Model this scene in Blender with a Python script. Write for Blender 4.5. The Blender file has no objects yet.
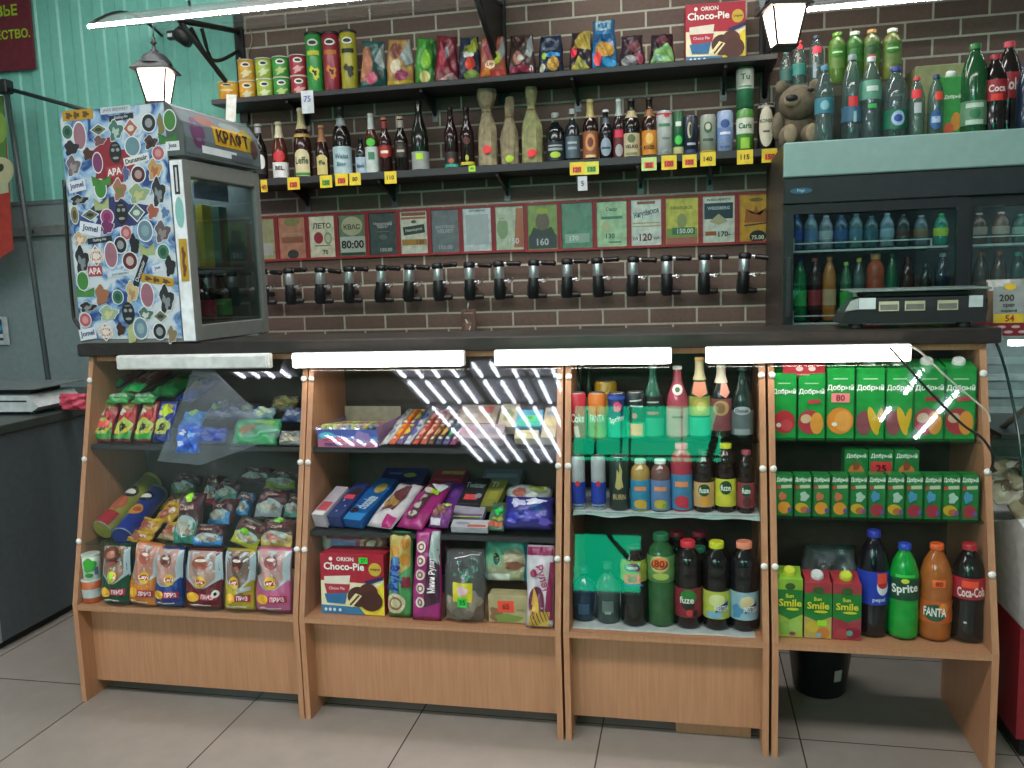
import bpy, math, random
from mathutils import Vector, Matrix
R = random.Random(7)
PI = math.pi
SC = bpy.context.scene
COL = SC.collection

# ------------------------------------------------------------------ camera
CP = Vector((1.8496, -2.1445, 1.2628)); YAW, PIT, ROL, FPX = 0.2069, 0.1258, -0.0326, 841.66
fw = Vector((-math.sin(YAW)*math.cos(PIT), math.cos(YAW)*math.cos(PIT), -math.sin(PIT)))
r0 = Vector((math.cos(YAW), math.sin(YAW), 0)); u0 = r0.cross(fw)
rt = r0*math.cos(ROL)+u0*math.sin(ROL); up = -r0*math.sin(ROL)+u0*math.cos(ROL)
cd = bpy.data.cameras.new('camera'); cam = bpy.data.objects.new('camera', cd); COL.objects.link(cam)
cd.sensor_width = 36; cd.lens = FPX*36/1024; cd.clip_start = .05
cam.matrix_world = Matrix(((rt.x, up.x, -fw.x, CP.x), (rt.y, up.y, -fw.y, CP.y), (rt.z, up.z, -fw.z, CP.z), (0, 0, 0, 1)))
SC.camera = cam
def at(x, y, Y):                      # point of the plane y=Y seen at a photo position
    d = fw+rt*((x-512)/FPX)-up*((y-384)/FPX)
    return CP+d*((Y-CP.y)/d.y)
def ppm(p):                           # metres per photo pixel at a place
    return (p-CP).dot(fw)/FPX

# ------------------------------------------------------------------ materials
MATS = {}
def lin(h):
    h = h.lstrip('#'); c = [int(h[i:i+2], 16)/255 for i in (0, 2, 4)]
    return tuple((x/12.92 if x <= .04045 else ((x+.055)/1.055)**2.4) for x in c)+(1,)
def M(h, rough=.5, metal=0, emit=0, alpha=1, var=.06, spec=.5):
    k = (h, rough, metal, emit, alpha, var, spec)
    if k in MATS: return MATS[k]
    m = bpy.data.materials.new('m_'+h.strip('#')); m.use_nodes = True
    nt = m.node_tree; b = nt.nodes['Principled BSDF']; c = lin(h)
    b.inputs['Roughness'].default_value = rough; b.inputs['Metallic'].default_value = metal
    b.inputs['Specular IOR Level'].default_value = spec
    if emit:
        b.inputs['Emission Color'].default_value = c; b.inputs['Emission Strength'].default_value = emit
        b.inputs['Base Color'].default_value = c
    else:
        tc = nt.nodes.new('ShaderNodeTexCoord'); n = nt.nodes.new('ShaderNodeTexNoise'); n.inputs['Scale'].default_value = 35
        n.inputs['Detail'].default_value = 1
        nt.links.new(tc.outputs['Object'], n.inputs['Vector'])
        r = nt.nodes.new('ShaderNodeValToRGB')
        r.color_ramp.elements[0].position = .3; r.color_ramp.elements[1].position = .7
        r.color_ramp.elements[0].color = tuple(max(0, x*(1-var*2)) for x in c[:3])+(1,)
        r.color_ramp.elements[1].color = tuple(min(1, x*(1+var*2)) for x in c[:3])+(1,)
        nt.links.new(n.outputs['Fac'], r.inputs['Fac']); nt.links.new(r.outputs['Color'], b.inputs['Base Color'])
    if alpha < 1: b.inputs['Alpha'].default_value = alpha
    MATS[k] = m; return m
def glass(name, tint=(1, 1, 1), refl=1.0, milk=0.0, rough=.02, milkcol=(.8, .85, .9)):
    if name in MATS: return MATS[name]
    m = bpy.data.materials.new(name); m.use_nodes = True; nt = m.node_tree; nt.nodes.clear()
    o = nt.nodes.new('ShaderNodeOutputMaterial'); t = nt.nodes.new('ShaderNodeBsdfTransparent'); t.inputs[0].default_value = tint+(1,)
    g = nt.nodes.new('ShaderNodeBsdfGlossy'); g.inputs['Roughness'].default_value = rough
    fr = nt.nodes.new('ShaderNodeFresnel'); fr.inputs[0].default_value = 1.5
    ge = nt.nodes.new('ShaderNodeNewGeometry'); ir = nt.nodes.new('ShaderNodeMapRange'); ir.inputs[3].default_value = 1.5; ir.inputs[4].default_value = .6667
    nt.links.new(ge.outputs['Backfacing'], ir.inputs[0]); nt.links.new(ir.outputs[0], fr.inputs[0])
    mu = nt.nodes.new('ShaderNodeMath'); mu.operation = 'MULTIPLY'; mu.inputs[1].default_value = refl; mu.use_clamp = True
    mx = nt.nodes.new('ShaderNodeMixShader')
    nt.links.new(fr.outputs[0], mu.inputs[0]); nt.links.new(mu.outputs[0], mx.inputs[0])
    base = t.outputs[0]
    if milk:
        df = nt.nodes.new('ShaderNodeBsdfDiffuse'); df.inputs[0].default_value = milkcol+(1,)
        m2 = nt.nodes.new('ShaderNodeMixShader')
        n = nt.nodes.new('ShaderNodeTexNoise'); n.inputs['Scale'].default_value = 9; mm = nt.nodes.new('ShaderNodeMath'); mm.operation = 'MULTIPLY'
        mm.inputs[1].default_value = milk*2
        nt.links.new(n.outputs['Fac'], mm.inputs[0]); nt.links.new(mm.outputs[0], m2.inputs[0])
        nt.links.new(t.outputs[0], m2.inputs[1]); nt.links.new(df.outputs[0], m2.inputs[2]); base = m2.outputs[0]
    nt.links.new(base, mx.inputs[1]); nt.links.new(g.outputs[0], mx.inputs[2]); nt.links.new(mx.outputs[0], o.inputs[0])
    MATS[name] = m; return m
GL = lambda: glass('display_glass', (.97, .99, .985), 1.1)
FILM = lambda: glass('plastic_film', (.93, .95, .97), 1.6, .10, .12)
CLEAR = lambda: glass('clear_pet', (.55, .68, .68), 1.6, .12, .08, (.35, .5, .5))
def wood():
    if 'wood' in MATS: return MATS['wood']
    m = bpy.data.materials.new('beech_laminate'); m.use_nodes = True; nt = m.node_tree; b = nt.nodes['Principled BSDF']
    tc = nt.nodes.new('ShaderNodeTexCoord'); mp = nt.nodes.new('ShaderNodeMapping'); mp.inputs['Scale'].default_value = (60, 60, 3)
    n = nt.nodes.new('ShaderNodeTexNoise'); n.inputs['Scale'].default_value = 2.2; n.inputs['Detail'].default_value = 4
    r = nt.nodes.new('ShaderNodeValToRGB'); r.color_ramp.elements[0].position = .3; r.color_ramp.elements[1].position = .75
    r.color_ramp.elements[0].color = lin('#b17d5b'); r.color_ramp.elements[1].color = lin('#c18e6b')
    for a, c in ((tc.outputs['Object'], mp.inputs[0]), (mp.outputs[0], n.inputs['Vector']), (n.outputs['Fac'], r.inputs[0]), (r.outputs[0], b.inputs['Base Color'])): nt.links.new(a, c)
    b.inputs['Roughness'].default_value = .42
    MATS['wood'] = m; return m
def brick():
    m = bpy.data.materials.new('brick_cladding'); m.use_nodes = True; nt = m.node_tree; b = nt.nodes['Principled BSDF']
    tc = nt.nodes.new('ShaderNodeTexCoord'); sp = nt.nodes.new('ShaderNodeSeparateXYZ'); cb = nt.nodes.new('ShaderNodeCombineXYZ')
    ax = nt.nodes.new('ShaderNodeMath'); ax.inputs[1].default_value = .25-.003+4; az = nt.nodes.new('ShaderNodeMath'); az.inputs[1].default_value = -.98+.0673*40
    br = nt.nodes.new('ShaderNodeTexBrick'); br.inputs['Scale'].default_value = 1; br.inputs['Brick Width'].default_value = .198
    br.inputs['Row Height'].default_value = .0673; br.inputs['Mortar Size'].default_value = .0048; br.inputs['Mortar Smooth'].default_value = .25
    br.inputs['Color1'].default_value = lin('#735e54'); br.inputs['Color2'].default_value = lin('#624f48'); br.inputs['Mortar'].default_value = lin('#b5b2a2')
    n = nt.nodes.new('ShaderNodeTexNoise'); n.inputs['Scale'].default_value = 60; n.inputs['Detail'].default_value = 5
    mr = nt.nodes.new('ShaderNodeMapRange'); mr.inputs[3].default_value = .75; mr.inputs[4].default_value = 1.25
    mx = nt.nodes.new('ShaderNodeMix'); mx.data_type = 'RGBA'; mx.blend_type = 'MULTIPLY'; mx.inputs[0].default_value = 1
    L = nt.links.new
    L(tc.outputs['Object'], sp.inputs[0]); L(sp.outputs[0], ax.inputs[0]); L(sp.outputs[2], az.inputs[0]); L(ax.outputs[0], cb.inputs[0]); L(az.outputs[0], cb.inputs[1])
    L(cb.outputs[0], br.inputs['Vector']); L(tc.outputs['Object'], n.inputs['Vector']); L(n.outputs['Fac'], mr.inputs[0]); L(br.outputs['Color'], mx.inputs[6]); L(mr.outputs[0], mx.inputs[7])
    L(mx.outputs[2], b.inputs['Base Color'])
    bp = nt.nodes.new('ShaderNodeBump'); bp.inputs['Strength'].default_value = .6; bp.inputs['Distance'].default_value = .004; bp.invert = True
    L(br.outputs['Fac'], bp.inputs['Height']); L(bp.outputs[0], b.inputs['Normal']); b.inputs['Roughness'].default_value = .75
    return m
def tiles():
    m = bpy.data.materials.new('floor_tiles'); m.use_nodes = True; nt = m.node_tree; b = nt.nodes['Principled BSDF']; L = nt.links.new
    tc = nt.nodes.new('ShaderNodeTexCoord'); mp = nt.nodes.new('ShaderNodeMapping'); mp.inputs['Location'].default_value = (.533*20-.0105, .533*20-.0975, 0)
    br = nt.nodes.new('ShaderNodeTexBrick'); br.offset = 0; br.inputs['Scale'].default_value = 1; br.inputs['Brick Width'].default_value = .533; br.inputs['Row Height'].default_value = .533
    br.inputs['Mortar Size'].default_value = .0022; br.inputs['Color1'].default_value = lin('#8d8780'); br.inputs['Color2'].default_value = lin('#928b84'); br.inputs['Mortar'].default_value = lin('#3f3a36')
    n = nt.nodes.new('ShaderNodeTexNoise'); n.inputs['Scale'].default_value = 14; n.inputs['Detail'].default_value = 6
    mr = nt.nodes.new('ShaderNodeMapRange'); mr.inputs[3].default_value = .88; mr.inputs[4].default_value = 1.1
    mx = nt.nodes.new('ShaderNodeMix'); mx.data_type = 'RGBA'; mx.blend_type = 'MULTIPLY'; mx.inputs[0].default_value = 1
    L(tc.outputs['Object'], mp.inputs[0]); L(mp.outputs[0], br.inputs['Vector']); L(tc.outputs['Object'], n.inputs['Vector']); L(n.outputs['Fac'], mr.inputs[0]); L(br.outputs['Color'], mx.inputs[6]); L(mr.outputs[0], mx.inputs[7])
    L(mx.outputs[2], b.inputs['Base Color']); b.inputs['Roughness'].default_value = .22; return m
def splash():
    m = bpy.data.materials.new('blue_white_splashes'); m.use_nodes = True; nt = m.node_tree; b = nt.nodes['Principled BSDF']; L = nt.links.new
    tc = nt.nodes.new('ShaderNodeTexCoord'); n = nt.nodes.new('ShaderNodeTexNoise'); n.inputs['Scale'].default_value = 14; n.inputs['Detail'].default_value = 5; n.inputs['Distortion'].default_value = 1.2
    r = nt.nodes.new('ShaderNodeValToRGB'); e = r.color_ramp.elements; e[0].position = .36; e[0].color = lin('#2a4480'); e[1].position = .56; e[1].color = lin('#c2ccd4'); x = e.new(.46); x.color = lin('#7fa6cc')
    L(tc.outputs['Object'], n.inputs['Vector']); L(n.outputs['Fac'], r.inputs[0]); L(r.outputs[0], b.inputs['Base Color']); b.inputs['Roughness'].default_value = .35; return m

# ------------------------------------------------------------------ mesh tools
class MB:
    def __init__(s): s.v = []; s.f = []; s.m = []; s.mats = []; s.sm = []
    def mi(s, mat):
        if mat not in s.mats: s.mats.append(mat)
        return s.mats.index(mat)
    def add(s, vs, fs, mat, smooth=False):
        o = len(s.v); s.v += [tuple(x) for x in vs]; k = s.mi(mat)
        for f in fs: s.f.append([i+o for i in f]); s.m.append(k); s.sm.append(smooth)
    def box(s, x0, x1, y0, y1, z0, z1, mat, b=0):
        if b:
            pts = []
            for z, i in ((z0, b), (z0+b, 0), (z1-b, 0), (z1, b)):
                ring = [(x0+i+(b if not i else 0)*0, y0+i, z)]
                a0, a1, c0, c1 = x0+i, x1-i, y0+i, y1-i; k = b*.6
                pts += [(a0+k, c0, z), (a1-k, c0, z), (a1, c0+k, z), (a1, c1-k, z), (a1-k, c1, z), (a0+k, c1, z), (a0, c1-k, z), (a0, c0+k, z)]
            fs = [list(range(8))[::-1], list(range(24, 32))]
            for r in range(3):
                for i in range(8): j = (i+1) % 8; fs.append([r*8+i, r*8+j, r*8+8+j, r*8+8+i])
            s.add(pts, fs, mat); return s
        s.add([(x0, y0, z0), (x1, y0, z0), (x1, y1, z0), (x0, y1, z0), (x0, y0, z1), (x1, y0, z1), (x1, y1, z1), (x0, y1, z1)],
              [[3, 2, 1, 0], [4, 5, 6, 7], [0, 1, 5, 4], [1, 2, 6, 5], [2, 3, 7, 6], [3, 0, 4, 7]], mat); return s
    def prism(s, poly, a0, a1, ax, mat):          # poly in the two other axes (x: (y,z); y: (x,z); z: (x,y))
        def P(p, a): return (a, p[0], p[1]) if ax == 'x' else ((p[0], a, p[1]) if ax == 'y' else (p[0], p[1], a))
        n = len(poly); s.add([P(p, a0) for p in poly]+[P(p, a1) for p in poly], [list(range(n))[::-1], list(range(n, 2*n))]+[[i, (i+1) % n, n+(i+1) % n, n+i] for i in range(n)], mat); return s
    def lathe(s, prof, mat, n=20, c=(0, 0, 0), caps=True, ax='z', smooth=True):
        vs = []; fs = []
        for r, z in prof:
            for i in range(n):
                a = 2*PI*i/n; p = (r*math.cos(a), r*math.sin(a), z)
                if ax == 'x': p = (z, p[0], p[1])
                if ax == 'y': p = (p[0], z, p[1])
                vs.append((p[0]+c[0], p[1]+c[1], p[2]+c[2]))
        for k in range(len(prof)-1):
            for i in range(n): j = (i+1) % n; fs.append([k*n+i, k*n+j, k*n+n+j, k*n+n+i])
        s.add(vs, fs, mat, smooth)
        if caps: s.add(vs[:n], [list(range(n))[::-1]], mat); s.add(vs[-n:], [list(range(n))], mat)
        return s
    def tube(s, pts, r, mat, n=8):
        pts = [Vector(p) for p in pts]; vs = []; fs = []
        for k, p in enumerate(pts):
            t = (pts[min(k+1, len(pts)-1)]-pts[max(k-1, 0)]).normalized(); a = t.cross(Vector((0, 0, 1)) if abs(t.z) < .9 else Vector((1, 0, 0))).normalized(); b = t.cross(a)
            rr = r[k] if isinstance(r, (list, tuple)) else r
            vs += [p+(a*math.cos(2*PI*i/n)+b*math.sin(2*PI*i/n))*rr for i in range(n)]
        for k in range(len(pts)-1):
            for i in range(n): j = (i+1) % n; fs.append([k*n+i, k*n+j, k*n+n+j, k*n+n+i])
        fs += [list(range(n))[::-1], list(range(len(vs)-n, len(vs)))]
        s.add(vs, fs, mat, True); return s
    def obj(s, name, parent=None, loc=None, rot=None):
        me = bpy.data.meshes.new(name); me.from_pydata(s.v, [], s.f)
        for m in s.mats: me.materials.append(m)
        me.polygons.foreach_set('material_index', s.m); me.polygons.foreach_set('use_smooth', s.sm); me.update()
        o = bpy.data.objects.new(name, me); COL.objects.link(o)
        if parent: o.parent = parent
        if loc: o.location = loc
        if rot: o.rotation_euler = rot
        return o
def tag(o, label=None, cat=None, group=None, kind=None):
    if label: o['label'] = label
    if cat: o['category'] = cat
    if group: o['group'] = group
    if kind: o['kind'] = kind
    return o
def thing(name, label, cat, loc=(0, 0, 0), rot=(0, 0, 0), group=None):
    o = bpy.data.objects.new(name, None); COL.objects.link(o); o.empty_display_size = .05; o.location = loc; o.rotation_euler = rot
    return tag(o, label, cat, group)
def smoothpath(pts, k=6):
    pts = [Vector(p) for p in pts]; out = []
    for i in range(len(pts)-1):
        p0, p1, p2, p3 = pts[max(i-1, 0)], pts[i], pts[i+1], pts[min(i+2, len(pts)-1)]
        for j in range(k):
            t = j/k; out.append(.5*((2*p1)+(p2-p0)*t+(2*p0-5*p1+4*p2-p3)*t*t+(3*p1-p0-3*p2+p3)*t**3))
    return out+[pts[-1]]

# ------------------------------------------------------------------ printed marks: shapes draped over a surface
TXT = {}
def text2d(t):
    if t in TXT: return TXT[t]
    cu = bpy.data.curves.new('t', 'FONT'); cu.body = t; cu.size = 1; cu.resolution_u = 2; cu.offset = .026; cu.align_x = 'CENTER'
    ob = bpy.data.objects.new('t', cu); me = bpy.data.meshes.new_from_object(ob)
    vs = [(v.co.x, v.co.y) for v in me.vertices]; fs = [list(p.vertices) for p in me.polygons]
    bpy.data.objects.remove(ob); bpy.data.meshes.remove(me)
    if vs:
        xs = [v[0] for v in vs]; ys = [v[1] for v in vs]; cx = (min(xs)+max(xs))/2; y0 = min(ys); h = max(ys)-y0
        vs = [((x-cx)/h, (y-y0)/h-.5) for x, y in vs]
    TXT[t] = (vs, fs); return TXT[t]
def deco(name, parent, surf, shapes, lift=.0006, step=.0003, rough=.45, nx=6, ny=6):
    mb = MB()
    for k, sh in enumerate(shapes):
        h = lift+step*k; kd = sh[0]; uv = []; fs = []
        if kd == 'r':
            _, cx, cy, w, hh, c, *ro = sh; ro = math.radians(ro[0]) if ro else 0
            for j in range(ny+1):
                for i in range(nx+1):
                    a, b = (i/nx-.5)*w, (j/ny-.5)*hh; uv.append((cx+a*math.cos(ro)-b*math.sin(ro), cy+a*math.sin(ro)+b*math.cos(ro)))
            fs = [[j*(nx+1)+i, j*(nx+1)+i+1, (j+1)*(nx+1)+i+1, (j+1)*(nx+1)+i] for j in range(ny) for i in range(nx)]
        elif kd == 'e' or kd == 's':
            _, cx, cy, w, hh, c, *ro = sh; wob = ro[1] if len(ro) > 1 else 0; ro = math.radians(ro[0]) if ro else 0; n = 20
            uv = [(cx, cy)]
            for q in (.33, .67, 1):
                for i in range(n):
                    t = 2*PI*i/n; rr = q*(1+wob*math.sin(5*t+cx*300)*.5+wob*.5*math.cos(3*t)); a, b = math.cos(t)*w/2*rr, math.sin(t)*hh/2*rr
                    uv.append((cx+a*math.cos(ro)-b*math.sin(ro), cy+a*math.sin(ro)+b*math.cos(ro)))
            for i in range(n): j = (i+1) % n; fs += [[0, 1+i, 1+j], [1+i, 1+n+i, 1+n+j, 1+j], [1+n+i, 1+2*n+i, 1+2*n+j, 1+n+j]]
        elif kd == 'p':
            _, pts, c = sh; cx = sum(p[0] for p in pts)/len(pts); cy = sum(p[1] for p in pts)/len(pts); uv = [(cx, cy)]
            ed = []
            for i in range(len(pts)):
                a, b = pts[i], pts[(i+1) % len(pts)]
                ed += [(a[0]+(b[0]-a[0])*q/5, a[1]+(b[1]-a[1])*q/5) for q in range(5)]
            n = len(ed)
            for q in (.2, .4, .6, .8, 1): uv += [(cx+(x-cx)*q, cy+(y-cy)*q) for x, y in ed]
            for i in range(n): j = (i+1) % n; fs += [[0, 1+i, 1+j]]+[[1+z*n+i, 1+z*n+n+i, 1+z*n+n+j, 1+z*n+j] for z in range(4)]
        elif kd == 't':
            _, t, cx, cy, hh, c, *ex = sh; maxw = ex[0] if ex and ex[0] else None; ro = ex[1] if len(ex) > 1 else 0
            vs, fs = text2d(t)
            if not vs: continue
            sx = hh
            if maxw:
                ww = max(abs(v[0]) for v in vs)*2*hh
                if ww > maxw: sx = hh*maxw/ww
            h += .0006
            uv = [(cx+x*sx*math.cos(ro)-y*hh*math.sin(ro), cy+x*sx*math.sin(ro)+y*hh*math.cos(ro)) for x, y in vs]
        mat = c if not isinstance(c, str) else M(c, rough, var=.03)
        mb.add([surf(a, b, h) for a, b in uv], fs, mat)
    return mb.obj(name, parent)
def flat(y=0, z0=0): return lambda u, v, h: (u, y-h, v+z0)

# ------------------------------------------------------------------ goods
PROF = {
 'beer': [(.88, 0), (1, .02), (1, .53), (.96, .6), (.72, .69), (.48, .76), (.42, .82), (.39, .95), (.44, .955), (.44, 1)],
 'belg': [(.9, 0), (1, .02), (1, .42), (.92, .55), (.7, .68), (.46, .8), (.38, .9), (.36, .95), (.42, .955), (.42, 1)],
 'champ': [(.9, 0), (1, .02), (1, .46), (.9, .58), (.62, .7), (.42, .79), (.36, .86), (.35, .95), (.4, .96), (.4, 1)],
 'rum': [(.9, 0), (1, .03), (1, .6), (.88, .68), (.45, .77), (.34, .82), (.33, .95), (.38, .96), (.38, 1)],
 'pet': [(.7, 0), (.92, .015), (1, .05), (1, .28), (.95, .33), (1, .4), (1, .62), (.95, .7), (.72, .82), (.45, .9), (.34, .93), (.34, .94), (.4, .945), (.4, 1)],
 'coke': [(.7, 0), (.95, .02), (1, .06), (.98, .25), (.9, .36), (.98, .44), (1, .5), (1, .66), (.9, .75), (.6, .86), (.36, .92), (.36, .94), (.41, .945), (.41, 1)],
 'tea': [(.8, 0), (.95, .02), (1, .05), (1, .46), (.95, .5), (1, .54), (1, .62), (.94, .655), (1, .69), (.98, .76), (.8, .85), (.5, .9), (.46, .93), (.52, .935), (.52, 1)],
 'juice': [(.85, 0), (1, .03), (1, .6), (.97, .62), (1, .66), (1, .75), (.85, .84), (.55, .9), (.5, .92), (.55, .925), (.55, 1)],
 'can': [(.8, 0), (1, .03), (1, .93), (.88, .97), (.88, .985), (.84, .985), (.84, .975), (0.01, .975)],
 'tube': [(.97, 0), (1, .01), (1, .955), (.99, .956)],
 'jug': [(.85, 0), (1, .03), (1, .55), (.85, .62), (.7, .68), (.7, .72), (1, .76), (.95, .82), (.5, .9), (.3, .93), (.36, .935), (.36, 1)],
}
CAPZ = {'beer': .955, 'belg': .955, 'champ': .955, 'rum': .9, 'pet': .94, 'coke': .94, 'tea': .93, 'juice': .92, 'tube': .956, 'jug': .935}
def prad(prof, t):
    for (r0_, z0), (r1, z1) in zip(prof, prof[1:]):
        if z0 <= t <= z1: return r0_+(r1-r0_)*((t-z0)/(z1-z0) if z1 > z0 else 0)
    return prof[-1][0]
def vessel(kind, name, label, cat, loc, r, h, body, cap=None, bands=(), marks=(), rot=0, group=None, tilt=None, liquid=None, extra=()):
    """bands: (z0, z1, colour[, name]) wraps; marks: shapes in (angle-metres, z) coordinates, z as share of height"""
    P = PROF[kind]; cz = CAPZ.get(kind)
    t = thing(name, label, cat, loc, tilt or (0, 0, rot), group)
    bm = M(body, .12 if kind not in ('can', 'tube') else .3, spec=.6) if isinstance(body, str) else body
    pb = [p for p in P if cz is None or p[1] <= cz+.001]
    mb = MB(); mb.lathe([(a*r, b*h) for a, b in pb], bm); mb.obj('body' if kind in ('can', 'tube') else 'bottle_body', t)
    if liquid:
        q = [p for p in pb if p[1] <= liquid[1]]; MB().lathe([(a*r*.95, b*h+.001) for a, b in q]+[(.01, liquid[1]*h)], M(liquid[0], .15, var=.02)).obj('liquid', t)
    if cap:
        rc = (P[-1][0] if kind != 'tube' else 1.0)*r*1.06
        MB().lathe([(rc, cz*h), (rc, h*.992), (rc*.9, h)], M(cap, .4)).obj('lid' if kind == 'tube' else 'cap', t)
    if kind == 'can': MB().lathe([(.86*r, .976*h), (.875*r, h*.99), (.83*r, h*.992), (.8*r, h*.979), (.001, h*.979)], M('#b9bcc0', .3, .9), caps=False).obj('can_lid', t)
    for b in bands:
        z0, z1, c = b[:3]; zs = [z0]+[p[1] for p in P if z0 < p[1] < z1]+[z1]
        pr = [((prad(P, z)*r+.0008), z*h) for z in zs]
        MB().lathe(pr, M(c, .45) if isinstance(c, str) else c, caps=False).obj(b[3] if len(b) > 3 else 'label_band', t)
    if marks:
        # marks use fractions: u in radii, v in heights
        def cv(m):
            if m[0] in 'res': return (m[0], m[1]*r, m[2]*h, m[3]*r, m[4]*h)+tuple(m[5:])
            if m[0] == 't': return ('t', m[1], m[2]*r, m[3]*h, m[4]*h, m[5])+((m[6]*r if m[6] else None,) if len(m) > 6 else ())+tuple(m[7:])
            return ('p', [(a*r, b*h) for a, b in m[1]], m[2])
        def surf(u, v, hh):
            R_ = prad(P, min(max(v/h, 0), 1))*r; a = u/max(R_, 1e-4); R_ += .0012+hh; return (math.sin(a)*R_, -math.cos(a)*R_, v)
        def span(m):
            if m[0] in 'res': return (m[2]-m[4]/2, m[2]+m[4]/2)
            if m[0] == 't': return (m[3]-m[4]/2, m[3]+m[4]/2)
            return (min(q[1] for q in m[1]), max(q[1] for q in m[1]))
        cl_ = []
        for m in marks:
            a_, b_ = span(m); hit = [c for c in cl_ if a_ < c[1]+.03 and b_ > c[0]-.03]; new = [a_, b_, [m]]
            for c in hit: new = [min(new[0], c[0]), max(new[1], c[1]), c[2]+new[2]]; cl_.remove(c)
            cl_.append(new)
        for c in cl_: deco('label_print', t, surf, [cv(m) for m in c[2]])
    return t
def facing(p):                         # turn an item so its print looks out towards the shop
    return math.atan2(CP.x-p[0], p[1]-CP.y)*.6
def stand(kind, name, label, cat, x, ytop, Y, zs, wpx, body, ybot=None, **k):
    p = at(x, (ytop+(ybot or ytop+50))/2, Y); h = at(x, ytop, Y).z-zs; s = ppm(p)
    return vessel(kind, name, label, cat, (p.x, Y, zs), wpx*s/2, h, body, rot=facing(p), **k)

def pillow(name, label, cat, loc, w, h, t, col, shapes=(), rot=(0, 0, 0), group=None, crimp=.05, wr=.004, taper=0, partname='printed_front', back=None, ends=None, rough=.28):
    sd = R.random()*50
    def th(a, b):                      # a,b in -1..1
        e = max(0, 1-abs(b)**5)**.6*max(0, 1-abs(a)**2.6)**.55
        return t/2*e+wr*e*(math.sin(a*5+sd+b*3)+math.sin(b*7-a*4+sd*2)*.7+.5*math.sin(a*11+b*9+sd))
    def wd(b): return (w/2)*(1-taper*(b+1)/2)*(1+.04*math.sin(b*4+sd))
    def S(u, v, hh):                   # u,v metres from bottom centre
        b = 2*v/h-1; b = max(-1, min(1, b)); a = u/(w/2); a = max(-1, min(1, a))
        return (a*wd(b), -th(a, b)-hh, v)
    N, Mv = 14, 18; mb = MB(); mat = M(col, rough, spec=.6) if isinstance(col, str) else col; em = M(ends, rough) if ends else mat
    for sgn in (-1, 1):
        vs = []
        for j in range(Mv+1):
            b = 2*j/Mv-1
            for i in range(N+1):
                a = 2*i/N-1; y = th(a, b); vs.append((a*wd(b), -y if sgn < 0 else max(y*.8, 0), (b+1)*h/2))
        for j in range(Mv):
            f = []
            for i in range(N):
                q = [j*(N+1)+i, j*(N+1)+i+1, (j+1)*(N+1)+i+1, (j+1)*(N+1)+i]; f.append(q if sgn < 0 else q[::-1])
            ee = (j == 0 or j == Mv-1)
            mb.add(vs, f, em if ee else mat, True)
            if j == 0: base = len(mb.v)-len(vs)
    # compact duplicate vertices
    used = {}; nv = []; nf = []
    for f in mb.f:
        g = []
        for i in f:
            k = tuple(round(x, 5) for x in mb.v[i])
            if k not in used: used[k] = len(nv); nv.append(mb.v[i])
            g.append(used[k])
        nf.append(g)
    mb.v = nv; mb.f = nf
    tt = thing(name, label, cat, loc, rot, group); mb.obj('bag_body', tt)
    if shapes: deco(partname, tt, S, shapes, lift=.0022, step=.0006, rough=rough, nx=10, ny=10)
    return tt
def frac(shapes, w, h):                # shapes given as shares of width (-.5..5) and height (0..1)
    out = []
    for m in shapes:
        if m[0] in 'res': out.append((m[0], m[1]*w, m[2]*h, m[3]*w, m[4]*h)+tuple(m[5:]))
        elif m[0] == 't': out.append(('t', m[1], m[2]*w, m[3]*h, m[4]*h, m[5])+((m[6]*w if m[6] else None,) if len(m) > 6 else ())+tuple(m[7:]))
        else: out.append(('p', [(a*w, b*h) for a, b in m[1]], m[2]))
    return out
def bag(name, label, cat, x, ytop, ybot, wpx, Y, zs, col, shapes=(), lean=0, yaw=0, t=.06, group=None, roll=0, **k):
    p = at(x, ybot, Y); s = ppm(p); w = wpx*s; h = at(x, ytop, Y).z-zs
    return pillow(name, label, cat, (p.x, Y, zs+.002), w, h/max(.4, math.cos(lean)), t, col, frac(shapes, w, h/max(.4, math.cos(lean))), rot=(-lean, roll, yaw), group=group, **k)
def packbox(name, label, cat, loc, w, d, h, col, front=(), top=(), side=None, rot=(0, 0, 0), group=None, bev=.001):
    t = thing(name, label, cat, loc, rot, group); c = M(col, .4) if isinstance(col, str) else col
    MB().box(-w/2, w/2, 0, d, 0, h, c, bev).obj('box_body', t)
    if front: deco('printed_front', t, flat(0), frac(front, w, h), nx=1, ny=1)
    if top: deco('printed_top', t, lambda u, v, hh: (u, v, h+hh), frac(top, w, d), nx=1, ny=1)
    return t

# ================================================================== the setting
def struct(o): o['kind'] = 'structure'; return o
W = 1.5
struct(MB().box(-3.6, 5.6, -11, W+.1, -.1, 0, tiles()).obj('floor'))
struct(MB().box(-.105, 4.2, W, W+.1, 0, 2.96, brick()).obj('wall_back'))
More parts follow.
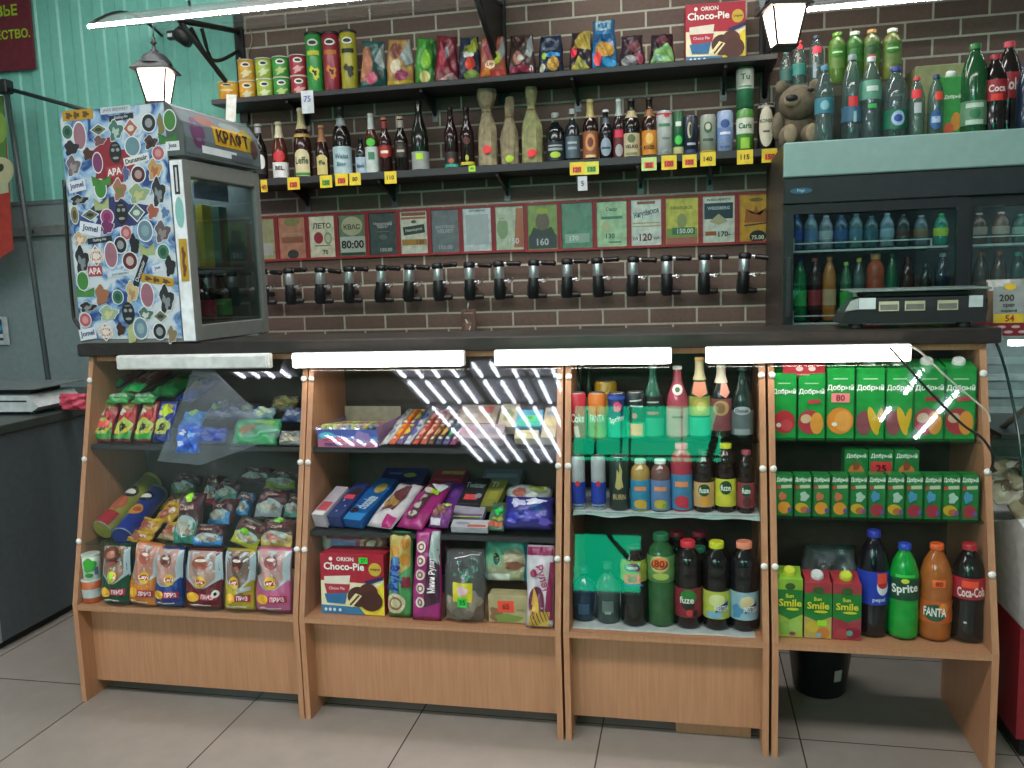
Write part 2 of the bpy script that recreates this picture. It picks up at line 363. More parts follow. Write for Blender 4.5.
# corrugated turquoise sheet wall left of the bricks
mb = MB(); pts = []; x = -3.5
while x < -.11:
    pts += [(x, 0), (x+.055, 0), (x+.063, -.008), (x+.105, -.008), (x+.113, 0)]; x += .118
vs = []; pts = [p for p in pts if p[0] < -.108]+[(-.107, 0)]
n = len(pts)
vs = [(a, W-.012+b, 1.66) for a, b in pts]+[(a, W-.012+b, 2.96) for a, b in pts]+[(pts[0][0], W+.1, 1.66), (pts[-1][0], W+.1, 1.66), (pts[0][0], W+.1, 2.96), (pts[-1][0], W+.1, 2.96)]
TEAL = M('#7ec6b8', .35, var=.02)
mb.add(vs, [[i, i+1, n+i+1, n+i] for i in range(n-1)]+[[2*n, 2*n+1, 2*n+3, 2*n+2]], TEAL)
struct(mb.obj('wall_left'))
struct(MB().box(-3.5, -.107, W-.045, W+.1, 0, 1.70, M('#7d8d8e', .5, var=.03)).box(-3.5, -.107, W-.05, W+.1, 1.685, 1.705, M('#6c7a7b', .5)).obj('wall_panel_left'))
mb = MB(); mb.box(-3.5, -.5, W-.062, W-.0465, 1.535, 1.585, M('#8f9a98', .35, .5), .003)
for k in range(12): mb.lathe([(.009, W-.066), (.006, W-.07)], M('#3b4040', .4), 10, (-3.4+k*.24, 0, 1.56), ax='y')
struct(mb.obj('trim_1'))
struct(MB().box(-3.6, -3.5, -11, W, 0, 2.96, M('#8ea8a2', .6)).obj('wall_side_left'))
struct(MB().box(5.5, 5.6, -11, W, 0, 2.96, M('#8ea8a2', .6)).obj('wall_side_right'))
mb = MB(); mb.box(-3.6, 5.6, -11.1, W+.1, 2.96, 3.06, M('#aeb4b2', .7))
struct(mb.obj('ceiling'))
for k, y in enumerate((-5.18, -6.0, -6.83)):
    struct(MB().box(-3.5, 5.5, y-.03, y+.03, 2.935, 2.96, M('#3d4344', .6)).obj('trim_%d' % (k+2)))
struct(MB().box(-3.6, 5.6, -11.1, -11, 0, 2.96, M('#4a5a5a', .7)).obj('wall_front'))
# partition with turquoise lit window across the aisle
mb = MB(); dk = M('#23302e', .6); TW_ = M('#00c890', .4, emit=11)
mb.box(1.0, 2.9, -4.17, -4.09, 0, .82, dk).box(1.5, 2.9, -4.17, -4.09, .82, 1.25, dk).box(.93, 2.9, -4.17, -4.09, 1.25, 1.83, dk).box(.93, 2.9, -4.17, -4.09, 2.28, 2.5, dk).box(.88, .96, -4.17, -4.09, 0, 2.5, dk).box(2.1, 2.9, -4.17, -4.09, 1.77, 2.28, dk)
struct(mb.obj('wall_partition'))
mb = MB(); mb.box(.96, 2.1, -4.13, -4.11, 1.83, 2.28, TW_).box(1.0, 1.5, -4.13, -4.11, .82, 1.25, TW_)
w1 = struct(mb.obj('window_1'))
mb = MB(); mb.box(.96, 2.1, -4.10, -4.07, 1.86, 1.872, dk)
for q in (1.13, 1.33, 1.40, 1.8): mb.box(q, q+.015, -4.10, -4.07, 1.77, 2.28, dk)
mb.box(1.0, 1.5, -4.10, -4.07, .81, .825, M('#e8eeee', .5)).box(1.16, 1.18, -4.09, -4.07, .42, .81, M('#e8eeee', .5)).tube([(1.25, -4.09, 1.25), (1.5, -4.09, .98)], .018, dk).tube([(2.0, -4.09, 1.80), (2.12, -4.09, 2.30)], .03, dk).box(1.42, 1.5, -4.1, -4.08, 1.05, 1.14, M('#8c2a22', .5)).obj('window_frame', w1)

# ceiling lamps (rows of bare tubes over the aisle)
def ceiling_tube(x, y0, y1, label, group, e=30):
    t = thing('ceiling_lamp', label, 'lamp', (x, (y0+y1)/2, 2.96), group=group); L = (y1-y0)/2
    MB().box(-.045, .045, -L, L, -.035, 0, M('#c8cccc', .5)).obj('lamp_housing', t)
    MB().box(-.083, .083, -L, L, -.04, -.036, M('#c9cde0', .5, emit=2.2)).obj('glow_plate', t)  # added glowing plate, fills the gaps between tubes in the glass reflections
    MB().lathe([(.014, -L+.02), (.018, -L+.03), (.018, L-.03), (.014, L-.02)], M('#f2f8ff', .5, emit=e), 10, (0, 0, -.053), ax='y').obj('lamp_tube', t)
for x in (-.88, -.7, -.53, -.34, -.1, .07, .25, .45, .62):
    for y0, y1 in ((-5.13, -4.72), (-5.93, -5.22), (-6.79, -6.06), (-8.46, -6.87)):
        ceiling_tube(x, y0, y1, 'bare white ceiling tube in the close rows over the shop aisle', 'ceiling tubes in close rows over the aisle', 30)
for x in (-2.6, -2.43, -2.27, -2.1):
    for y0, y1 in ((-5.1, -4.5), (-7.7, -6.9)):
        ceiling_tube(x, y0, y1, 'bare white ceiling tube in the four rows over the left side of the shop', 'ceiling tubes in four rows over the left side', 30)
for x, y0, y1 in ((4.28, -7.2, -5.6), (3.84, -5.68, -5.0), (3.8, -6.55, -6.08)):
    ceiling_tube(x, y0, y1, 'bare white ceiling tube over the right side of the shop', 'ceiling tubes over the right side', 60)

# ================================================================== display counters
XS = [0, .7485, 1.5131, 2.0539, 2.5923]
WD = wood()
def yg(z): return .188*(z-.3)/.76*.94
def case(x0, x1, label, shelves, kick=True, foot0=0, dark=True):
    t = thing('display_counter', label, 'display case', (x0, 0, 0)); w = x1-x0-.004; D = .40
    prof = [(0, 0), (0, .312), (.178, 1.058), (D, 1.058), (D, 0)]
    for a, b in ((.002, .018), (w-.014, w+.002)):
        MB().prism(prof, a, b, 'x', WD).obj('side_panel', t)
    MB().box(.018, w-.014, .001, D-.012, .295, .311, WD).obj('bottom_shelf', t)
    if kick: MB().box(.018, w-.014, .055, .071, .045, .295, WD).obj('kick_panel', t)
    MB().box(.018, w-.014, .19, D-.012, 1.042, 1.057, WD).obj('top_panel', t)
    bk = M('#4a3a32', .6)
    if dark: MB().box(.018, w-.014, D-.012, D-.004, .3, 1.042, bk).obj('back_panel', t)
    for z, kind in shelves:
        y = yg(z)+.012
        if kind == 'glass': MB().box(.019, w-.015, y, D-.014, z-.006, z, glass('shelf_glass', (.8, .93, .9), 1.2)).obj('glass_shelf', t)
        else: MB().box(.019, w-.015, y, D-.014, z-.014, z, M('#2f3032', .5) if kind == 'dark' else WD).obj('shelf', t)
    # slanted glass pane with thickness
    a = Vector((0, -.0035, .304)); b = Vector((0, .1735, 1.045))
    q = [(.006, a.y, a.z), (w-.002, a.y, a.z), (w-.002, b.y, b.z), (.006, b.y, b.z)]
    pn = MB(); pn.add(q, [[0, 1, 2, 3]], GL()); pn.obj('glass_front', t)
    for z in (.42, .56, .75, 1.0) if False else (.5, .745, .985):
        for xx in (.012, w-.008):
            y = -.0035+.177*(z-.304)/.741
            MB().lathe([(.009, 0), (.009, -.003), (.005, -.006), (.001, -.0065)], M('#e8e8e4', .4), 12, (xx, y-.001, z), ax='y').obj('mirror_clip', t)
    return t
case(XS[0], XS[1], 'beech display case full of chips and snack bags, under the sticker covered fridge', [(.785, 'dark'), (.49, 'glass')])
case(XS[1], XS[2], 'beech display case holding candy bars, biscuits and a red box of chocolate pies', [(.785, 'dark'), (.548, 'dark')])
case(XS[2]+.003, XS[3], 'narrow beech display case with bottled tea, juice and tall cans on glass shelves', [(.812, 'glass'), (.618, 'glass')])
case(XS[3]+.003, XS[4], 'beech display case with green juice cartons, open underneath over a bucket', [(.815, 'glass'), (.62, 'glass')], kick=False)
o = MB().box(.3, .50, .084, .1, .001, .03, WD).obj('wooden_offcut', None, (XS[2], 0, 0)); tag(o, 'short strip of beech board on the floor under the third display case', 'board')
# worktop
o = MB().box(-.022, 2.62, .155, .42, 1.06, 1.10, M('#2b2624', .3, var=.1), .004).obj('worktop'); tag(o, 'long black worktop lying across the four beech display cases', 'worktop')

def case_lamp_or_fill(x0, x1, lit, label):
    t = thing('strip_lamp', label, 'lamp', (x0, .135, 1.064), group='strip lamps under the worktop edge'); L = x1-x0
    MB().box(0, L, -.004, .018, -.044, 0, M('#dcdedd', .5), .003).obj('lamp_housing', t)
    MB().box(.006, L-.006, -.014, -.0042, -.042, -.004, M('#fff4ea', .5, emit=26) if lit else M('#cfd2d2', .4), .003).obj('lamp_diffuser', t)
case_lamp_or_fill(.133, .643, False, 'unlit white strip lamp over the snack case, leftmost under the worktop')
case_lamp_or_fill(.715, 1.236, True, 'glowing strip lamp over the left part of the candy case')
case_lamp_or_fill(1.323, 1.81, True, 'glowing strip lamp reaching from the candy case over the bottle case')
case_lamp_or_fill(1.897, 2.405, True, 'glowing strip lamp over the green juice cartons, rightmost under the worktop')

# ================================================================== sticker covered fridge
fr = thing('countertop_fridge', 'small countertop fridge covered in beer stickers, with a yellow КРАФТ header', 'fridge', (-.02, .178, 1.101), (0, 0, math.radians(-4)))
FW, FH, FD = .375, .705, .40; gry = M('#6f7370', .4, var=.03); SP = splash()
mb = MB(); mb.box(0, FW, 0, .02, 0, FH, gry).box(0, FW, FD-.02, FD, 0, FH, gry).box(0, .02, .02, FD-.02, 0, FH, gry).box(.02, FW, .02, FD-.02, 0, .05, gry).box(.02, FW, .02, FD-.02, FH-.16, FH, gry); mb.obj('fridge_body', fr)
def inv(p): return fr.matrix_world.inverted() @ p
bpy.context.view_layer.update()
MB().box(.002, FW-.002, -.0025, .0, .012, FH-.002, SP).obj('sticker_panel', fr)
# header hood bulging over the door
hp = [(FW, FH), (FW+.022, FH-.012), (FW+.05, FH-.055), (FW+.058, FH-.1), (FW+.058, FH-.155), (FW, FH-.155)]
MB().prism(hp, -.002, FD+.002, 'y', M('#4a5452', .4)).obj('fridge_header', fr)
hx = M('#8fb0c0', .4)
def hood(u, v, h):                    # u along depth (y), v down the hood front from its top edge
    q = [(FW+.022, FH-.012), (FW+.05, FH-.055), (FW+.058, FH-.1), (FW+.058, FH-.155)]; d = v
    for (a, b), (c, e) in zip(q, q[1:]):
        L = math.hypot(c-a, e-b)
        if d <= L or (c, e) == q[-1]: return (a+(c-a)*d/L+h, u, b+(e-b)*d/L)
        d -= L
hd = [('r', .2, .075, .39, .135, '#56646a'), ('e', .07, .075, .07, .10, '#5b2a55'), ('e', .13, .03, .10, .04, '#7d4a3e'), ('e', .26, .03, .12, .03, '#7d8a88'), ('r', .25, .072, .20, .062, '#b98f17'), ('e', .34, .06, .05, .08, '#8a7c22', 0, .2),
      ('r', .17, .125, .18, .022, '#c7d0d4'), ('r', .29, .132, .12, .02, '#4a4f58'), ('e', .365, .09, .04, .06, '#4b3230')]
deco('header_print', fr, hood, hd)
vs, fs = text2d('КРАФТ'); mbt = MB(); sx = .17/(max(v[0] for v in vs)*2)
mbt.add([hood(.25+x_*sx, .072-y_*.046, .0042) for x_, y_ in vs], fs, M('#1b1712', .5)); mbt.obj('header_lettering', fr)
# door
dx = FW+.004; DZ = FH-.165
mb = MB(); mb.box(dx, dx+.045, -.004, .03, 0, DZ, gry, .003).box(dx, dx+.045, FD-.03, FD, 0, DZ, gry, .003).box(dx, dx+.045, .03, FD-.03, 0, .05, gry, .003).box(dx, dx+.045, .03, FD-.03, DZ-.05, DZ, gry, .003)
dr = mb.obj('door', fr)
MB().box(dx+.002, dx+.043, -.0065, -.0042, .004, DZ-.004, M('#e3e8ee', .35)).obj('white_edge', dr)
MB().box(.06, FW-.06, .05, FD-.05, FH-.168, FH-.161, M('#e8f0ff', .4, emit=6)).obj('interior_lamp', fr)
MB().box(dx+.03, dx+.034, .03, FD-.03, .05, DZ-.05, glass('fridge_glass', (.62, .72, .7), 1.5)).obj('door_glass', dr)
deco('edge_sticker', dr, lambda u, v, h: (dx+.0225+u, -.0068-h, v), [('r', 0, .48, .018, .085, '#24272c'), ('r', 0, .48, .006, .07, '#c6c9cc'), ('e', .002, .385, .03, .09, '#7fb5b0'), ('r', .004, .245, .028, .125, '#b3922c'), ('e', .004, .26, .012, .05, '#6b3c22', 0, .4), ('e', .004, .22, .012, .05, '#6b3c22', 0, .4)])
mb = MB(); mb.box(.03, FW-.01, .03, FD-.03, .22, .226, M('#9aa0a0', .4, .6)); mb.obj('wire_shelf', fr)
# stickers
def stk(px_, py_, kind, w, h, c, c2=None, txt=None, ro=0):
    c, c2 = dull(c), dull(c2)
    p = inv(at(px_, py_, .172)); s = ppm(at(px_, py_, .172)); w *= s*1.12; h *= s*1.12; L = []
    if kind == 'o': L = [('e', 0, 0, w*1.16, h*1.12, '#d7dcdd'), ('e', 0, 0, w, h, c)]+([('e', 0, 0, w*.55, h*.55, c2)] if c2 else [])
    if kind == 'b': L = [('e', 0, 0, w*1.1, h*1.1, '#cfd6d8', 0, .35), ('e', 0, 0, w, h, c, 0, .35)]+([('e', 0, -.1*h, w*.5, h*.5, c2, 20, .5)] if c2 else [])
    if kind == 'B': L = [('e', 0, 0, w, h, c, 0, .3)]
    if kind == 'r': L = [('r', 0, 0, w, h, c, ro)]+([('r', 0, 0, w*.86, h*.4, c2, ro)] if c2 and not txt else [])
    if kind == 'd': L = [('p', [(-w/2, 0), (0, -h/2), (w/2, 0), (0, h/2)], '#d9dcda'), ('p', [(-w*.43, 0), (0, -h*.42), (w*.43, 0), (0, h*.42)], c)]+([('e', 0, 0, w*.4, h*.3, c2)] if c2 else [])
    if kind == 'k': L = [('e', 0, 0, w, h, '#202226'), ('e', -.2*w, .12*h, w*.28, h*.16, '#8f9694'), ('e', .2*w, .12*h, w*.28, h*.16, '#8f9694'), ('e', 0, -.25*h, w*.5, h*.12, '#8f9694'), ('e', 0, .33*h, w*.5, h*.08, '#6f7674')]
    if kind == 'c': L = [('p', [(-w/2, -h/2), (w/2, -h/2), (w*.55, h/2), (w*.2, 0), (-w*.2, 0), (-w*.55, h/2)], c)]
    if kind == 'g': L = [('r', 0, 0, w, h, '#b08a26', ro)]+[('e', w*q*math.cos(math.radians(ro)), w*q*math.sin(math.radians(ro)), w*.2, h*.6, '#59401c', ro, .4) for q in (-.3, -.05, .25)]
    if txt: L.append(('t', txt, 0, 0, h*.62, c2 or '#1c2f6e', w*.92, math.radians(ro)))
    o = deco('sticker', fr, lambda u, v, hh: (p.x+u, -.0026-hh, p.z+v), L, lift=.0002+stk.n*.00003, step=.0001, nx=2, ny=2); stk.n += 1
stk.n = 0
def dull(c):
    if not isinstance(c, str) or not c.startswith('#'): return c
    v = [int(c[i:i+2], 16) for i in (1, 3, 5)]; g = sum(v)/3
    return '#%02x%02x%02x' % tuple(int((x*.72+g*.28)*.94) for x in v)
for a in [(114, 164, 'B', 46, 40, '#a81c2c'), (120, 214, 'B', 60, 27, '#2c3178'), (78, 115, 'g', 33, 9, ''), (118, 110.5, 'r', 32, 6, '#c9d6df', '#6e8fb0', 'JAWS BREWERY'), (124, 118, 'r', 26, 5, '#252a33', '#c5c9cc', 'Gatling Ale', 3), (67, 132, 'o', 11, 12, '#2e7c5c', '#1d4b3e'), (80, 136, 'o', 13, 23, '#a66a7e'),
 (100, 130, 'd', 19, 11, '#6d7a48', '#35402c'), (118, 131, 'b', 14, 16, '#3e7c6c', '#a9cabb'), (134, 129, 'd', 17, 18, '#c05c44', '#e4d8c8'), (153, 124, 'o', 14, 15, '#20262c', '#8d979c'), (166, 126, 'B', 8, 18, '#857e3c'), (175, 121.5, 'o', 12, 17, '#3a9431'), (173, 139, 'c', 18, 10, '#2f8a2c'), (178, 147, 'r', 14, 8, '#dfe6ea', '#2b4a80', 'Joss'),
 (71, 148, 'B', 15, 12, '#2c2d33'), (101, 141, 'b', 12, 8, '#7d4d4a'), (89, 154, 'B', 11, 10, '#5a3022'), (118, 153, 'k', 13, 19, ''), (136, 147, 'o', 15, 16, '#5f93a3'), (155, 143, 'b', 13, 11, '#563226', '#22211f'), (163, 154, 'o', 12, 12, '#c4545f', '#d98b8e'), (73, 166, 'b', 14, 16, '#72646c', '#9d8d92'), (99, 163, 'o', 10, 17, '#84306f'),
 (140, 160, 'r', 27, 7, '#e2e5e6', '#23262a', 'Dunsmuir', 8), (117, 172, 'r', 17, 10, '#c3303c', '#f0eeee', 'APA', 5), (129, 174, 'b', 6, 13, '#3f5fa2'), (142, 175, 'o', 14, 14, '#5b1f24', '#b39594'), (159, 170, 'b', 14, 16, '#c99d52', '#c7662e'), (77, 186, 'r', 19, 10, '#dbe3ee', '#26448e', 'Jomel', 8), (102, 189, 'o', 12, 16, '#3a9a33'), (103, 180.5, 'c', 19, 9, '#3f9a35'),
 (122, 190, 'b', 13, 17, '#b66a4e', '#7a8a3a'), (142, 194, 'b', 20, 15, '#8fb07a', '#c8c878'), (163, 192.5, 'b', 13, 23, '#272c33', '#7f8b92'), (79, 200, 'b', 18, 8, '#26292b', '#888d8c'), (103, 204, 'c', 15, 11, '#a9bb70'), (124, 213, 'k', 13, 20, ''), (140, 213, 'd', 18, 17, '#4e7a6c', '#c8d4cc'), (109, 217, 'o', 13, 13, '#b0307d', '#8a1f5e'), (109, 227, 'b', 12, 12, '#7a1f62'),
 (74.5, 215, 'o', 8, 15, '#8c8a58', '#544c34'), (91, 215, 'd', 20, 11, '#6f7a5a', '#2f3530'), (157, 212, 'b', 11, 12, '#b8553c'), (170, 213, 'b', 8, 9, '#4c7fb8'), (91, 229, 'r', 23, 11, '#dfe6f0', '#1f3c86', 'Jomel', -12), (129, 233, 'o', 11, 12, '#c9505c', '#dd9494'), (149, 231, 'o', 15, 18, '#5d8aa2', '#7fa6b4'), (167, 232, 'b', 15, 17, '#65575c', '#94848a'),
 (80, 239, 'b', 13, 11, '#d2a577', '#e9d9bc'), (101, 240, 'r', 26, 5, '#252a33', '#c9cdd0', 'Gatling Ale', 4), (123, 245, 'o', 13, 14, '#1f2428', '#8e979b'), (137.5, 245, 'B', 10, 18, '#20242a'), (151, 249, 'c', 15, 11, '#a8bd6e'), (168, 252, 'o', 12, 13, '#33895e', '#1f5a44'), (82, 260, 'b', 14, 23, '#272c33', '#7f8b92'), (97, 256, 'd', 18, 20, '#c25f48', '#f0e6da', 'WEIZEN'),
 (113, 255, 'o', 13, 22, '#a9657c'), (133, 261, 'o', 15, 15, '#6b2028', '#c9a8a4'), (144, 271, 'r', 30, 6, '#20242a', '#ccd0d2', 'Dunsmuir', 62), (96, 271, 'r', 15, 9, '#c43440', '#f2f0f0', 'APA'), (123, 274, 'r', 28, 4, '#cfdbe4', '#5f83a8', 'JAWS BREWERY', 4), (162, 268, 'r', 12, 6, '#d5e0ee', '#25488f', 'Joss', 10), (175, 266, 'B', 10, 17, '#22262c'),
 (162, 280, 'g', 34, 7, '', None, None, -10), (83, 281, 'o', 12, 16, '#3b9a35'), (85.5, 292, 'c', 18, 8, '#3f9a37'), (103, 295, 'B', 14, 17, '#b0683f'), (120, 297, 'o', 11, 12, '#2f7d58', '#1c5541'), (135, 292, 'b', 12, 17, '#d0b878', '#b98a50'), (151, 295, 'o', 13, 21, '#a85f77'), (171, 299, 'b', 14, 23, '#272c33', '#7f8b92'),
 (88, 307, 'b', 17, 8, '#2a2d2f', '#8b908f'), (110, 313, 'b', 18, 12, '#9bb98a', '#cfd08c'), (131, 313, 'k', 13, 20, ''), (149, 314, 'b', 14, 11, '#497a66', '#c3d0c8'), (165, 316, 'd', 16, 12, '#6f7a5a', '#2f3530'), (85.5, 320, 'o', 12, 12, '#cc4c5a', '#de9090'), (88, 334, 'r', 18, 10, '#dce5f0', '#1f3f8c', 'Jomel', 8), (107, 332, 'd', 18, 17, '#c4604a', '#f0e6da', 'WEIZEN'),
 (123, 329, 'B', 9, 11, '#4d2b20'), (135, 334, 'B', 10, 16, '#b6c276'), (144, 328, 'o', 14, 18, '#5c8ba4', '#86abb8'), (164, 331, 'o', 13, 14, '#20252a', '#8d979b'), (177, 334, 'b', 9, 14, '#8e7a52')]: stk(*a)
# things inside the fridge
def w2(lx, ly, lz): return fr.matrix_world @ Vector((lx, ly, lz))
for k, (ly, c, lc, lb) in enumerate([(.07, '#1d1a18', '#a8573e', 'orange'), (.15, '#15171a', '#9a9c9c', 'grey'), (.23, '#1a1614', '#b8324a', 'red and white'), (.32, '#14201a', '#5d9a52', 'green')]):
    vessel('beer', 'beer_bottle', 'dark beer bottle with %s label on the lower fridge shelf' % lb, 'bottle', w2(.30, ly, .052), .03, .155, c, cap='#c8ccce', bands=[(.1, .45, lc)], rot=PI/2, group='bottles inside the countertop fridge')
for k, (ly, c, w_, lb) in enumerate([(.07, '#c9cfcf', .06, 'pale grey'), (.16, '#d8dcd6', .05, 'white'), (.24, '#b09a28', .055, 'mustard yellow'), (.33, '#3c5a52', .05, 'dark green')]):
    packbox('food_pack', '%s carton on the upper shelf of the countertop fridge' % lb, 'carton', w2(.30, ly-.03, .228), .05, w_, .2, c, group='packs inside the countertop fridge')
o = MB().box(-.09, .09, -.006, 0, 0, .10, M('#b9b8d8', .4), .002).obj('price_board', None, w2(FW-.02, .22, .44), (0, 0, PI/2-.07)); tag(o, 'pale lilac price board hanging inside the countertop fridge', 'sign')

# ================================================================== wall shelves, brackets, canopies, lanterns
BK = M('#1f1f20', .45); BKS = M('#2b2c2d', .5)
Z1, Z2 = 2.066, 1.720
def wall_shelf(label, x0, x1, z, fy, brs, th=.022):
    t = thing('wall_shelf', label, 'shelf', (x0, 0, z)); MB().box(0, x1-x0, fy, W, -th, 0, M('#2a2c2f', .5), .002).obj('shelf_board', t)
    for x in brs:
        MB().prism([(W, -th), (fy+.02, -th), (fy+.02, -th-.012), (W-.03, -th-.06), (W, -th-.08)], x-x0-.006, x-x0+.006, 'x', BK).box(x-x0-.013, x-x0+.013, W-.006, W, -th-.10, -th, M('#5c6264', .4, .5)).obj('shelf_bracket', t)
bx = [at(303, 120, 1.45).x, at(432, 110, 1.45).x, at(577, 110, 1.45).x, at(724, 90, 1.45).x]
bx2 = [at(303, 195, 1.45).x, at(391, 190, 1.45).x, at(505, 185, 1.45).x, at(640, 180, 1.45).x, at(710, 178, 1.45).x]
wall_shelf('upper black wall shelf carrying crisp tubes, snack bags and a red cake box', -.155, 2.19, Z1, 1.28, bx)
wall_shelf('lower black wall shelf carrying the beer bottles and cans', -.09, 2.19, Z2, 1.28, bx2, .03)

def canopy(label, x0, x1, y, z, zb, xs, side=True):
    t = thing('canopy', label, 'canopy', (x0, 0, z)); L = x1-x0; n = 10; mb = MB(); vs = []
    for j in range(n+1):
        q = j/n; yy = y+(W-y)*q; zz = (zb-z)*q+.075*math.sin(PI*q)
        vs += [(0, yy, zz), (L, yy, zz)]
    mb.add(vs, [[2*j, 2*j+1, 2*j+3, 2*j+2] for j in range(n)], glass('canopy_sheet', (.72, .76, .76), 1.0, .35, .2, (.7, .76, .76)), True); mb.obj('canopy_sheet', t)
    if side: MB().tube([(0, vs[2*j][1], vs[2*j][2]+.002) for j in range(n+1)], .007, BK).obj('canopy_rim', t)
    for x in xs:
        X_ = x-x0; mb = MB(); mb.box(X_-.02, X_+.02, W-.02, W, -.33, .14, BK, .002)
        mb.tube([(X_, y+.02, -.012), (X_, W-.02, zb-z-.012)], .012, BK)
        mb.tube([(X_, y+.03, -.02), (X_, W-.012, -.25)], .011, BK)
        mb.tube(smoothpath([(X_, y+.10, -.02), (X_, y+.2, -.10), (X_, y+.3, -.1), (X_, W-.03, -.02)]), .008, BK)
        mb.tube(smoothpath([(X_, y+.18, .0), (X_, y+.26, -.14), (X_, W-.03, -.22)]), .008, BK)
        mb.lathe([(.006, -.003), (.006, 0)], M('#c8c8c8', .3, .8), 8, (X_, W-.02, -.05), ax='y')
        if x > 1: mb.prism([(W-.01, zb-z-.01), (y+.06, -.01), (y+.2, -.09), (W-.06, -.19), (W-.01, -.22)], X_-.008, X_+.008, 'x', BK)
        mb.obj('wall_bracket', t)
    return t
CZ = 2.33
canopy('smoky canopy sheet over the left part of the bar, with scrolled black brackets', -.5, 1.35, 1.0, CZ, 2.41, [-.115, 1.09])
canopy('smoky canopy sheet over the right cooler, beside the second lantern', 2.12, 4.0, 1.2, at(804, 8, 1.2).z, at(804, 8, 1.2).z+.06, [2.16], False)
def led(label, x0, x1, y, z):
    t = thing('led_strip', label, 'lamp', (x0, y, z), group='led strips on the canopy edges')
    MB().box(0, x1-x0, -.004, .012, -.012, .006, M('#d8dcdc', .4)).obj('strip_profile', t)
    mb = MB(); n = int((x1-x0)/.02)
    mb.box(0, x1-x0, -.0075, -.0042, -.005, .003, M('#f4fbff', .4, emit=30))
    for k in range(n): mb.box(k*.02+.003, k*.02+.010, -.009, -.0078, -.012, -.004, M('#ffffff', .4, emit=50))
    mb.obj('led_dots', t)
led('bright white led strip along the left canopy edge, above the first lantern', -.5, 1.35, .988, CZ-.008)
led('bright white led strip along the right canopy edge, right of the second lantern', 2.20, 4.0, 1.19, at(804, 9, 1.19).z)

def lantern(x, y, zt, label, cz):
    t = thing('lantern', label, 'lantern', (x, y, zt), (0, 0, .25))
    mb = MB(); mb.lathe([(.002, 0), (.006, -.006), (.006, -.02), (.014, -.026), (.006, -.034), (.008, -.05), (.016, -.058), (.02, -.066)], BK, 10); mb.lathe([(.02, -.064), (.045, -.078), (.062, -.10), (.066, -.112)], BKS, 16)
    for i in range(4):
        a = PI/4+i*PI/2; b = a+PI/2; r1, r2 = .075, .108
        mb.add([(r1*math.cos(a), r1*math.sin(a), -.108), (r1*math.cos(b), r1*math.sin(b), -.108), (r2*math.cos(b), r2*math.sin(b), -.134), (r2*math.cos(a), r2*math.sin(a), -.134), (r2*math.cos(a), r2*math.sin(a), -.139), (r2*math.cos(b), r2*math.sin(b), -.139)], [[0, 1, 2, 3], [3, 2, 5, 4]], BKS)
    mb.add([(.1*math.cos(PI/4+i*PI/2), .1*math.sin(PI/4+i*PI/2), -.137) for i in range(4)], [[3, 2, 1, 0]], BK)
    mb.obj('lantern_cap', t)
    mb = MB()
    for i in range(4):
        a = PI/4+i*PI/2; b = a+PI/2
        mb.add([(.078*math.cos(a), .078*math.sin(a), -.14), (.078*math.cos(b), .078*math.sin(b), -.14), (.048*math.cos(b), .048*math.sin(b), -.255), (.048*math.cos(a), .048*math.sin(a), -.255)], [[0, 1, 2, 3]], M('#ffe9d8', .4, emit=7))
    mb.obj('lantern_glass', t); mb = MB()
    for i in range(4):
        a = PI/4+i*PI/2; mb.tube([(.081*math.cos(a), .081*math.sin(a), -.14), (.05*math.cos(a), .05*math.sin(a), -.258)], .004, BK, 6)
    mb.box(-.04, .04, -.04, .04, -.27, -.257, BK, .003); mb.obj('lantern_frame', t)
    MB().tube([(0, 0, 0), (.004, 0, .02), (0, 0, cz-zt)], .0025, M('#8b8f8f', .3, .8), 6).obj('hanging_chain', t)
p = at(153, 36, 1.02); lantern(p.x, 1.02, p.z, 'lit black lantern hanging above the sticker covered fridge', CZ+.01)
p = at(785, -34, 1.03); lantern(p.x, 1.05, p.z, 'lit black lantern hanging beside the red cake box at the top', CZ)
t = thing('holder', 'small black clip spotlight hanging under the canopy beside the first lantern', 'lamp', at(181, 30, 1.12))  # plain black holder on a clip, gives no light
MB().lathe([(.012, -.03), (.03, -.02), (.036, .03), (.03, .045)], BK, 14, ax='x').obj('holder_head', t, (0, 0, -.02), (0, .5, .4))
MB().box(-.06, -.025, -.012, .012, -.035, .0, BKS, .003).box(-.056, -.035, -.0128, -.0118, -.026, -.012, M('#d5d8da', .4)).obj('clip', t)
MB().tube([(0, 0, .0), (.02, .05, .07), (.01, .06, .13)], .006, BK).obj('mount_arm', t)
# hanging cord over the brick wall
o = MB().tube(smoothpath([at(250, 30, 1.49), at(252, 40, 1.49), at(248, 55, 1.49), at(251, 62, 1.49)]), .002, M('#b8a89c', .5), 6).obj('hanging_wire'); tag(o, 'thin pale cord hanging down the bricks above the short crisp tubes', 'cord')

# ---------------------------------------------------------------- crisp tubes on the upper shelf
def tube_can(x, y0, y1, w, col, lid, top, label, z=Z1, stack=0):
    s = ppm(at(x, 70, 1.38)); h = (y1-y0)*s if stack != 1 else (y1-y0)*s
    band = [('e', .05, .80, 1.25, .13, '#f1eee6'), ('e', .05, .80, .9, .08, '#23201f'), ('e', .0, .30, 1.3, .28, top, 30, .5)]
    p = at(x, (y0+y1)/2, 1.38)
    return vessel('tube', 'crisp_tube', label, 'crisps', (p.x, 1.38, z), w*s/2, h, col, cap=lid, bands=[(.0, .018, '#b8b4ae', 'metal_rim')], marks=band+[('r', 0, .55, 1.2, .09, '#e9d9a8')], rot=facing(p), group='crisp tubes on the upper shelf')
hS = None
tube_can(228.5, 77, 97, 20, '#e5b23c', '#f3ead6', '#d88f2a', 'short yellow crisp tube standing alone at the shelf end')
sh = .0875
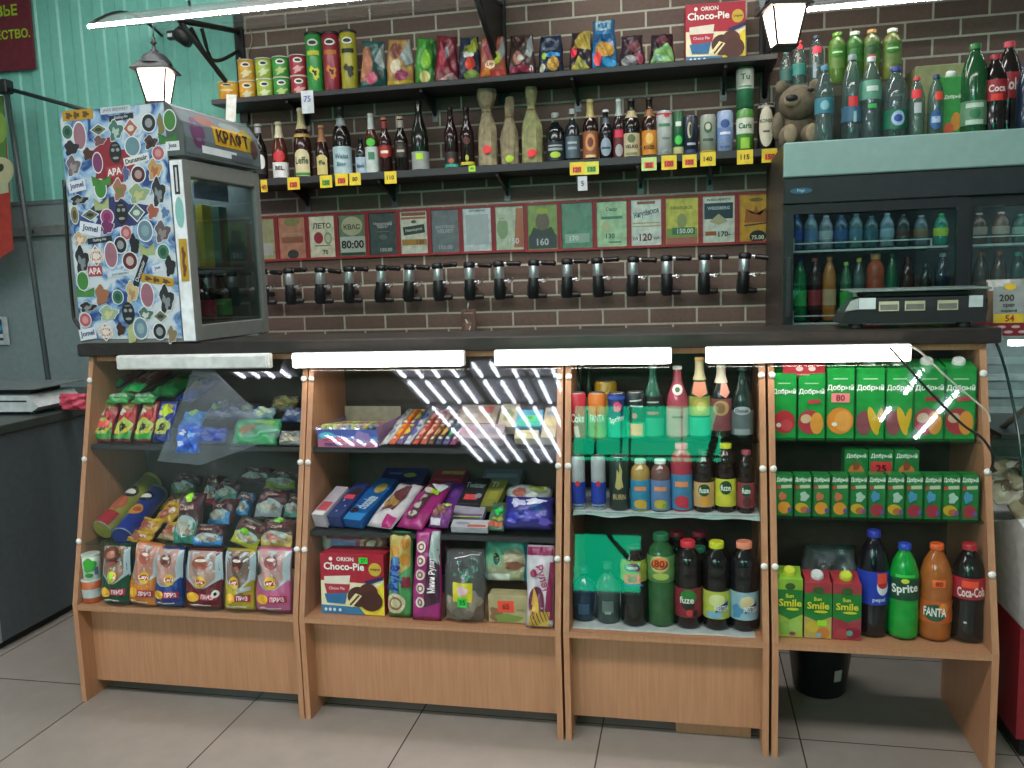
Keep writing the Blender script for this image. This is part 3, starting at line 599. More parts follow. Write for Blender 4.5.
for x, c, tp, nm in [(247.5, '#e3a83a', '#e5d9b0', 'orange yellow'), (265, '#a8bf4a', '#dde2b0', 'pale green'), (282, '#3f9a44', '#b8cf7a', 'green'), (299.5, '#a82f42', '#e2a0a0', 'dark red')]:
    for k in (0, 1):
        p = at(x, 85, 1.38); s = ppm(p); hh = (sh if k == 0 else sh)
        vessel('tube', 'crisp_tube', 'short %s crisp tube, %s of its pair on the upper shelf' % (nm, 'bottom' if k == 0 else 'top'), 'crisps', (p.x, 1.38, Z1+k*sh), 16.5*s/2, sh-.0005, c, cap='#ece7dc', bands=[(.0, .03, '#c4bfb6', 'metal_rim')],
               marks=[('e', .1, .72, 1.1, .26, '#efece2'), ('e', .1, .72, .7, .13, '#2a2623'), ('e', .1, .3, 1.2, .3, tp, 20, .5)], rot=facing(p), group='crisp tubes on the upper shelf')
for x, y0, c, tp, nm in [(314.5, 33, '#2f8f3f', '#d9d93e', 'green'), (331.5, 32.5, '#8e2238', '#d7803a', 'wine red'), (349, 31, '#a39a2c', '#1f2e1c', 'olive yellow')]:
    p = at(x, 60, 1.38); s = ppm(p)
    vessel('tube', 'crisp_tube', 'tall %s crisp tube with a black lid on the upper shelf' % nm, 'crisps', (p.x, 1.38, Z1), 16.5*s/2, at(x, y0, 1.38).z-Z1, c, cap='#2b2a2a', bands=[(.0, .012, '#8e8a84', 'metal_rim')],
           marks=[('e', .0, .82, 1.3, .11, '#e9e7df'), ('e', 0, .82, .9, .06, '#2a2322'), ('r', 0, .66, 1.5, .07, tp), ('e', .1, .35, .9, .22, tp, 30, .5), ('e', .1, .35, .4, .1, '#2a2220', 30, .5)], rot=facing(p), group='crisp tubes on the upper shelf')
def tagc(x, y, w, h, Y, col, label, marks=(), name='price_tag', tilt=0, group='price tags on the shelf edges'):
    p = at(x, y, Y); s = ppm(p); t = thing(name, label, 'price tag', p, (0, tilt, 0), group)
    MB().box(-w*s/2, w*s/2, 0, .0008, -h*s/2, h*s/2, M(col, .5)).obj('tag_card', t)
    if marks: deco('tag_print', t, flat(0), [tuple([m[0]]+[v*s if isinstance(v, (int, float)) else v for v in m[1:]]) if m[0] in 'res' else ('t', m[1], m[2]*s, m[3]*s, m[4]*s, m[5], w*s*.85) for m in marks], nx=1, ny=1)
tagc(231, 108, 11, 26, 1.2788, '#f0f2ee', 'blank white tag hanging under the short yellow crisp tube', tilt=.12)
tagc(307.5, 102, 13, 22, 1.2788, '#e4e8ee', 'white printed tag hanging under the dark red short tubes', [('t', '75', 0, 3, 6, '#6f7fb8')])
# snack bags on the upper shelf
def ub(x, y0, y1, w, col, sh, label, lean=.12, yaw=0, back=None, t=.055, roll=0): return bag('snack_bag', label, 'snack bag', x, y0, y1, w, 1.36, Z1, col, sh, lean=lean, yaw=yaw, t=t, roll=roll, taper=.22, wr=.007, group='snack bags on the upper shelf')
SIL = '#9aa3a4'
ub(374, 40, 84, 27, '#2c5a58', [('p', [(-.5, .15), (-.5, .8), (-.2, .85), (-.05, .5), (-.15, .15)], '#b97b60'), ('p', [(0, .55), (.45, .98), (.5, .5), (.4, .4)], SIL), ('e', -.1, .2, .4, .25, '#c9607a'), ('e', .15, .3, .3, .2, '#3b3b35')], 'green and pink snack bag with a silver corner, next to the tall crisp tubes', yaw=.4, roll=.04)
ub(401, 38, 82, 30, '#a9834b', [('e', -.15, .72, .5, .3, '#8b5348'), ('p', [(.0, .6), (.42, .98), (.5, .5), (.2, .4)], SIL), ('e', -.15, .4, .4, .3, '#d9c9b0'), ('e', .05, .22, .5, .2, '#93385a'), ('r', 0, .06, .9, .1, '#c9a83c')], 'tan snack bag with plum lettering and a silver corner on the upper shelf', yaw=.2)
ub(427, 37, 80, 25, '#3d8a32', [('p', [(.1, .1), (.5, .1), (.5, .95), (.2, .9)], '#245a2c'), ('e', -.1, .5, .4, .4, '#7fb83a'), ('e', -.15, .15, .45, .25, '#d8d58a')], 'bright green snack bag leaning on the upper shelf', yaw=.5, roll=.06)
ub(447, 35, 78, 25, '#76202f', [('e', -.25, .5, .3, .5, '#a8364a'), ('e', -.05, .6, .2, .3, '#8d8f92'), ('p', [(-.4, .05), (.2, .2), (.4, .12), (.4, .05)], '#c9a8a4')], 'dark crimson snack bag right of the bright green one', yaw=.4, roll=.05)
ub(470, 36, 77, 24, '#2b3448', [('p', [(-.3, .6), (.4, .98), (.5, .7), (.0, .5)], '#a7b04a'), ('e', .05, .36, .45, .3, '#e0503f'), ('e', .1, .12, .7, .2, '#7d9a4a'), ('e', 0, .55, .5, .12, '#dfe3e6')], 'navy snack bag with a red price dot and a lime top', yaw=.1)
ub(493, 36, 76, 29, '#ab5c48', [('e', -.12, .72, .45, .4, '#b05a6c'), ('p', [(.2, .5), (.45, .98), (.5, .6), (.4, .4)], SIL), ('e', .2, .45, .35, .3, '#b3c23c'), ('e', -.05, .32, .4, .22, '#f0d9b0'), ('t', 'Lay', -.05, .32, .13, '#b8324a', .3), ('r', 0, .1, .9, .18, '#b33a34'), ('e', -.2, .14, .35, .2, '#d88a3a')], 'crisp bag with a rosy mouth picture and lime price dot on the upper shelf')
ub(522, 34, 74.5, 29, '#4c3634', [('e', -.1, .75, .5, .35, '#35221f'), ('p', [(.15, .5), (.45, .98), (.5, .6), (.35, .4)], SIL), ('e', -.1, .4, .4, .3, '#b07a6a'), ('e', .0, .4, .25, .15, '#d3cfc6'), ('r', 0, .16, .8, .14, '#8a2f48'), ('e', .35, .18, .14, .14, '#dfe3e0')], 'dark brown crisp bag with a bearded mouth picture on the upper shelf')
ub(551, 35, 72, 27, '#1d2945', [('e', 0, .72, .7, .35, '#5b6470'), ('e', 0, .72, .4, .2, '#1d2945'), ('r', .1, .47, .6, .1, '#3d8fd0'), ('e', -.25, .45, .2, .18, '#9ac23c'), ('e', .12, .25, .5, .35, '#c59a48'), ('e', -.3, .15, .25, .2, '#cfd0b8')], 'deep blue crisp bag with a biscuit picture, between brown and yellow bags', t=.05)
ub(581, 31, 70, 26, '#2a2329', [('p', [(-.3, .55), (.0, .95), (.5, .98), (.45, .5)], '#a08c3c'), ('e', -.25, .48, .3, .25, '#e8394e'), ('p', [(-.4, .05), (0, .35), (.4, .08), (.3, .02)], '#c3b455'), ('e', .1, .15, .3, .2, '#8d9248')], 'black and mustard crisp bag with a red price dot', yaw=-.15)
ub(604, 19, 67, 27, '#256a9c', [('r', .0, .86, .7, .2, '#8fb0b8'), ('e', .0, .86, .5, .12, '#3b6f9a'), ('r', .0, .62, .8, .12, '#1c5280'), ('e', .05, .38, .75, .3, '#b58a3a'), ('e', -.22, .22, .3, .28, '#e84c4e'), ('e', .25, .12, .5, .15, '#3a9ad0')], 'tall blue crisp bag with golden crisps and a red price dot', t=.05)
ub(632, 35, 66, 26, '#33222b', [('e', .1, .6, .6, .3, '#7d4a55'), ('e', -.05, .2, .7, .3, '#8d8c90'), ('e', .3, .25, .3, .3, '#a8485e')], 'dark plum snack bag with a grey and pink print, right of the tall blue bag', t=.05)
ub(662, 34, 64, 26, '#2b2028', [('e', .0, .75, .6, .2, '#6d4048'), ('p', [(-.45, .05), (-.3, .45), (.2, .65), (.45, .5), (.45, .05)], '#7fae6c'), ('e', -.1, .2, .5, .2, '#9ecbb8')], 'dark snack bag with a green lower half beside the red cake box', t=.05)
def pie_box(loc, w, h, rot, label, tagcol=None, group='red chocolate pie boxes'):
    fr_ = [('r', 0, .775, 1, .45, '#b01c34'), ('p', [(-.5, .0), (.5, 0), (.5, .62), (.2, .52), (-.5, .55)], '#f0e6c0'), ('p', [(-.1, 0), (.5, 0), (.5, .55), (.2, .3)], '#e8cf38'), ('p', [(-.5, 0), (.2, 0), (.1, .12), (-.5, .14)], '#3a78a8'),
           ('t', 'ORION', -.1, .915, .07, '#f6efe8', .42), ('e', -.33, .915, .06, .065, '#f6efe8'), ('t', 'Choco-Pie', -.12, .795, .125, '#fbf6ee', .72),
           ('e', .37, .76, .2, .22, '#cfae3a'), ('t', 'Original', .37, .76, .05, '#7a3a1c', .15), ('p', [(-.44, .62), (-.02, .65), (-.04, .5), (-.44, .47)], '#e6dccb'), ('p', [(-.44, .5), (-.03, .5), (-.06, .36), (-.4, .32)], '#b3283c'), ('t', 'Choco Pie', -.24, .43, .05, '#e8ccd0', .3),
           ('p', [(-.44, .33), (-.08, .36), (-.12, .17), (-.4, .18)], '#2f6a9c'), ('p', [(.2, .56), (.5, .66), (.5, .6), (.24, .5)], '#2a2a60'), ('e', .1, .30, .34, .34, '#4a231c'), ('e', .26, .38, .3, .3, '#54291f'), ('e', .3, .24, .36, .34, '#4a211b'),
           ('p', [(-.1, .16), (.0, .12), (.16, .32), (.06, .36)], '#f0e2a8'), ('p', [(-.04, .17), (-.02, .15), (.13, .32), (.1, .335)], '#4a231c')]+[('e', -.42+.07*k+(.02 if k == 3 else 0), .075, .045, .055, '#e6eef2') for k in range(4)]
    if tagcol: fr_.append(('r', .2, .91, .14, .1, tagcol)); fr_.append(('t', '27', .2, .91, .06, '#1c5a28'))
    return packbox('pie_box', label, 'biscuit box', loc, w, .09, h, '#b3263a', fr_, rot=rot, group=group)
p = at(715.5, 57, 1.38); s = ppm(p); pie_box((p.x, 1.37, Z1), 58*s, at(714, 3, 1.37).z-Z1, (0, 0, .08), 'red chocolate pie box standing at the right end of the upper shelf')

# ---------------------------------------------------------------- bottles and cans on the lower shelf
YB = 1.375
def bb(kind, x, yt, w, body, label, cap=None, bands=(), marks=(), nm='beer_bottle', cat='bottle', g='beer bottles on the lower wall shelf', **k): return stand(kind, nm, label, cat, x, yt, YB, Z2, w, body, ybot=170, cap=cap, bands=bands, marks=marks, group=g, **k)
bb('beer', 259, 124, 15, '#17130f', 'black swing top bottle half hidden behind the fridge', '#d9d9d4', [(.12, .5, '#1a1614'), (.84, .94, '#b9bcc0', 'neck_foil')], [('e', .4, .33, .9, .25, '#e4e2dc')])
bb('belg', 279.5, 122, 15.5, '#5a2a1c', 'amber bottle with cream foil neck and a red round label', '#d9cfa8', [(.72, .955, '#e0d8b8', 'neck_foil'), (.04, .3, '#dadbd8')], [('e', 0, .4, 1.5, .2, '#c92f38'), ('t', 'BEL', 0, .2, .07, '#2a2220', 1.2)])
bb('champ', 302, 108, 18, '#331712', 'large brown bottle with pale foil and an arched cream label', '#dbd3b4', [(.7, .955, '#cfc08c', 'neck_foil'), (.58, .63, '#c9a85c', 'neck_label')], [('r', 0, .17, 1.7, .28, '#cfc49a'), ('e', 0, .31, 1.7, .2, '#cfc49a'), ('t', 'Leffe', 0, .25, .1, '#2a4a30', 1.4), ('r', 0, .06, 1.7, .04, '#3f8a3a')])
bb('belg', 322, 125.5, 13.5, '#2a1610', 'small brown bottle with gold neck and an arched cream label', '#b5855a', [(.68, .955, '#a9714c', 'neck_foil')], [('r', 0, .2, 1.6, .3, '#c9b978'), ('e', 0, .35, 1.6, .16, '#c9b978'), ('t', 'ffe', 0, .28, .09, '#2a4a30', 1)])
bb('beer', 341.5, 106.5, 18.5, '#1b1714', 'tall black bottle with a large pale blue square label', '#17181a', [(.02, .42, '#a9c0c6'), (.72, .83, '#8b9498', 'neck_label')], [('t', 'Weiss', 0, .28, .07, '#54707c', 1.5), ('t', 'Bier', 0, .17, .06, '#54707c', 1.2)])
bb('beer', 361, 138, 11.5, '#15171d', 'short black bottle with a pale label, leaning close to the tall blue labelled one', '#1a1c22', [(.02, .48, '#9fb4c4')], [('t', 'Bock', 0, .25, .1, '#33465c', 1.3)])
bb('beer', 371.5, 113.5, 13.5, '#4c2c1c', 'amber bottle with white label and a lime green price dot', '#d8dad6', [(.03, .45, '#b9c5c0'), (.74, .95, '#c4ccc8', 'neck_foil')], [('e', 0, .52, 1.3, .13, '#4fc43c'), ('r', 0, .3, .9, .12, '#3f7d5c')])
bb('beer', 385, 117.5, 13.5, '#2a1512', 'dark red labelled brown bottle, left one of the twin caps', '#c46a38', [(.3, .5, '#7c2424'), (.8, .93, '#8c3430', 'neck_label')], [('e', 0, .38, 1.4, .22, '#a42c2c'), ('r', 0, .38, 1.1, .05, '#e4d4c0')])
bb('beer', 401, 116.5, 14, '#15120f', 'black bottle with a dark arched label and a tan cap', '#b59a78', [(.27, .52, '#26211e'), (.8, .93, '#a8a094', 'neck_label')], [('e', 0, .38, 1.4, .2, '#3b342e'), ('r', 0, .38, 1, .04, '#b8b0a0')])
bb('champ', 419.5, 101, 17.5, '#141a14', 'tall dark green wine style bottle with grey label and lime dot', '#15171a', [(.03, .28, '#8e9490')], [('r', 0, .21, .8, .09, '#a6d42c')])
bb('beer', 451, 107, 14, '#241111', 'slim black bottle with a teal ring, left of its yellow ringed twin', '#16181a', [(.04, .09, '#2f9a86', 'ring_label'), (.09, .28, '#2b2322')], [('e', 0, .14, .8, .08, '#a0563a')])
bb('beer', 467, 107, 14, '#221112', 'slim black bottle with a yellow ring and a pear picture', '#16181a', [(.06, .11, '#c2b43a', 'ring_label')], [('e', 0, .17, .5, .1, '#9fa83c'), ('e', 0, .45, 1.0, .12, '#52201f')])
def wrapped(x, yt, w, label, top, col, dot, dotz, tiltx=0):
    p = at(x, 165, YB); h = at(x, yt, YB).z-Z2; r = w*ppm(p)/2; t = thing('paper_wrapped_bottle', label, 'bottle', (p.x, YB, Z2), (0, 0, facing(p)), 'bottles wrapped in brown paper'); mb = MB(); vs = []; fs = []; n = 22
    zs = [0, .03, .2, .4, .5, .6, .68, .74, .8, .88, .95, 1]; rr = [.9, 1, 1, .98, .88, .66, .48, top[0], top[1], top[2], top[3], top[3]*.9]
    for z, q in zip(zs, rr):
        for i in range(n):
            a = 2*PI*i/n; k = 1+(.09 if z > .45 else .05)*math.sin(a*5+z*9+x)+(.05)*math.sin(a*9-z*4); vs.append((q*r*k*math.cos(a)+tiltx*max(0, z-.7)*r*3, q*r*k*math.sin(a)*(.75 if z > .8 else 1), z*h))
    for k in range(len(zs)-1):
        for i in range(n): j = (i+1) % n; fs.append([k*n+i, k*n+j, k*n+n+j, k*n+n+i])
    mb.add(vs, fs+[list(range(n))[::-1], list(range(len(vs)-n, len(vs)))], M(col, .75, var=.15)); mb.obj('paper_wrap', t)
    deco('price_sticker', t, lambda u, v, hh: (u, -math.sqrt(max(.0, (r*1.1)**2-u*u))-hh, v), [('e', 0, dotz*h, r*.95, h*.1, dot, 10, .1)], rough=.5, lift=.001)
    MB().lathe([(r*.5, .70*h), (r*.53, .71*h), (r*.5, .72*h)], M('#6e5c3c', .8), 14, caps=False).obj('string_tie', t)
wrapped(488.6, 89, 19, 'brown paper wrapped bottle with a wide open top and a red dot', (.5, .75, .95, 1), '#8f8468', '#e0343c', .22)
wrapped(510.5, 97, 18, 'brown paper wrapped bottle with a bent top and a lime sticker', (.42, .45, .5, .45), '#867b60', '#a8cc30', .1, .2)
wrapped(533, 87, 21, 'greenish paper wrapped bottle with gathered top and a red dot', (.36, .42, .5, .55), '#8a8c60', '#e0343c', .14)
bb('rum', 555.5, 113, 19, '#10171a', 'squat black rum style bottle with a grey printed label', '#8c9490', [(.05, .42, '#1c262b')], [('r', 0, .34, 1.5, .03, '#9ea7a8'), ('r', 0, .27, 1.6, .05, '#8c979a'), ('e', 0, .16, 1.1, .12, '#a7c83a')], nm='liquor_bottle')
bb('rum', 572.5, 109, 14.5, '#1c262b', 'dark clear necked bottle with a blue grey label', '#9aa6a8', [(.08, .48, '#4c5d68')], [('r', 0, .36, 1.3, .04, '#a7b4ba'), ('r', 0, .26, 1.2, .05, '#8ea0ac')], nm='liquor_bottle')
bb('beer', 590.5, 99.5, 15.5, '#1d110c', 'brown bottle with gold foil neck and a bronze label', '#c9b47c', [(.7, .955, '#b3a468', 'neck_foil'), (.05, .48, '#8e5638')], [('e', 0, .3, 1.3, .28, '#c98c5c'), ('e', 0, .3, .7, .16, '#6a2e1c'), ('r', 0, .08, 1.3, .04, '#d9c08a')])
bb('beer', 606, 110, 13.5, '#17181c', 'short black bottle with white cap and a rounded blue grey label', '#d5dbe0', [(.72, .84, '#4f5a68', 'neck_label')], [('e', 0, .26, 1.6, .36, '#8b9cab'), ('r', 0, .24, 1.3, .04, '#2c3c50')])
bb('beer', 619, 99, 12.5, '#1f1414', 'black bottle with pale neck foil and a crimson label', '#cdd4d0', [(.72, .955, '#a7b8b4', 'neck_foil'), (.04, .5, '#5a1f24')], [('r', 0, .42, 1.3, .12, '#cf2f4c'), ('e', 0, .15, 1.2, .2, '#9aa09c')])
bb('beer', 631.5, 99, 17, '#14120f', 'black bottle with a gold crest neck label and cream label', '#22201e', [(.68, .8, '#b3a57e', 'neck_label'), (.04, .42, '#b7ad8c')], [('e', .0, .33, .9, .14, '#5c6a44'), ('t', 'VELKO', 0, .2, .06, '#2f2a22', 1.5), ('r', 0, .08, 1.4, .04, '#7c8a5c')])
bb('beer', 649.5, 97.5, 15.5, '#2a150c', 'brown bottle with a bright orange label and a long dark neck', '#201c1a', [(.68, .8, '#8a5a30', 'neck_label'), (.05, .45, '#c4802c')], [('e', 0, .31, 1.0, .18, '#e0b45c'), ('t', 'KOZEL', 0, .17, .06, '#3b1d10', 1.4)])
def cn(x, yt, w, body, label, bands=(), marks=(), z=Z2, yb=155, top=None):
    p = at(x, yb-20, YB); s = ppm(p); h = at(x, yt, YB).z-z
    return vessel('can', 'beer_can', label, 'can', (p.x, YB, z), w*s/2, h, body, bands=bands, marks=marks, rot=facing(p), group='beer cans on the lower wall shelf')
cn(664.5, 111, 16, '#a9b1ae', 'silver white can with a red top and green wording, leftmost can', [(.9, .93, '#b8303c', 'ring_label')], [('r', 0, .68, 1.4, .06, '#3f8a5c'), ('e', .3, .88, .7, .08, '#c43a44'), ('r', .2, .4, .9, .03, '#7c8784'), ('r', 0, .12, 1.2, .04, '#8f9a96')])
cn(678.5, 111, 11, '#1d5a36', 'slim dark green can between the silver and navy cans', [(.0, .2, '#c9c78c', 'ring_label')], [('e', 0, .35, 1.3, .2, '#46c24a'), ('r', 0, .7, 1, .1, '#d9e2d8')])
cn(690.5, 116, 14.5, '#1a2438', 'navy black can with a gold harp shaped emblem', [], [('e', -.1, .62, .6, .4, '#b5b087'), ('e', .0, .62, .35, .3, '#1a2438'), ('r', .1, .28, 1.1, .06, '#a9b0b8'), ('r', 0, .1, 1.4, .08, '#27406c')])
cn(708, 115, 16, '#8d9a8a', 'sage silver can with a dark round crest', [(.0, .1, '#b59a4c', 'ring_label')], [('e', 0, .66, 1.0, .28, '#3c5c4a'), ('e', 0, .68, .6, .16, '#b9bca0'), ('r', 0, .36, 1.3, .06, '#41544a')])
cn(725, 111, 16, '#8fa3c4', 'pale blue can with a darker blue crest', [(.3, .6, '#6c86b4', 'ring_label')], [('e', 0, .68, 1.1, .2, '#31508c'), ('r', 0, .46, 1.3, .06, '#e0e6f0'), ('r', 0, .15, 1.2, .05, '#4b68a0')])
kz = at(745, 109.5, YB).z
cn(745, 109.5, 17, '#4c8a3c', 'green and white can, bottom one of the stacked pair', [(.42, .78, '#c9d0c0', 'ring_label')], [('t', 'Carls', 0, .6, .13, '#2a6a3a', 1.5), ('r', 0, .2, 1, .25, '#8fc23c')])
cn(745, 66, 17, '#2d6a4a', 'green and silver can standing on top of another can', [(.45, .9, '#b9c3ba', 'ring_label')], [('t', 'Tu', 0, .72, .14, '#2c6a48', 1), ('r', 0, .5, 1.5, .04, '#4c8a68')], z=kz, yb=110)
cn(766, 104, 17, '#1f1d1c', 'black can with a large cream oval label, rightmost on the shelf', [(.9, .95, '#8e8a80', 'ring_label')], [('e', 0, .5, 1.7, .85, '#c9c4ae'), ('t', 'KONIX', 0, .62, .08, '#2a2624', 1.4), ('r', 0, .4, .7, .04, '#5c5448')])
# price tags along the lower shelf
YL, OR, GR = '#e0c62c', '#ef7a3c', '#63c83c'
for x, y, w, h, c, dot, num, lb in [(264, 186, 7, 12, YL, '#f09a2c', '40', 'narrow yellow tag beside the fridge, below the swing top bottle'), (293.5, 183.5, 13, 12, YL, '#ef5a48', '120', 'yellow tag with a coral price below the amber foil bottles'),
    (326, 181.5, 13, 12, YL, '#3fb84c', '130', 'yellow tag with a green price below the small brown bottle'), (341.5, 179.5, 13.5, 12, YL, '#ef5a48', '150', 'yellow tag with a coral price below the tall blue labelled bottle'), (355, 179, 12, 12, YL, None, '80', 'plain yellow tag touching its coral priced neighbour'),
    (390.5, 177.5, 12.5, 12, YL, None, '110', 'lone plain yellow tag below the twin dark bottles'), (472, 168.5, 7, 6, '#9ed42c', None, '90', 'tiny lime tag on the shelf edge left of the paper wrapped bottles'), (577, 168.5, 14.5, 12.5, YL, '#ef5a48', '120', 'yellow tag with a coral price below the rum style bottle'),
    (591.5, 168, 14.5, 12.5, '#d8d24a', '#3fb84c', '130', 'yellow tag with a green price below the bronze labelled bottle'), (582.5, 183.5, 9.5, 14, '#c4cbd0', None, '5', 'small grey paper tag hanging below two yellow tags'), (649, 164, 15, 13, '#bcd884', '#ef4a3c', '85', 'pale green tag below the orange labelled bottle'),
    (669, 162.5, 15, 14, YL, '#ef4a3c', '100', 'yellow tag with a red price below the silver white can'), (689.5, 161, 14, 12.5, YL, '#ef4a3c', '100', 'yellow tag with a red price below the navy black can'), (708, 159, 15, 13.5, YL, None, '140', 'yellow tag reading 140 below the sage silver can'),
    (745, 157, 15.5, 14, YL, None, '115', 'yellow tag reading 115 below the stacked cans'), (770, 155.5, 16, 13.5, YL, '#ef6a3c', '150', 'yellow tag with a coral price at the right end of the shelf')]:
    mk = [('r', 0, -1.2, w*.6, h*.45, dot)] if dot else []
    tagc(x, y, w, h, 1.2788, c, lb, mk+[('t', num, 0, -1.2 if dot else 0, h*.36, '#6a2a1c' if dot else '#4a3c1a')])

# ---------------------------------------------------------------- framed beer posters
XB = [246, 277, 307.5, 337, 367.5, 398.5, 429.5, 461, 493.5, 525.5, 559.5, 594.5, 629, 663.5, 700.5, 737, 775.5]
PL = [('#8f9268', 'olive poster mostly hidden by the fridge edge', [('r', 0, .25, .8, .3, '#b8bcb0'), ('e', 0, .72, .7, .35, '#a7a67c')]),
 ('#a9745c', 'terracotta poster with a green crown and a round seal', [('e', 0, .88, .6, .2, '#8c8f4c'), ('r', 0, .45, .8, .15, '#9a6248'), ('e', 0, .1, .42, .22, '#3b4038'), ('r', 0, .6, .7, .05, '#c2a27a')]),
 ('#c9cbb0', 'cream poster reading ЛЕТО with a red apple', [('t', 'ЛЕТО', 0, .76, .14, '#3d4a3c', .75), ('e', -.15, .47, .36, .28, '#a8283c'), ('e', .22, .45, .3, .3, '#9fae84'), ('e', .22, .45, .2, .2, '#d6d8bc'), ('t', '70', .1, .12, .11, '#23241f'), ('r', .0, .28, .6, .03, '#8b9a78')]),
 ('#5d6e58', 'green and white poster reading КВАС 80.00', [('r', 0, .28, .94, .38, '#c6ccc4'), ('e', 0, .72, .8, .46, '#c0bf9c'), ('t', 'КВАС', 0, .70, .13, '#3a4a38', .62), ('t', '80:00', 0, .28, .2, '#1d2422', .85), ('r', 0, .05, .9, .06, '#32493c')]),
 ('#3e4c4c', 'dark slate poster with white lettering and 150.00', [('t', 'Чешский', 0, .74, .09, '#c9cfcb', .75), ('t', 'бархат', 0, .66, .08, '#c9cfcb', .6), ('e', 0, .42, .3, .12, '#6c7a78'), ('t', '150.00', .1, .12, .09, '#d0d6d2', .5), ('r', 0, .55, .5, .012, '#8c9896')]),
 ('#bfc2b4', 'white poster with a green banner and golden band', [('r', 0, .93, .9, .08, '#8c5a3c'), ('r', 0, .84, .9, .05, '#b0703c'), ('r', .0, .56, .8, .2, '#33443a', 6), ('t', 'Немецкое', 0, .56, .08, '#d9ddd4', .7, .1), ('r', 0, .27, .92, .14, '#b98a44'), ('t', '130', .22, .27, .1, '#5a3a1c'), ('e', 0, .75, .2, .08, '#5c6a58')]),
 ('#626c70', 'plain grey poster reading VELVET 150', [('t', 'BANTERED', 0, .60, .07, '#b5bdc0', .75), ('t', 'VELVET', 0, .50, .09, '#c2c9cc', .6), ('t', '150.00', .0, .12, .1, '#b9c1c4', .5), ('e', 0, .82, .2, .08, '#7f898c')]),
 ('#b7c6c8', 'almost blank pale poster with one line of wording', [('t', 'ЖИГУЛЁВСКОЕ', 0, .94, .05, '#3c484c', .8), ('r', .0, .5, .8, .7, '#bccacb')]),
 ('#a8b8a0', 'pale green poster with an orange side and 150', [('p', [(.15, .05), (.48, .05), (.48, .95), (.25, .95)], '#b8704c'), ('e', -.25, .5, .4, .5, '#8fae7c'), ('t', '150', .15, .2, .14, '#e9ede8', .55), ('r', -.1, .7, .5, .05, '#c9d2c4')]),
 ('#6f8a3c', 'green poster of a hop cone with 160', [('r', 0, .17, .94, .3, '#3a4048'), ('e', 0, .62, .46, .42, '#6a5c48'), ('p', [(-.45, .3), (-.3, .5), (0, .42), (.3, .5), (.45, .3)], '#2f3c34'), ('t', '160', 0, .17, .16, '#c9d2d0', .6), ('e', 0, .86, .4, .14, '#a3b83c')]),
 ('#4f8068', 'sea green poster with a faint oval and 170', [('e', -.1, .62, .6, .4, '#6b9a7e'), ('r', 0, .22, .8, .2, '#9fc0ac'), ('t', '170', -.1, .22, .12, '#e2eee6', .5)]),
 ('#9dba96', 'mint poster with green wording and 130', [('t', 'Сидр', 0, .82, .1, '#3d7a5c', .6), ('r', .0, .64, .7, .06, '#4f9470'), ('e', -.2, .45, .3, .2, '#c8cf9a'), ('t', '130', -.05, .24, .11, '#2f4638', .5), ('r', .1, .1, .4, .03, '#5d8a6c')]),
 ('#c3c9c4', 'white poster with blue script and 120 руб', [('r', 0, .93, .6, .06, '#9c4a38'), ('t', 'Жигулёвское', 0, .70, .16, '#2c3c5c', .86, .2), ('r', 0, .42, .9, .02, '#c9a83c'), ('r', 0, .49, .9, .02, '#c9a83c'), ('t', '1л', -.36, .16, .08, '#7c2434'), ('t', '120', -.02, .18, .17, '#7c2440', .42), ('t', 'руб', .34, .15, .07, '#7c2440')]),
 ('#b5ae48', 'yellow green poster with a jug and a green price', [('r', 0, .2, .94, .28, '#8fa050'), ('t', 'НЕМЕЦКОЕ', 0, .78, .08, '#7c6a2c', .8), ('e', .0, .5, .3, .32, '#9aa064'), ('r', .05, .28, .7, .15, '#3c7048'), ('t', '150.00', .1, .28, .11, '#dfe8dc', .5), ('r', 0, .07, .94, .14, '#b8645c')]),
 ('#b9c0b4', 'white and navy poster with a mountain and 170', [('t', '5% БЕЗ ЖИВОГО', 0, .92, .05, '#3b3f44', .85), ('r', 0, .68, .9, .34, '#28344c'), ('p', [(-.3, .45), (0, .62), (.3, .45), (0, .38)], '#b9b48c'), ('t', 'WEISSBERG', 0, .74, .07, '#c4ccd6', .75), ('r', -.25, .2, .35, .09, '#a8502c'), ('t', '170-', .18, .18, .12, '#2f2c28', .45)]),
 ('#b8862a', 'amber poster with a castle skyline and a black seal', [('p', [(-.35, .4), (-.3, .7), (-.1, .58), (0, .76), (.12, .55), (.3, .7), (.38, .4)], '#a8602c'), ('r', 0, .36, .7, .03, '#4a3018', 5), ('e', .05, .1, .5, .26, '#23201c'), ('t', '75.00', .05, .08, .09, '#e4e0d0', .42), ('e', 0, .88, .4, .08, '#7c5a20')])]
RF = M('#a02a32', .45)
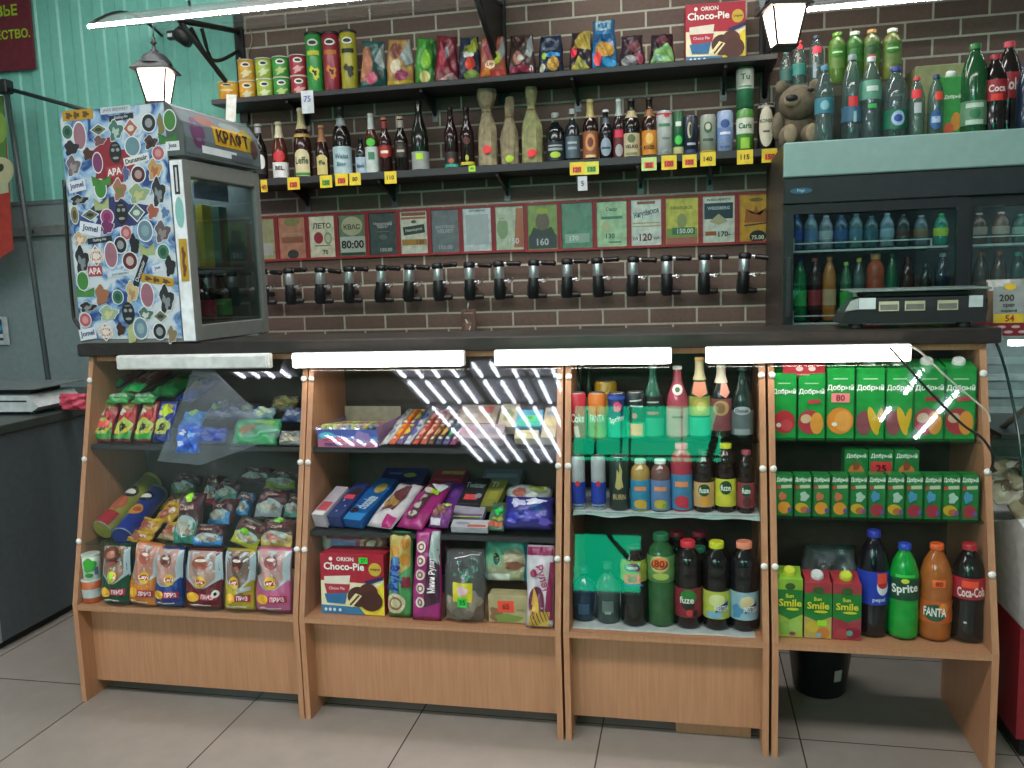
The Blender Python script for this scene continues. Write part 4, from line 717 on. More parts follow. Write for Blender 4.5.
for k, (c, lb, mk) in enumerate(PL):
    c = '#%02x%02x%02x' % tuple(min(235, int(int(c[i:i+2], 16)*1.14+6)) for i in (1, 3, 5))
    xa, xb = XB[k], XB[k+1]; xm = (xa+xb)/2; yt = 217-(xm-280)*.0475; A = at(xa, yt+25, 1.49); B_ = at(xb, yt+25, 1.49); zt = 1.578; zb = zt-.205-.004*(k > 8)
    t = thing('framed_poster', 'red framed '+lb, 'poster', ((A.x+B_.x)/2, 1.498, zb), group='red framed posters above the taps'); w = B_.x-A.x-.001; h = zt-zb
    MB().box(-w/2, w/2, -.012, 0, 0, .01, RF).box(-w/2, w/2, -.012, 0, h-.009, h, RF).box(-w/2, -w/2+.009, -.012, 0, .01, h-.009, RF).box(w/2-.009, w/2, -.012, 0, .01, h-.009, RF).obj('poster_frame', t)
    MB().box(-w/2+.009, w/2-.009, -.004, 0, .01, h-.009, M(c, .3, var=.1)).obj('poster_sheet', t)
    iw, ih = w-.018, h-.019
    deco('poster_print', t, lambda u, v, hh: (u, -.0042-hh, v+.01), frac(mk, iw, ih), nx=1, ny=1, rough=.35, step=.00015, lift=.0002)

# ---------------------------------------------------------------- beer taps
TX = [(263, 'olive'), (290.7, 0), (319.7, 0), (348.7, 0), (379.5, 0), (408, 0), (439, 0), (470, 0), (500, 0), (533, 0), (566.8, 0), (599, 0), (632, 0), (667, 0), (704, 0), (742.5, 0)]
TN = ['beside the fridge door', 'below the terracotta poster', 'below the ЛЕТО poster', 'below the КВАС poster', 'below the dark slate poster', 'below the poster with a green banner', 'below the plain grey poster', 'with a brown plaque hanging under it', 'below the pale green and orange poster', 'below the hop cone poster', 'below the sea green poster', 'below the mint poster', 'below the blue script poster', 'below the yellow green poster', 'below the mountain poster', 'below the amber castle poster']
CR = M('#dadde0', .3, .85, var=.02)
for k, (x, _) in enumerate(TX):
    p = at(x, 285 - (x-290)*.017, 1.41); s = ppm(p); yt = 268-(x-290)*.034
    zt = at(x, yt, 1.41).z; t = thing('beer_tap', 'black and chrome beer tap '+TN[k], 'beer tap', (p.x, 1.41, zt-.165), (0, R.uniform(-.05, .09), 0), 'beer taps on the brick wall')
    mb = MB(); mb.lathe([(.02, .0), (.024, .005), (.024, .085), (.022, .09)], M('#1c1d1f', .35), 16); mb.box(-.026, -.014, -.012, .012, .01, .06, M('#1c1d1f', .35), .003); mb.obj('lower_body', t)
    MB().lathe([(.0205, .088), (.0218, .092), (.0218, .138), (.0205, .142)], CR, 16).obj('chrome_sleeve', t)
    MB().lathe([(.023, .14), (.0255, .144), (.0255, .16), (.016, .166)], M('#18191b', .4), 16).obj('top_cap', t)
    MB().lathe([(.006, .018), (.006, .03)], CR, 8, (0, 0, .154), ax='x').lathe([(.008, .03), (.011, .038), (.010, .075), (.012, .088), (.006, .094)], M('#1b1516', .3), 12, (0, 0, .153), ax='x').obj('tap_handle', t, None, (0, R.uniform(-.02, .1), -.15))
    mb = MB(); mb.lathe([(.005, .018), (.007, .026), (.005, .034), (.009, .036), (.009, .042)], CR, 10, (0, -.004, .078), ax='x'); mb.tube([(.03, -.006, .078), (.044, -.012, .07), (.058, -.014, .078), (.062, -.014, .09)], .0035, CR, 6); mb.obj('side_valve', t)
    MB().lathe([(.012, .014), (.012, .05), (.009, .056)], M('#1d1e20', .4), 12, (0, .006, .014), ax='x').obj('outlet_spout', t)
    MB().lathe([(.012, 0), (.012, .088)], M('#2a2b2d', .4), 10, (0, 0, .05), ax='y').obj('wall_mount', t)
p = at(469, 320, 1.40); t = thing('hanging_plaque', 'brown wooden plaque hanging from the beer tap near the middle', 'plaque', (p.x, 1.40, p.z))
MB().box(-.033, .033, -.004, .004, -.06, .045, M('#5a4136', .5, var=.15), .004).obj('plaque_board', t)
deco('plaque_print', t, flat(-.0045), [('e', -.004, -.02, .03, .04, '#7a6052', 0, .3), ('r', -.01, -.005, .006, .02, '#cfc8bc', 30), ('r', .004, -.035, .006, .018, '#cfc8bc', -20), ('r', 0, .03, .04, .006, '#8f7a68')], nx=1, ny=1)
MB().tube([(0, 0, .04), (-.004, 0, .055), (0, 0, .075)], .003, M('#c9cccc', .3, .8), 6).obj('hook', t)

# ---------------------------------------------------------------- left side: sign, banner stand, grey counter, scale
a = at(0, 62, 1.44); b = at(33, 68, 1.44); c = at(0, 0, 1.44)
t = thing('hanging_sign', 'maroon hanging sign with lime green Cyrillic words at the top left', 'sign', (b.x, 1.46, b.z), (0, .01, 0))
MB().box(-.55, 0, -.004, .004, 0, .62, M('#6a2430', .5, var=.08), .001).obj('sign_sheet', t); s = ppm(b)
deco('sign_lettering', t, flat(-.0042), [('t', 'ЗДОРОВЬЕ', -.245, 57*s, 13*s, '#9fc22c'), ('t', 'КАЧЕСТВО.', -.158, 35*s, 9*s, '#9fc22c')], nx=1, ny=1)
t = thing('banner_stand', 'black pole stand holding a green and red banner at the left edge', 'banner', (at(48, 384, 1.2).x, 1.2, .80))
def L(pp): return Vector(pp)-t.location
bpy.context.view_layer.update()
MB().tube([L(at(6, 88, 1.2)), L(at(28, 235, 1.2)), L(at(49, 384, 1.2)), L(Vector((at(51, 398, 1.2).x, 1.2, .805)))], .012, M('#3a4345', .4)).obj('pole', t)
MB().tube([L(at(5, 88, 1.2)), L(at(100, 114, 1.05))], .009, M('#2c3436', .4)).obj('cross_arm', t)
MB().box(-.03, .03, -.025, .025, -.03, .03, M('#1b2022', .5), .006).obj('corner_joint', t, L(at(4, 87, 1.2)))
MB().tube(smoothpath([L(at(8, 95, 1.19)), L(at(13, 140, 1.19)), L(at(17, 190, 1.19)), L(at(21, 205, 1.19))]), .003, M('#1d3a38', .5), 6).obj('cable', t)
q = [L(at(-60, 90, 1.22)), L(at(3, 96, 1.22)), L(at(13, 250, 1.22)), L(at(-50, 290, 1.22))]
mb = MB(); mb.add(q+[v+Vector((0, .004, 0)) for v in q], [[3, 2, 1, 0], [4, 5, 6, 7], [0, 1, 5, 4], [1, 2, 6, 5], [2, 3, 7, 6], [3, 0, 4, 7]], M('#a3352c', .5)); mb.obj('banner_sheet', t)
def bq(u, v, h): p_ = q[3].lerp(q[2], u).lerp(q[0].lerp(q[1], u), v); return (p_.x, p_.y-h-.001, p_.z)
deco('banner_print', t, bq, [('p', [(0, .45), (1, .42), (1, 1), (0, 1)], '#4f7a3c'), ('e', .85, .52, .5, .2, '#b5b08c'), ('e', .9, .8, .3, .2, '#7fa04a'), ('p', [(0, .44), (1, .38), (1, .45), (0, .5)], '#a8ac8c'), ('e', .9, .55, .1, .05, '#2c3a20')])
t = thing('grey_counter', 'dark grey side counter left of the display cases, carrying a white scale', 'counter', (-.55, .275, 0))
MB().box(-1.3, 0, .0, 1.16, .03, .768, M('#4b5459', .5, var=.04), .002).box(-.018, .001, -.002, .012, .03, .768, M('#8f9aa0', .5)).obj('counter_body', t)
MB().box(-1.31, .012, -.012, 1.16, .768, .80, M('#39413f', .35), .003).obj('counter_top', t)
MB().box(-1.28, -.02, .02, 1.14, 0, .03, M('#16181a', .6)).obj('plinth', t)
p = at(30, 415, .66)
t = thing('weighing_scale', 'white and black weighing scale on the grey side counter', 'scale', (at(4, 404, .62).x, .62, .80))
MB().prism([(-.30, .012), (.14, .012), (.17, .03), (.13, .075), (-.30, .075)], -.02, .22, 'y', M('#c9d0d2', .4)).obj('scale_body', t)
MB().box(-.30, .12, -.0215, -.0195, .05, .056, M('#2a3032', .5)).obj('dark_line', t)
MB().box(-.30, .165, -.03, .25, .098, .104, M('#8f999a', .3, .6), .002).obj('weighing_plate', t)
MB().box(-.2, .1, .03, .19, .075, .098, M('#2a2e30', .5), .004).obj('plate_support', t)
MB().lathe([(.02, 0), (.02, .014)], BK, 10, (.12, .02, 0)).lathe([(.02, 0), (.02, .014)], BK, 10, (.12, .18, 0)).lathe([(.02, 0), (.02, .014)], BK, 10, (-.2, .02, 0)).obj('feet', t)
bag('plastic_bag', 'crumpled pink plastic bag lying behind the scale on the grey counter', 'bag', 74, 394, 405, 30, .70, .801, '#c2465c', t=.05, crimp=0, wr=.008)
p = at(-8, 331, W-.05); t = thing('wall_notice', 'white framed blue notice on the grey wall panel above the scale', 'notice', (p.x, W-.052, p.z)); s = ppm(p)
MB().box(-20*s, 20*s, -.006, 0, -14*s, 14*s, M('#b9c2c4', .4), .001).obj('notice_board', t)
deco('notice_print', t, flat(-.0062), [('r', 3*s, 1*s, 22*s, 21*s, '#23415c'), ('e', 10*s, 3*s, 8*s, 7*s, '#3f9ac8'), ('r', 9*s, -5*s, 10*s, 4*s, '#d3dadc')], nx=1, ny=1)
t = thing('power_cord', 'black cord hanging beside the left edge of the countertop fridge', 'cord', at(66, 190, .45))
p0_ = Vector(t.location); MB().tube(smoothpath([at(64, 180, .45)-p0_, at(68, 250, .45)-p0_, at(73, 310, .45)-p0_, at(76, 322, .44)-p0_, at(86, 334, .44)-p0_]), .006, BK, 8).obj('cord', t)

# ================================================================== cooler on the right
CX, CYF, CZT = 2.168, .85, 1.675
t = thing('drinks_cooler', 'tall black drinks cooler with a pale header and sliding glass doors', 'cooler', (CX, CYF, 0))
CK = M('#202427', .35); CWd = 1.5; CDp = .62
mb = MB(); mb.box(0, .03, .02, CDp, 0, CZT, M('#3a3330', .4)).box(CWd-.03, CWd, .02, CDp, 0, CZT, CK).box(.03, CWd-.03, CDp-.03, CDp, 0, CZT, M('#59666a', .5)).box(.03, CWd-.03, .03, CDp-.03, .10, .96, CK).box(.03, CWd-.03, .03, CDp-.03, 1.47, CZT, CK).box(0, CWd, .0, .03, 0, 1.02, CK); mb.obj('cooler_body', t)
MB().box(.0, CWd, -.012, .02, 1.562, CZT, M('#8fb0aa', .25, var=.015), .004).obj('pale_header', t)  # plain pale header board without glow
MB().box(.0, CWd, -.008, .02, 1.475, 1.56, M('#262b2e', .3), .003).obj('upper_rail', t)
deco('header_mark', t, flat(-.0085), [('e', .055, 1.517, .07, .02, '#2c5d74'), ('t', 'Frigo', .055, 1.517, .012, '#8fc4d4')], nx=1, ny=1)
for x0, x1, yy, nm in ((.004, .575, .0, 'l'), (.56, 1.2, .012, 'r')):
    d = MB(); d.box(x0, x0+.03, yy, yy+.022, 1.03, 1.472, CK).box(x1-.035, x1, yy, yy+.022, 1.03, 1.472, CK).box(x0+.03, x1-.035, yy, yy+.022, 1.442, 1.472, CK).box(x0+.03, x1-.035, yy, yy+.022, 1.03, 1.06, CK)
    dd = d.obj('sliding_door', t); MB().box(x0+.03, x1-.035, yy+.01, yy+.014, 1.06, 1.442, glass('cooler_glass', (.8, .88, .88), 1.6)).obj('door_glass', dd)
    MB().box(x0+.006, x0+.022, yy-.008, yy, 1.1, 1.3, M('#34393c', .3), .002).obj('door_handle', dd)
WR = M('#d7dcd9', .35)
for x0, x1, nm in ((.035, .53, 0), (.585, 1.45, 1)):
    for z in (1.315, 1.068):
        mb = MB(); mb.box(x0, x1, .06, .066, z, z+.007, WR).box(x0+.006, x1-.05, .058, .062, z+.028, z+.032, WR).box(x0+.004, x0+.009, .058, .062, z, z+.05, WR).box(x1-.055, x1-.05, .058, .062, z, z+.03, WR)
        for k in range(14): mb.box(x0+.01+k*(x1-x0-.02)/13, x0+.014+k*(x1-x0-.02)/13, .066, CDp-.04, z, z+.004, WR)
        mb.obj('wire_shelf', t)
MB().box(.05, 1.4, .04, .07, 1.445, 1.465, M('#dfe9ee', .4, emit=2.2)).obj('inside_lamp', t)
def cool(x, yt, z, w, c, cap, band, label, kind='pet', liq=None, g='bottles inside the drinks cooler', bz=(.3, .55), Y=.96):
    p = at(x, yt+10, Y); s = ppm(p)
    return vessel(kind, 'drink_bottle', label, 'bottle', (p.x, Y, z), w*s/2, at(x, yt, Y).z-z, c, cap=cap, bands=[(bz[0], bz[1], band)] if band else [], rot=facing(p), group=g)
for k, (x, c, cap, b, lb) in enumerate([(796, '#2a5378', '#24427c', '#27449a', 'blue water bottle at the left end'), (811, '#5f7c88', '#4a6b8c', '#4f74a0', 'pale water bottle with a steel blue band'), (826, '#71858c', '#8fa3aa', '#a3b0b4', 'pale water bottle with a light grey band'), (841, '#34566c', '#2f4c66', '#2b5288', 'dark blue water bottle'),
    (856, '#54787c', '#50717a', '#47788c', 'grey green water bottle'), (871, '#3c5f66', '#3a4f5c', '#2f5d6c', 'deep teal water bottle'), (887, '#6f8d98', '#6fa3b4', '#89aab8', 'bright pale blue water bottle'), (903, '#3a484c', '#3a3032', '#4c3a34', 'dark bottle with a brown band'), (921, '#5c7076', '#7c8f94', '#7d6a4c', 'grey bottle with an ochre band'), (941, '#2c8a74', '#3a9a4a', '#b3d43a', 'turquoise bottle with a lime label at the right end')]):
    cool(x, 213+R.random()*3, 1.323, 13.5, c, cap, b, lb+' of the upper cooler shelf')
for k, (x, yt, c, cap, b, lb, w) in enumerate([(800, 259, '#1f7a4c', '#3a46b0', '#49c06a', 'green bottle with a violet cap', 13), (815, 258, '#3c1f22', '#c4606c', '#a83c44', 'cola bottle with a pink cap', 13), (829.5, 257, '#c2793a', '#d98a4c', '#e0b48c', 'orange drink bottle', 13), (846, 262, '#3a6a4a', '#9fd06c', '#3fb84a', 'small bottle with a bright green label', 11),
    (859, 258, '#4a5c58', '#c9c43a', '#c6c9bc', 'grey bottle with a yellow cap', 12), (875.5, 254, '#b5553a', '#c49a5c', '#bb3f34', 'wide orange red juice bottle', 17), (892, 254, '#2a6a4a', '#2c8a5c', '#2a7a5c', 'dark green bottle', 11), (907.5, 257, '#3a1c1e', '#5a2428', '#c2d83a', 'dark red bottle with a lime price dot', 14), (925.5, 264, '#1f2a24', '#2b342f', '#b4d23a', 'short black bottle with a lime price dot', 12), (942.5, 253, '#1f2d44', '#c9ced2', '#9ac83a', 'navy bottle with a white cap', 14)]):
    cool(x, yt, 1.077, w, c, cap, b, lb+' on the lower cooler shelf', kind='juice' if w == 17 else 'pet', bz=(.25, .5))
for x, yt, z, c, cap, b, lb in [(979, 213, 1.323, '#5a4038', '#b9a79c', '#a39384', 'brown bottle with a pale label'), (1001, 212, 1.323, '#6a4a3e', '#c3b0a2', '#b09c8c', 'reddish bottle with a pale label'), (1021, 214, 1.323, '#2c5a48', '#4a8a6c', '#8cae9c', 'green bottle at the photo edge'),
    (981, 252, 1.077, '#44302a', '#a8503c', '#6a3c30', 'bottle with a rust cap'), (999, 251, 1.077, '#4c2f28', '#b55a3c', '#7a4030', 'bottle with an orange cap'), (1018, 252, 1.077, '#204038', '#3a9a80', '#2f6a58', 'bottle with a sea green cap')]:
    cool(x, yt, z, 15, c, cap, b, lb+(' on the upper shelf' if z > 1.2 else ' on the lower shelf')+' behind the right cooler door')

# ---------------------------------------------------------------- on top of the cooler
ZT = CZT+.001
t = thing('cardboard_box', 'long olive brown box behind the bottles on top of the cooler', 'box', (2.19, 1.18, ZT))
MB().box(0, .375, 0, .2, 0, .245, M('#34352c', .7, var=.1), .002).obj('box_body', t); MB().box(.02, .36, -.001, -.0002, .2, .235, M('#4b4c3c', .7)).obj('box_flap', t)
t = thing('cardboard_box', 'flat pale green carton behind the juice carton on top of the cooler', 'box', (at(915, 90, 1.2).x, 1.2, ZT))
MB().box(0, .21, 0, .15, 0, at(920, 66, 1.2).z-ZT, M('#8e9568', .6), .002).obj('box_body', t); MB().box(.02, .19, -.001, -.0002, .03, .12, M('#6d7a52', .6)).obj('box_flap', t)
def tb(x, yt, w, c, cap, lb, kind='pet', bands=(), marks=(), Y=1.0, z=ZT, g='bottles on top of the cooler'):
    p = at(x, yt+20, Y); s = ppm(p); return vessel(kind, 'drink_bottle', lb, 'bottle', (p.x, Y, z), w*s/2, at(x, yt, Y).z-z, c, cap=cap, bands=bands, marks=marks, rot=facing(p), group=g)
LQ = '#2c3c3a'
tb(824.5, 66, 18, CLEAR(), '#4a8aa8', 'clear water bottle with a blue label beside the teddy bear', bands=[(.38, .58, '#3a7c8c')], marks=[('e', 0, .48, .9, .12, '#7fb5c0')], Y=.93)
tb(852, 55, 19, CLEAR(), '#8fa4a8', 'clear water bottle with a red price dot, second behind the bear', bands=[(.25, .42, '#42708c')], marks=[('r', .1, .47, .9, .11, '#e0343c'), ('r', .3, .3, .3, .12, '#a9c4d0')])
tb(871, 57, 20, CLEAR(), '#d9dedc', 'green tinted water bottle with white wording', bands=[(.5, .72, '#5f9a84')], marks=[('r', .1, .62, 1.1, .06, '#cfe2d8'), ('r', .1, .42, .8, .05, '#3fae5c')])
tb(895.5, 67, 23, CLEAR(), '#2f4390', 'clear bottle with a dark blue cap and a green and blue label', bands=[(.16, .42, '#1c6a50')], marks=[('e', .2, .3, 1.1, .2, '#a9c8e4'), ('e', .2, .3, .7, .1, '#2b4f9c')])
tb(916.5, 77, 16, CLEAR(), '#c9474c', 'grey mineral water bottle with a red cap and price dot', marks=[('r', -.1, .72, 1.1, .14, '#e0343c'), ('r', .1, .5, .8, .16, '#b4bec0')])
tb(936, 75, 15, CLEAR(), '#27406c', 'small mineral water bottle with a blue label and a coral dot', marks=[('r', .3, .66, .9, .13, '#ee4a3c'), ('e', 0, .3, 1.5, .3, '#2a5c98'), ('r', 0, .3, 1, .1, '#a9c4dc')])
tb(975, 44, 25, '#1c4f2c', '#2a7a3c', 'large bright green soda bottle with a white banded label', bands=[(.12, .38, '#5e8a6a')], marks=[('r', 0, .33, 1.3, .05, '#b8d0c0'), ('r', 0, .15, 1.3, .05, '#b8d0c0'), ('e', 0, .24, .8, .1, '#2a7a4a')])
tb(995, 55, 23, '#1a1312', '#a82f3a', 'cola bottle with a red label, front one of the two colas', 'coke', bands=[(.42, .68, '#9a1f2c')], marks=[('t', 'Coca', .1, .57, .09, '#ecd8d6', 1.3), ('r', .1, .46, .9, .08, '#e23a34')])
tb(1009, 42, 24, '#1c1413', '#c03a48', 'taller cola bottle behind its twin', 'coke', bands=[(.42, .68, '#9a1f2c')], marks=[('t', 'Cola', .1, .56, .12, '#ecd8d6', 1.4)], Y=1.16)
tb(1026, 62, 17, '#1c2c40', '#2c3c7c', 'dark blue bottle cut by the right photo edge')
for x, yt, w, c, cap, lb, kd, bd, mk in [(786, 52, 12, CLEAR(), '#5c8a84', 'small clear bottle at the left of the back row', 'pet', [(.2, .5, '#3c6a64')], []), (799, 41, 14, CLEAR(), '#c24a48', 'clear bottle with a teal label and a red dot in the back row', 'pet', [(.25, .5, '#3a8c84')], [('e', .1, .86, .9, .12, '#dd3a44')]),
    (816, 36, 15, CLEAR(), '#3a4658', 'dark clear bottle with a pink dot in the back row', 'pet', [], [('r', .1, .7, 1.1, .14, '#e03a50'), ('r', -.2, .3, .4, .3, '#8fa4b4')]), (837, 33, 17, '#52742a', '#6a9a34', 'lime drink bottle with a green leaf mark, first of the four', 'tea', [(.3, .75, '#557a30')], [('e', 0, .6, 1.5, .2, '#2c7a2c'), ('r', 0, .6, 1.1, .03, '#c4dc9c')]),
    (854.5, 32, 17, '#3c6a2a', '#cfd8c4', 'lime drink bottle with a white cap, second of the four', 'tea', [(.4, .75, '#36702a')], [('e', 0, .6, 1.4, .2, '#2c6a2c')]), (871.5, 30, 17, '#66723a', '#b5854a', 'lime drink bottle with an orange cap, third of the four', 'tea', [(.35, .75, '#48703a')], [('e', 0, .6, 1.5, .16, '#264f26'), ('e', 0, .45, 1, .12, '#a84a3c')]),
    (892, 29, 18, '#6c7838', '#cfd4c4', 'lime drink bottle with a white cap and leaf mark, last of the four', 'tea', [(.3, .75, '#5c7636')], [('e', 0, .6, 1.5, .2, '#2c7a2c'), ('r', 0, .6, 1.1, .03, '#c4dc9c')])]:
    tb(x, yt, w, c, cap, lb, kd, bd, mk, Y=1.23, z=ZT+.246, g='bottles on the box above the cooler')
p = at(952.5, 100, 1.0); s = ppm(p)
def carton(label, loc, w, h, d, col, front, capcol=None, rot=0, group=None, slope=.09):
    t = thing('juice_carton', label, 'carton', loc, (0, 0, rot), group); m = M(col, .3) if isinstance(col, str) else col; hs = h*(1-slope)
    mb = MB(); v = [(-w/2, 0, 0), (w/2, 0, 0), (w/2, d, 0), (-w/2, d, 0), (-w/2, 0, hs), (w/2, 0, hs), (w/2, d, h), (-w/2, d, h), (-w/2+.003, d*.25, hs+h*slope*.35), (w/2-.003, d*.25, hs+h*slope*.35)]
    mb.add(v, [[3, 2, 1, 0], [0, 1, 5, 4], [2, 3, 7, 6], [1, 2, 6, 9, 5], [3, 0, 4, 8, 7], [4, 5, 9, 8], [8, 9, 6, 7]], m); mb.obj('carton_body', t)
    deco('printed_front', t, flat(0), frac(front, w, hs), nx=1, ny=1, rough=.3)
    if capcol: MB().lathe([(.016, 0), (.016, .012), (.013, .016)], M(capcol, .4), 16).obj('cap', t, (0, d*.45, hs+h*slope*.42), (math.radians(28), 0, 0))
    return t
carton('green juice carton with fruit at its foot on top of the cooler', (p.x, 1.0, ZT), 19*s, at(952, 71, 1.0).z-ZT, .07, '#2a8f3c', [('t', 'Добрый', 0, .68, .08, '#e6f0e2', .8), ('e', .2, .28, .5, .3, '#c9862c'), ('e', -.15, .16, .5, .22, '#cf5c34')], '#d9dedb')
# teddy bear
p = at(800, 125, 1.04); s = ppm(p); t = thing('teddy_bear', 'worn beige teddy bear sitting head down on top of the cooler', 'toy', (p.x, 1.04, ZT), (0, 0, .1))
FU = M('#6a5f4e', .95, var=.12); LT = M('#8c8068', .95, var=.08)
def blob(mb, c, r, m, n=14):
    pr = [(max(.001, r[0]*math.sin(PI*k/8)), r[2]*-math.cos(PI*k/8)) for k in range(9)]; o = len(mb.v); mb.lathe(pr, m, n, (0, 0, 0), False)
    for i in range(o, len(mb.v)): x, y, z = mb.v[i]; mb.v[i] = (x+c[0], y*r[1]/r[0]+c[1], z+c[2])
mb = MB(); blob(mb, (.005, .07, .075), (.07, .055, .08), FU); blob(mb, (-.065, .05, .09), (.022, .03, .05), FU); blob(mb, (.075, .05, .09), (.022, .03, .05), FU); mb.obj('body', t)
mb = MB(); blob(mb, (.0, .03, .165), (.068, .055, .062), FU); mb.obj('head', t)
for k, xx in enumerate((-.055, .06)): mb = MB(); blob(mb, (xx, .04, .222), (.022, .013, .024), FU, 10); mb.obj('ear', t)
mb = MB(); blob(mb, (-.03, -.016, .165), (.03, .018, .022), LT); mb.obj('muzzle', t)
mb = MB(); blob(mb, (-.035, -.03, .172), (.022, .01, .013), BK, 10); mb.obj('nose', t)
mb = MB(); blob(mb, (.03, -.022, .198), (.012, .006, .008), BK, 8); mb.obj('eye', t)
for xx in (-.042, .032): mb = MB(); blob(mb, (xx, -.0, .045), (.03, .05, .04), FU); mb.obj('leg', t); mb = MB(); blob(mb, (xx, -.047, .048), (.023, .01, .034), LT); mb.obj('paw', t)

# ---------------------------------------------------------------- shop scale on the worktop
ZW = 1.101
t = thing('weighing_scale', 'black shop scale with three small displays at the right end of the worktop', 'scale', (2.255, .20, ZW), (0, 0, -.04))
MB().prism([(-.01, .012), (.335, .012), (.34, .05), (.328, .078), (.03, .078), (.0, .04)], 0, .16, 'y', M('#26282a', .35)).obj('scale_body', t)
MB().box(.035, .325, -.0016, -.0001, .052, .0785, M('#2d2f33', .3)).box(.035, .075, -.003, -.0017, .050, .079, M('#b4c2c4', .35)).box(.295, .327, -.003, -.0017, .050, .079, M('#b4c2c4', .35)).obj('front_panel', t)
MB().prism([(.0, .045), (.034, .05), (.034, .079), (.014, .072)], -.003, -.0002, 'y', M('#8b9692', .4)).obj('side_patch', t)
for x0 in (.083, .145, .222): MB().box(x0, x0+.048, -.004, -.0031, .044, .069, M('#a8ac8c', .4)).box(x0+.003, x0+.045, -.0048, -.0041, .047, .061, M('#6b706a', .25)).obj('display', t)
MB().box(.05, .30, .02, .15, .079, .094, M('#1a1b1c', .5), .003).obj('plate_support', t)
MB().box(.01, .345, -.01, .18, .0945, .100, M('#8ea09c', .25, .5), .002).obj('weighing_plate', t)
for x0 in (.03, .29): MB().lathe([(.018, 0), (.018, .0125)], M('#121314', .5), 12, (x0, .02, 0)).obj('foot', t)

# ---------------------------------------------------------------- curved deli case at the right edge
DX = 2.66
t = thing('deli_case', 'curved glass deli case with a white front and a red base at the right edge', 'display case', (DX, .0, 0))
prof = [(.345, 1.06), (.30, 1.035), (.24, .98), (.18, .90), (.13, .82), (.085, .72), (.06, .60)]
mb = MB(); vs = [(0, a, b) for a, b in prof]+[(.9, a, b) for a, b in prof]; n = len(prof)
mb.add(vs, [[i, i+1, n+i+1, n+i] for i in range(n-1)], glass('deli_glass', (.86, .95, .92), 1.2), True); mb.obj('curved_glass', t)
MB().tube([(0, a, b) for a, b in smoothpath([(0, x, y) for x, y in prof]) for _ in [0]] if False else [tuple(v) for v in smoothpath([(0, a, b) for a, b in prof])], .004, M('#123a32', .2)).obj('glass_edge', t)
MB().prism([(.04, .36), (.04, .60), (.12, .62), (.3, .56), (.62, .56), (.62, .36)], 0, .9, 'x', M('#c9cccb', .35)).prism([(.02, .38), (.02, .57), (.04, .6), (.04, .36)], .0, .9, 'x', M('#d6d8d8', .3)).obj('white_front', t)
MB().box(0, .9, .07, .62, .06, .358, M('#8c1c28', .4)).obj('red_base', t)
MB().box(.02, .88, .10, .6, 0, .06, M('#191a1c', .6)).obj('plinth', t)
mb = MB(); mb.box(0, .9, .60, .62, .36, 1.05, M('#7f8c88', .4)); [mb.box(0, .9, .592, .5995, .66+.05*k, .68+.05*k, M('#939f9b', .4)) for k in range(7)]; mb.obj('back_wall', t)
MB().box(.05, .85, .36, .38, 1.035, 1.05, M('#eef6ff', .4, emit=14)).obj('case_lamp_or_fill', t)  # added glow under the deli top, brightens the back wall
MB().box(0, .9, .345, .62, 1.052, 1.062, M('#9aa5a2', .3)).obj('top_shelf', t)
MB().box(0, .9, .25, .59, .80, .812, M('#2c3230', .4)).obj('inner_shelf', t)
MB().tube([(.02, .55, .7), (.05, .2, .90)], .008, M('#6d7370', .3, .6)).lathe([(.008, -.006), (.008, .006)], BK, 8, (.05, .19, .905), ax='y').obj('support_arm', t)
for k, (x, y, c, lb) in enumerate([(2.75, .20, '#a49a80', 'tan'), (2.86, .22, '#8f9aa0', 'grey'), (2.78, .33, '#b0a88e', 'cream'), (2.92, .35, '#7c8a8c', 'slate'), (2.72, .28, '#c2bda8', 'pale')]):
    pillow('food_packet', '%s food packet lying in a pile inside the curved deli case' % lb, 'packet', (x, y, .585+.03*(k % 3)), .12, .15, .035, c, [('e', 0, .07, .07, .06, '#6c6450', 0, .4), ('r', 0, .11, .06, .02, '#dcdcd4')], rot=(-1.25, 0, R.uniform(-.8, .8)), wr=.008, group='packets inside the deli case')
# zip bags with a price card and a red tray on the deli top
t = thing('display_tray', 'dark red tray with pale shapes printed on it, at the right edge of the counter', 'tray', (2.665, .36, 1.063))
MB().box(0, .3, 0, .16, 0, .006, M('#7c1c2c', .4)).box(0, .3, 0, .006, .006, .034, M('#7c1c2c', .4)).box(0, .006, .006, .16, .006, .034, M('#7c1c2c', .4)).box(.294, .3, .006, .16, .006, .034, M('#7c1c2c', .4)).box(.006, .294, .154, .16, .006, .034, M('#7c1c2c', .4)).obj('tray_body', t)
deco('tray_print', t, lambda u, v, h: (u, -h, v), [('e', .02+.035*(k % 5)+(.017 if k > 4 else 0), .024 if k < 5 else .010, .022, .008, '#c9a8ac') for k in range(9)])
for k, (dx_, dy_) in enumerate([(.045, .05), (.085, .085), (.13, .06), (.18, .09)]):
    pillow('nut_bag', ['clear zip bag of brown snacks behind the white price card', 'clear zip bag of brown snacks, second from the deli edge', 'clear zip bag of brown snacks, third in the red tray', 'clear zip bag of brown snacks, last in the red tray'][k], 'bag', (2.665+dx_, .36+dy_, 1.07), .09, .145, .03, '#6c5a4a', [('r', 0, .128, .085, .03, '#a3aaa8'), ('e', 0, .05, .06, .07, '#846650', 0, .4)], rot=(-.1, 0, 0), group='zip bags in the red tray')
p = at(1009, 296, .365); s = ppm(p); t = thing('price_card', 'white price card with a yellow 54 standing before the zip bags', 'price tag', (p.x, .362, 1.0975), (-.06, 0, 0))
MB().box(-14*s, 14*s, 0, .001, 0, 36*s, M('#949a98', .5)).obj('card', t)
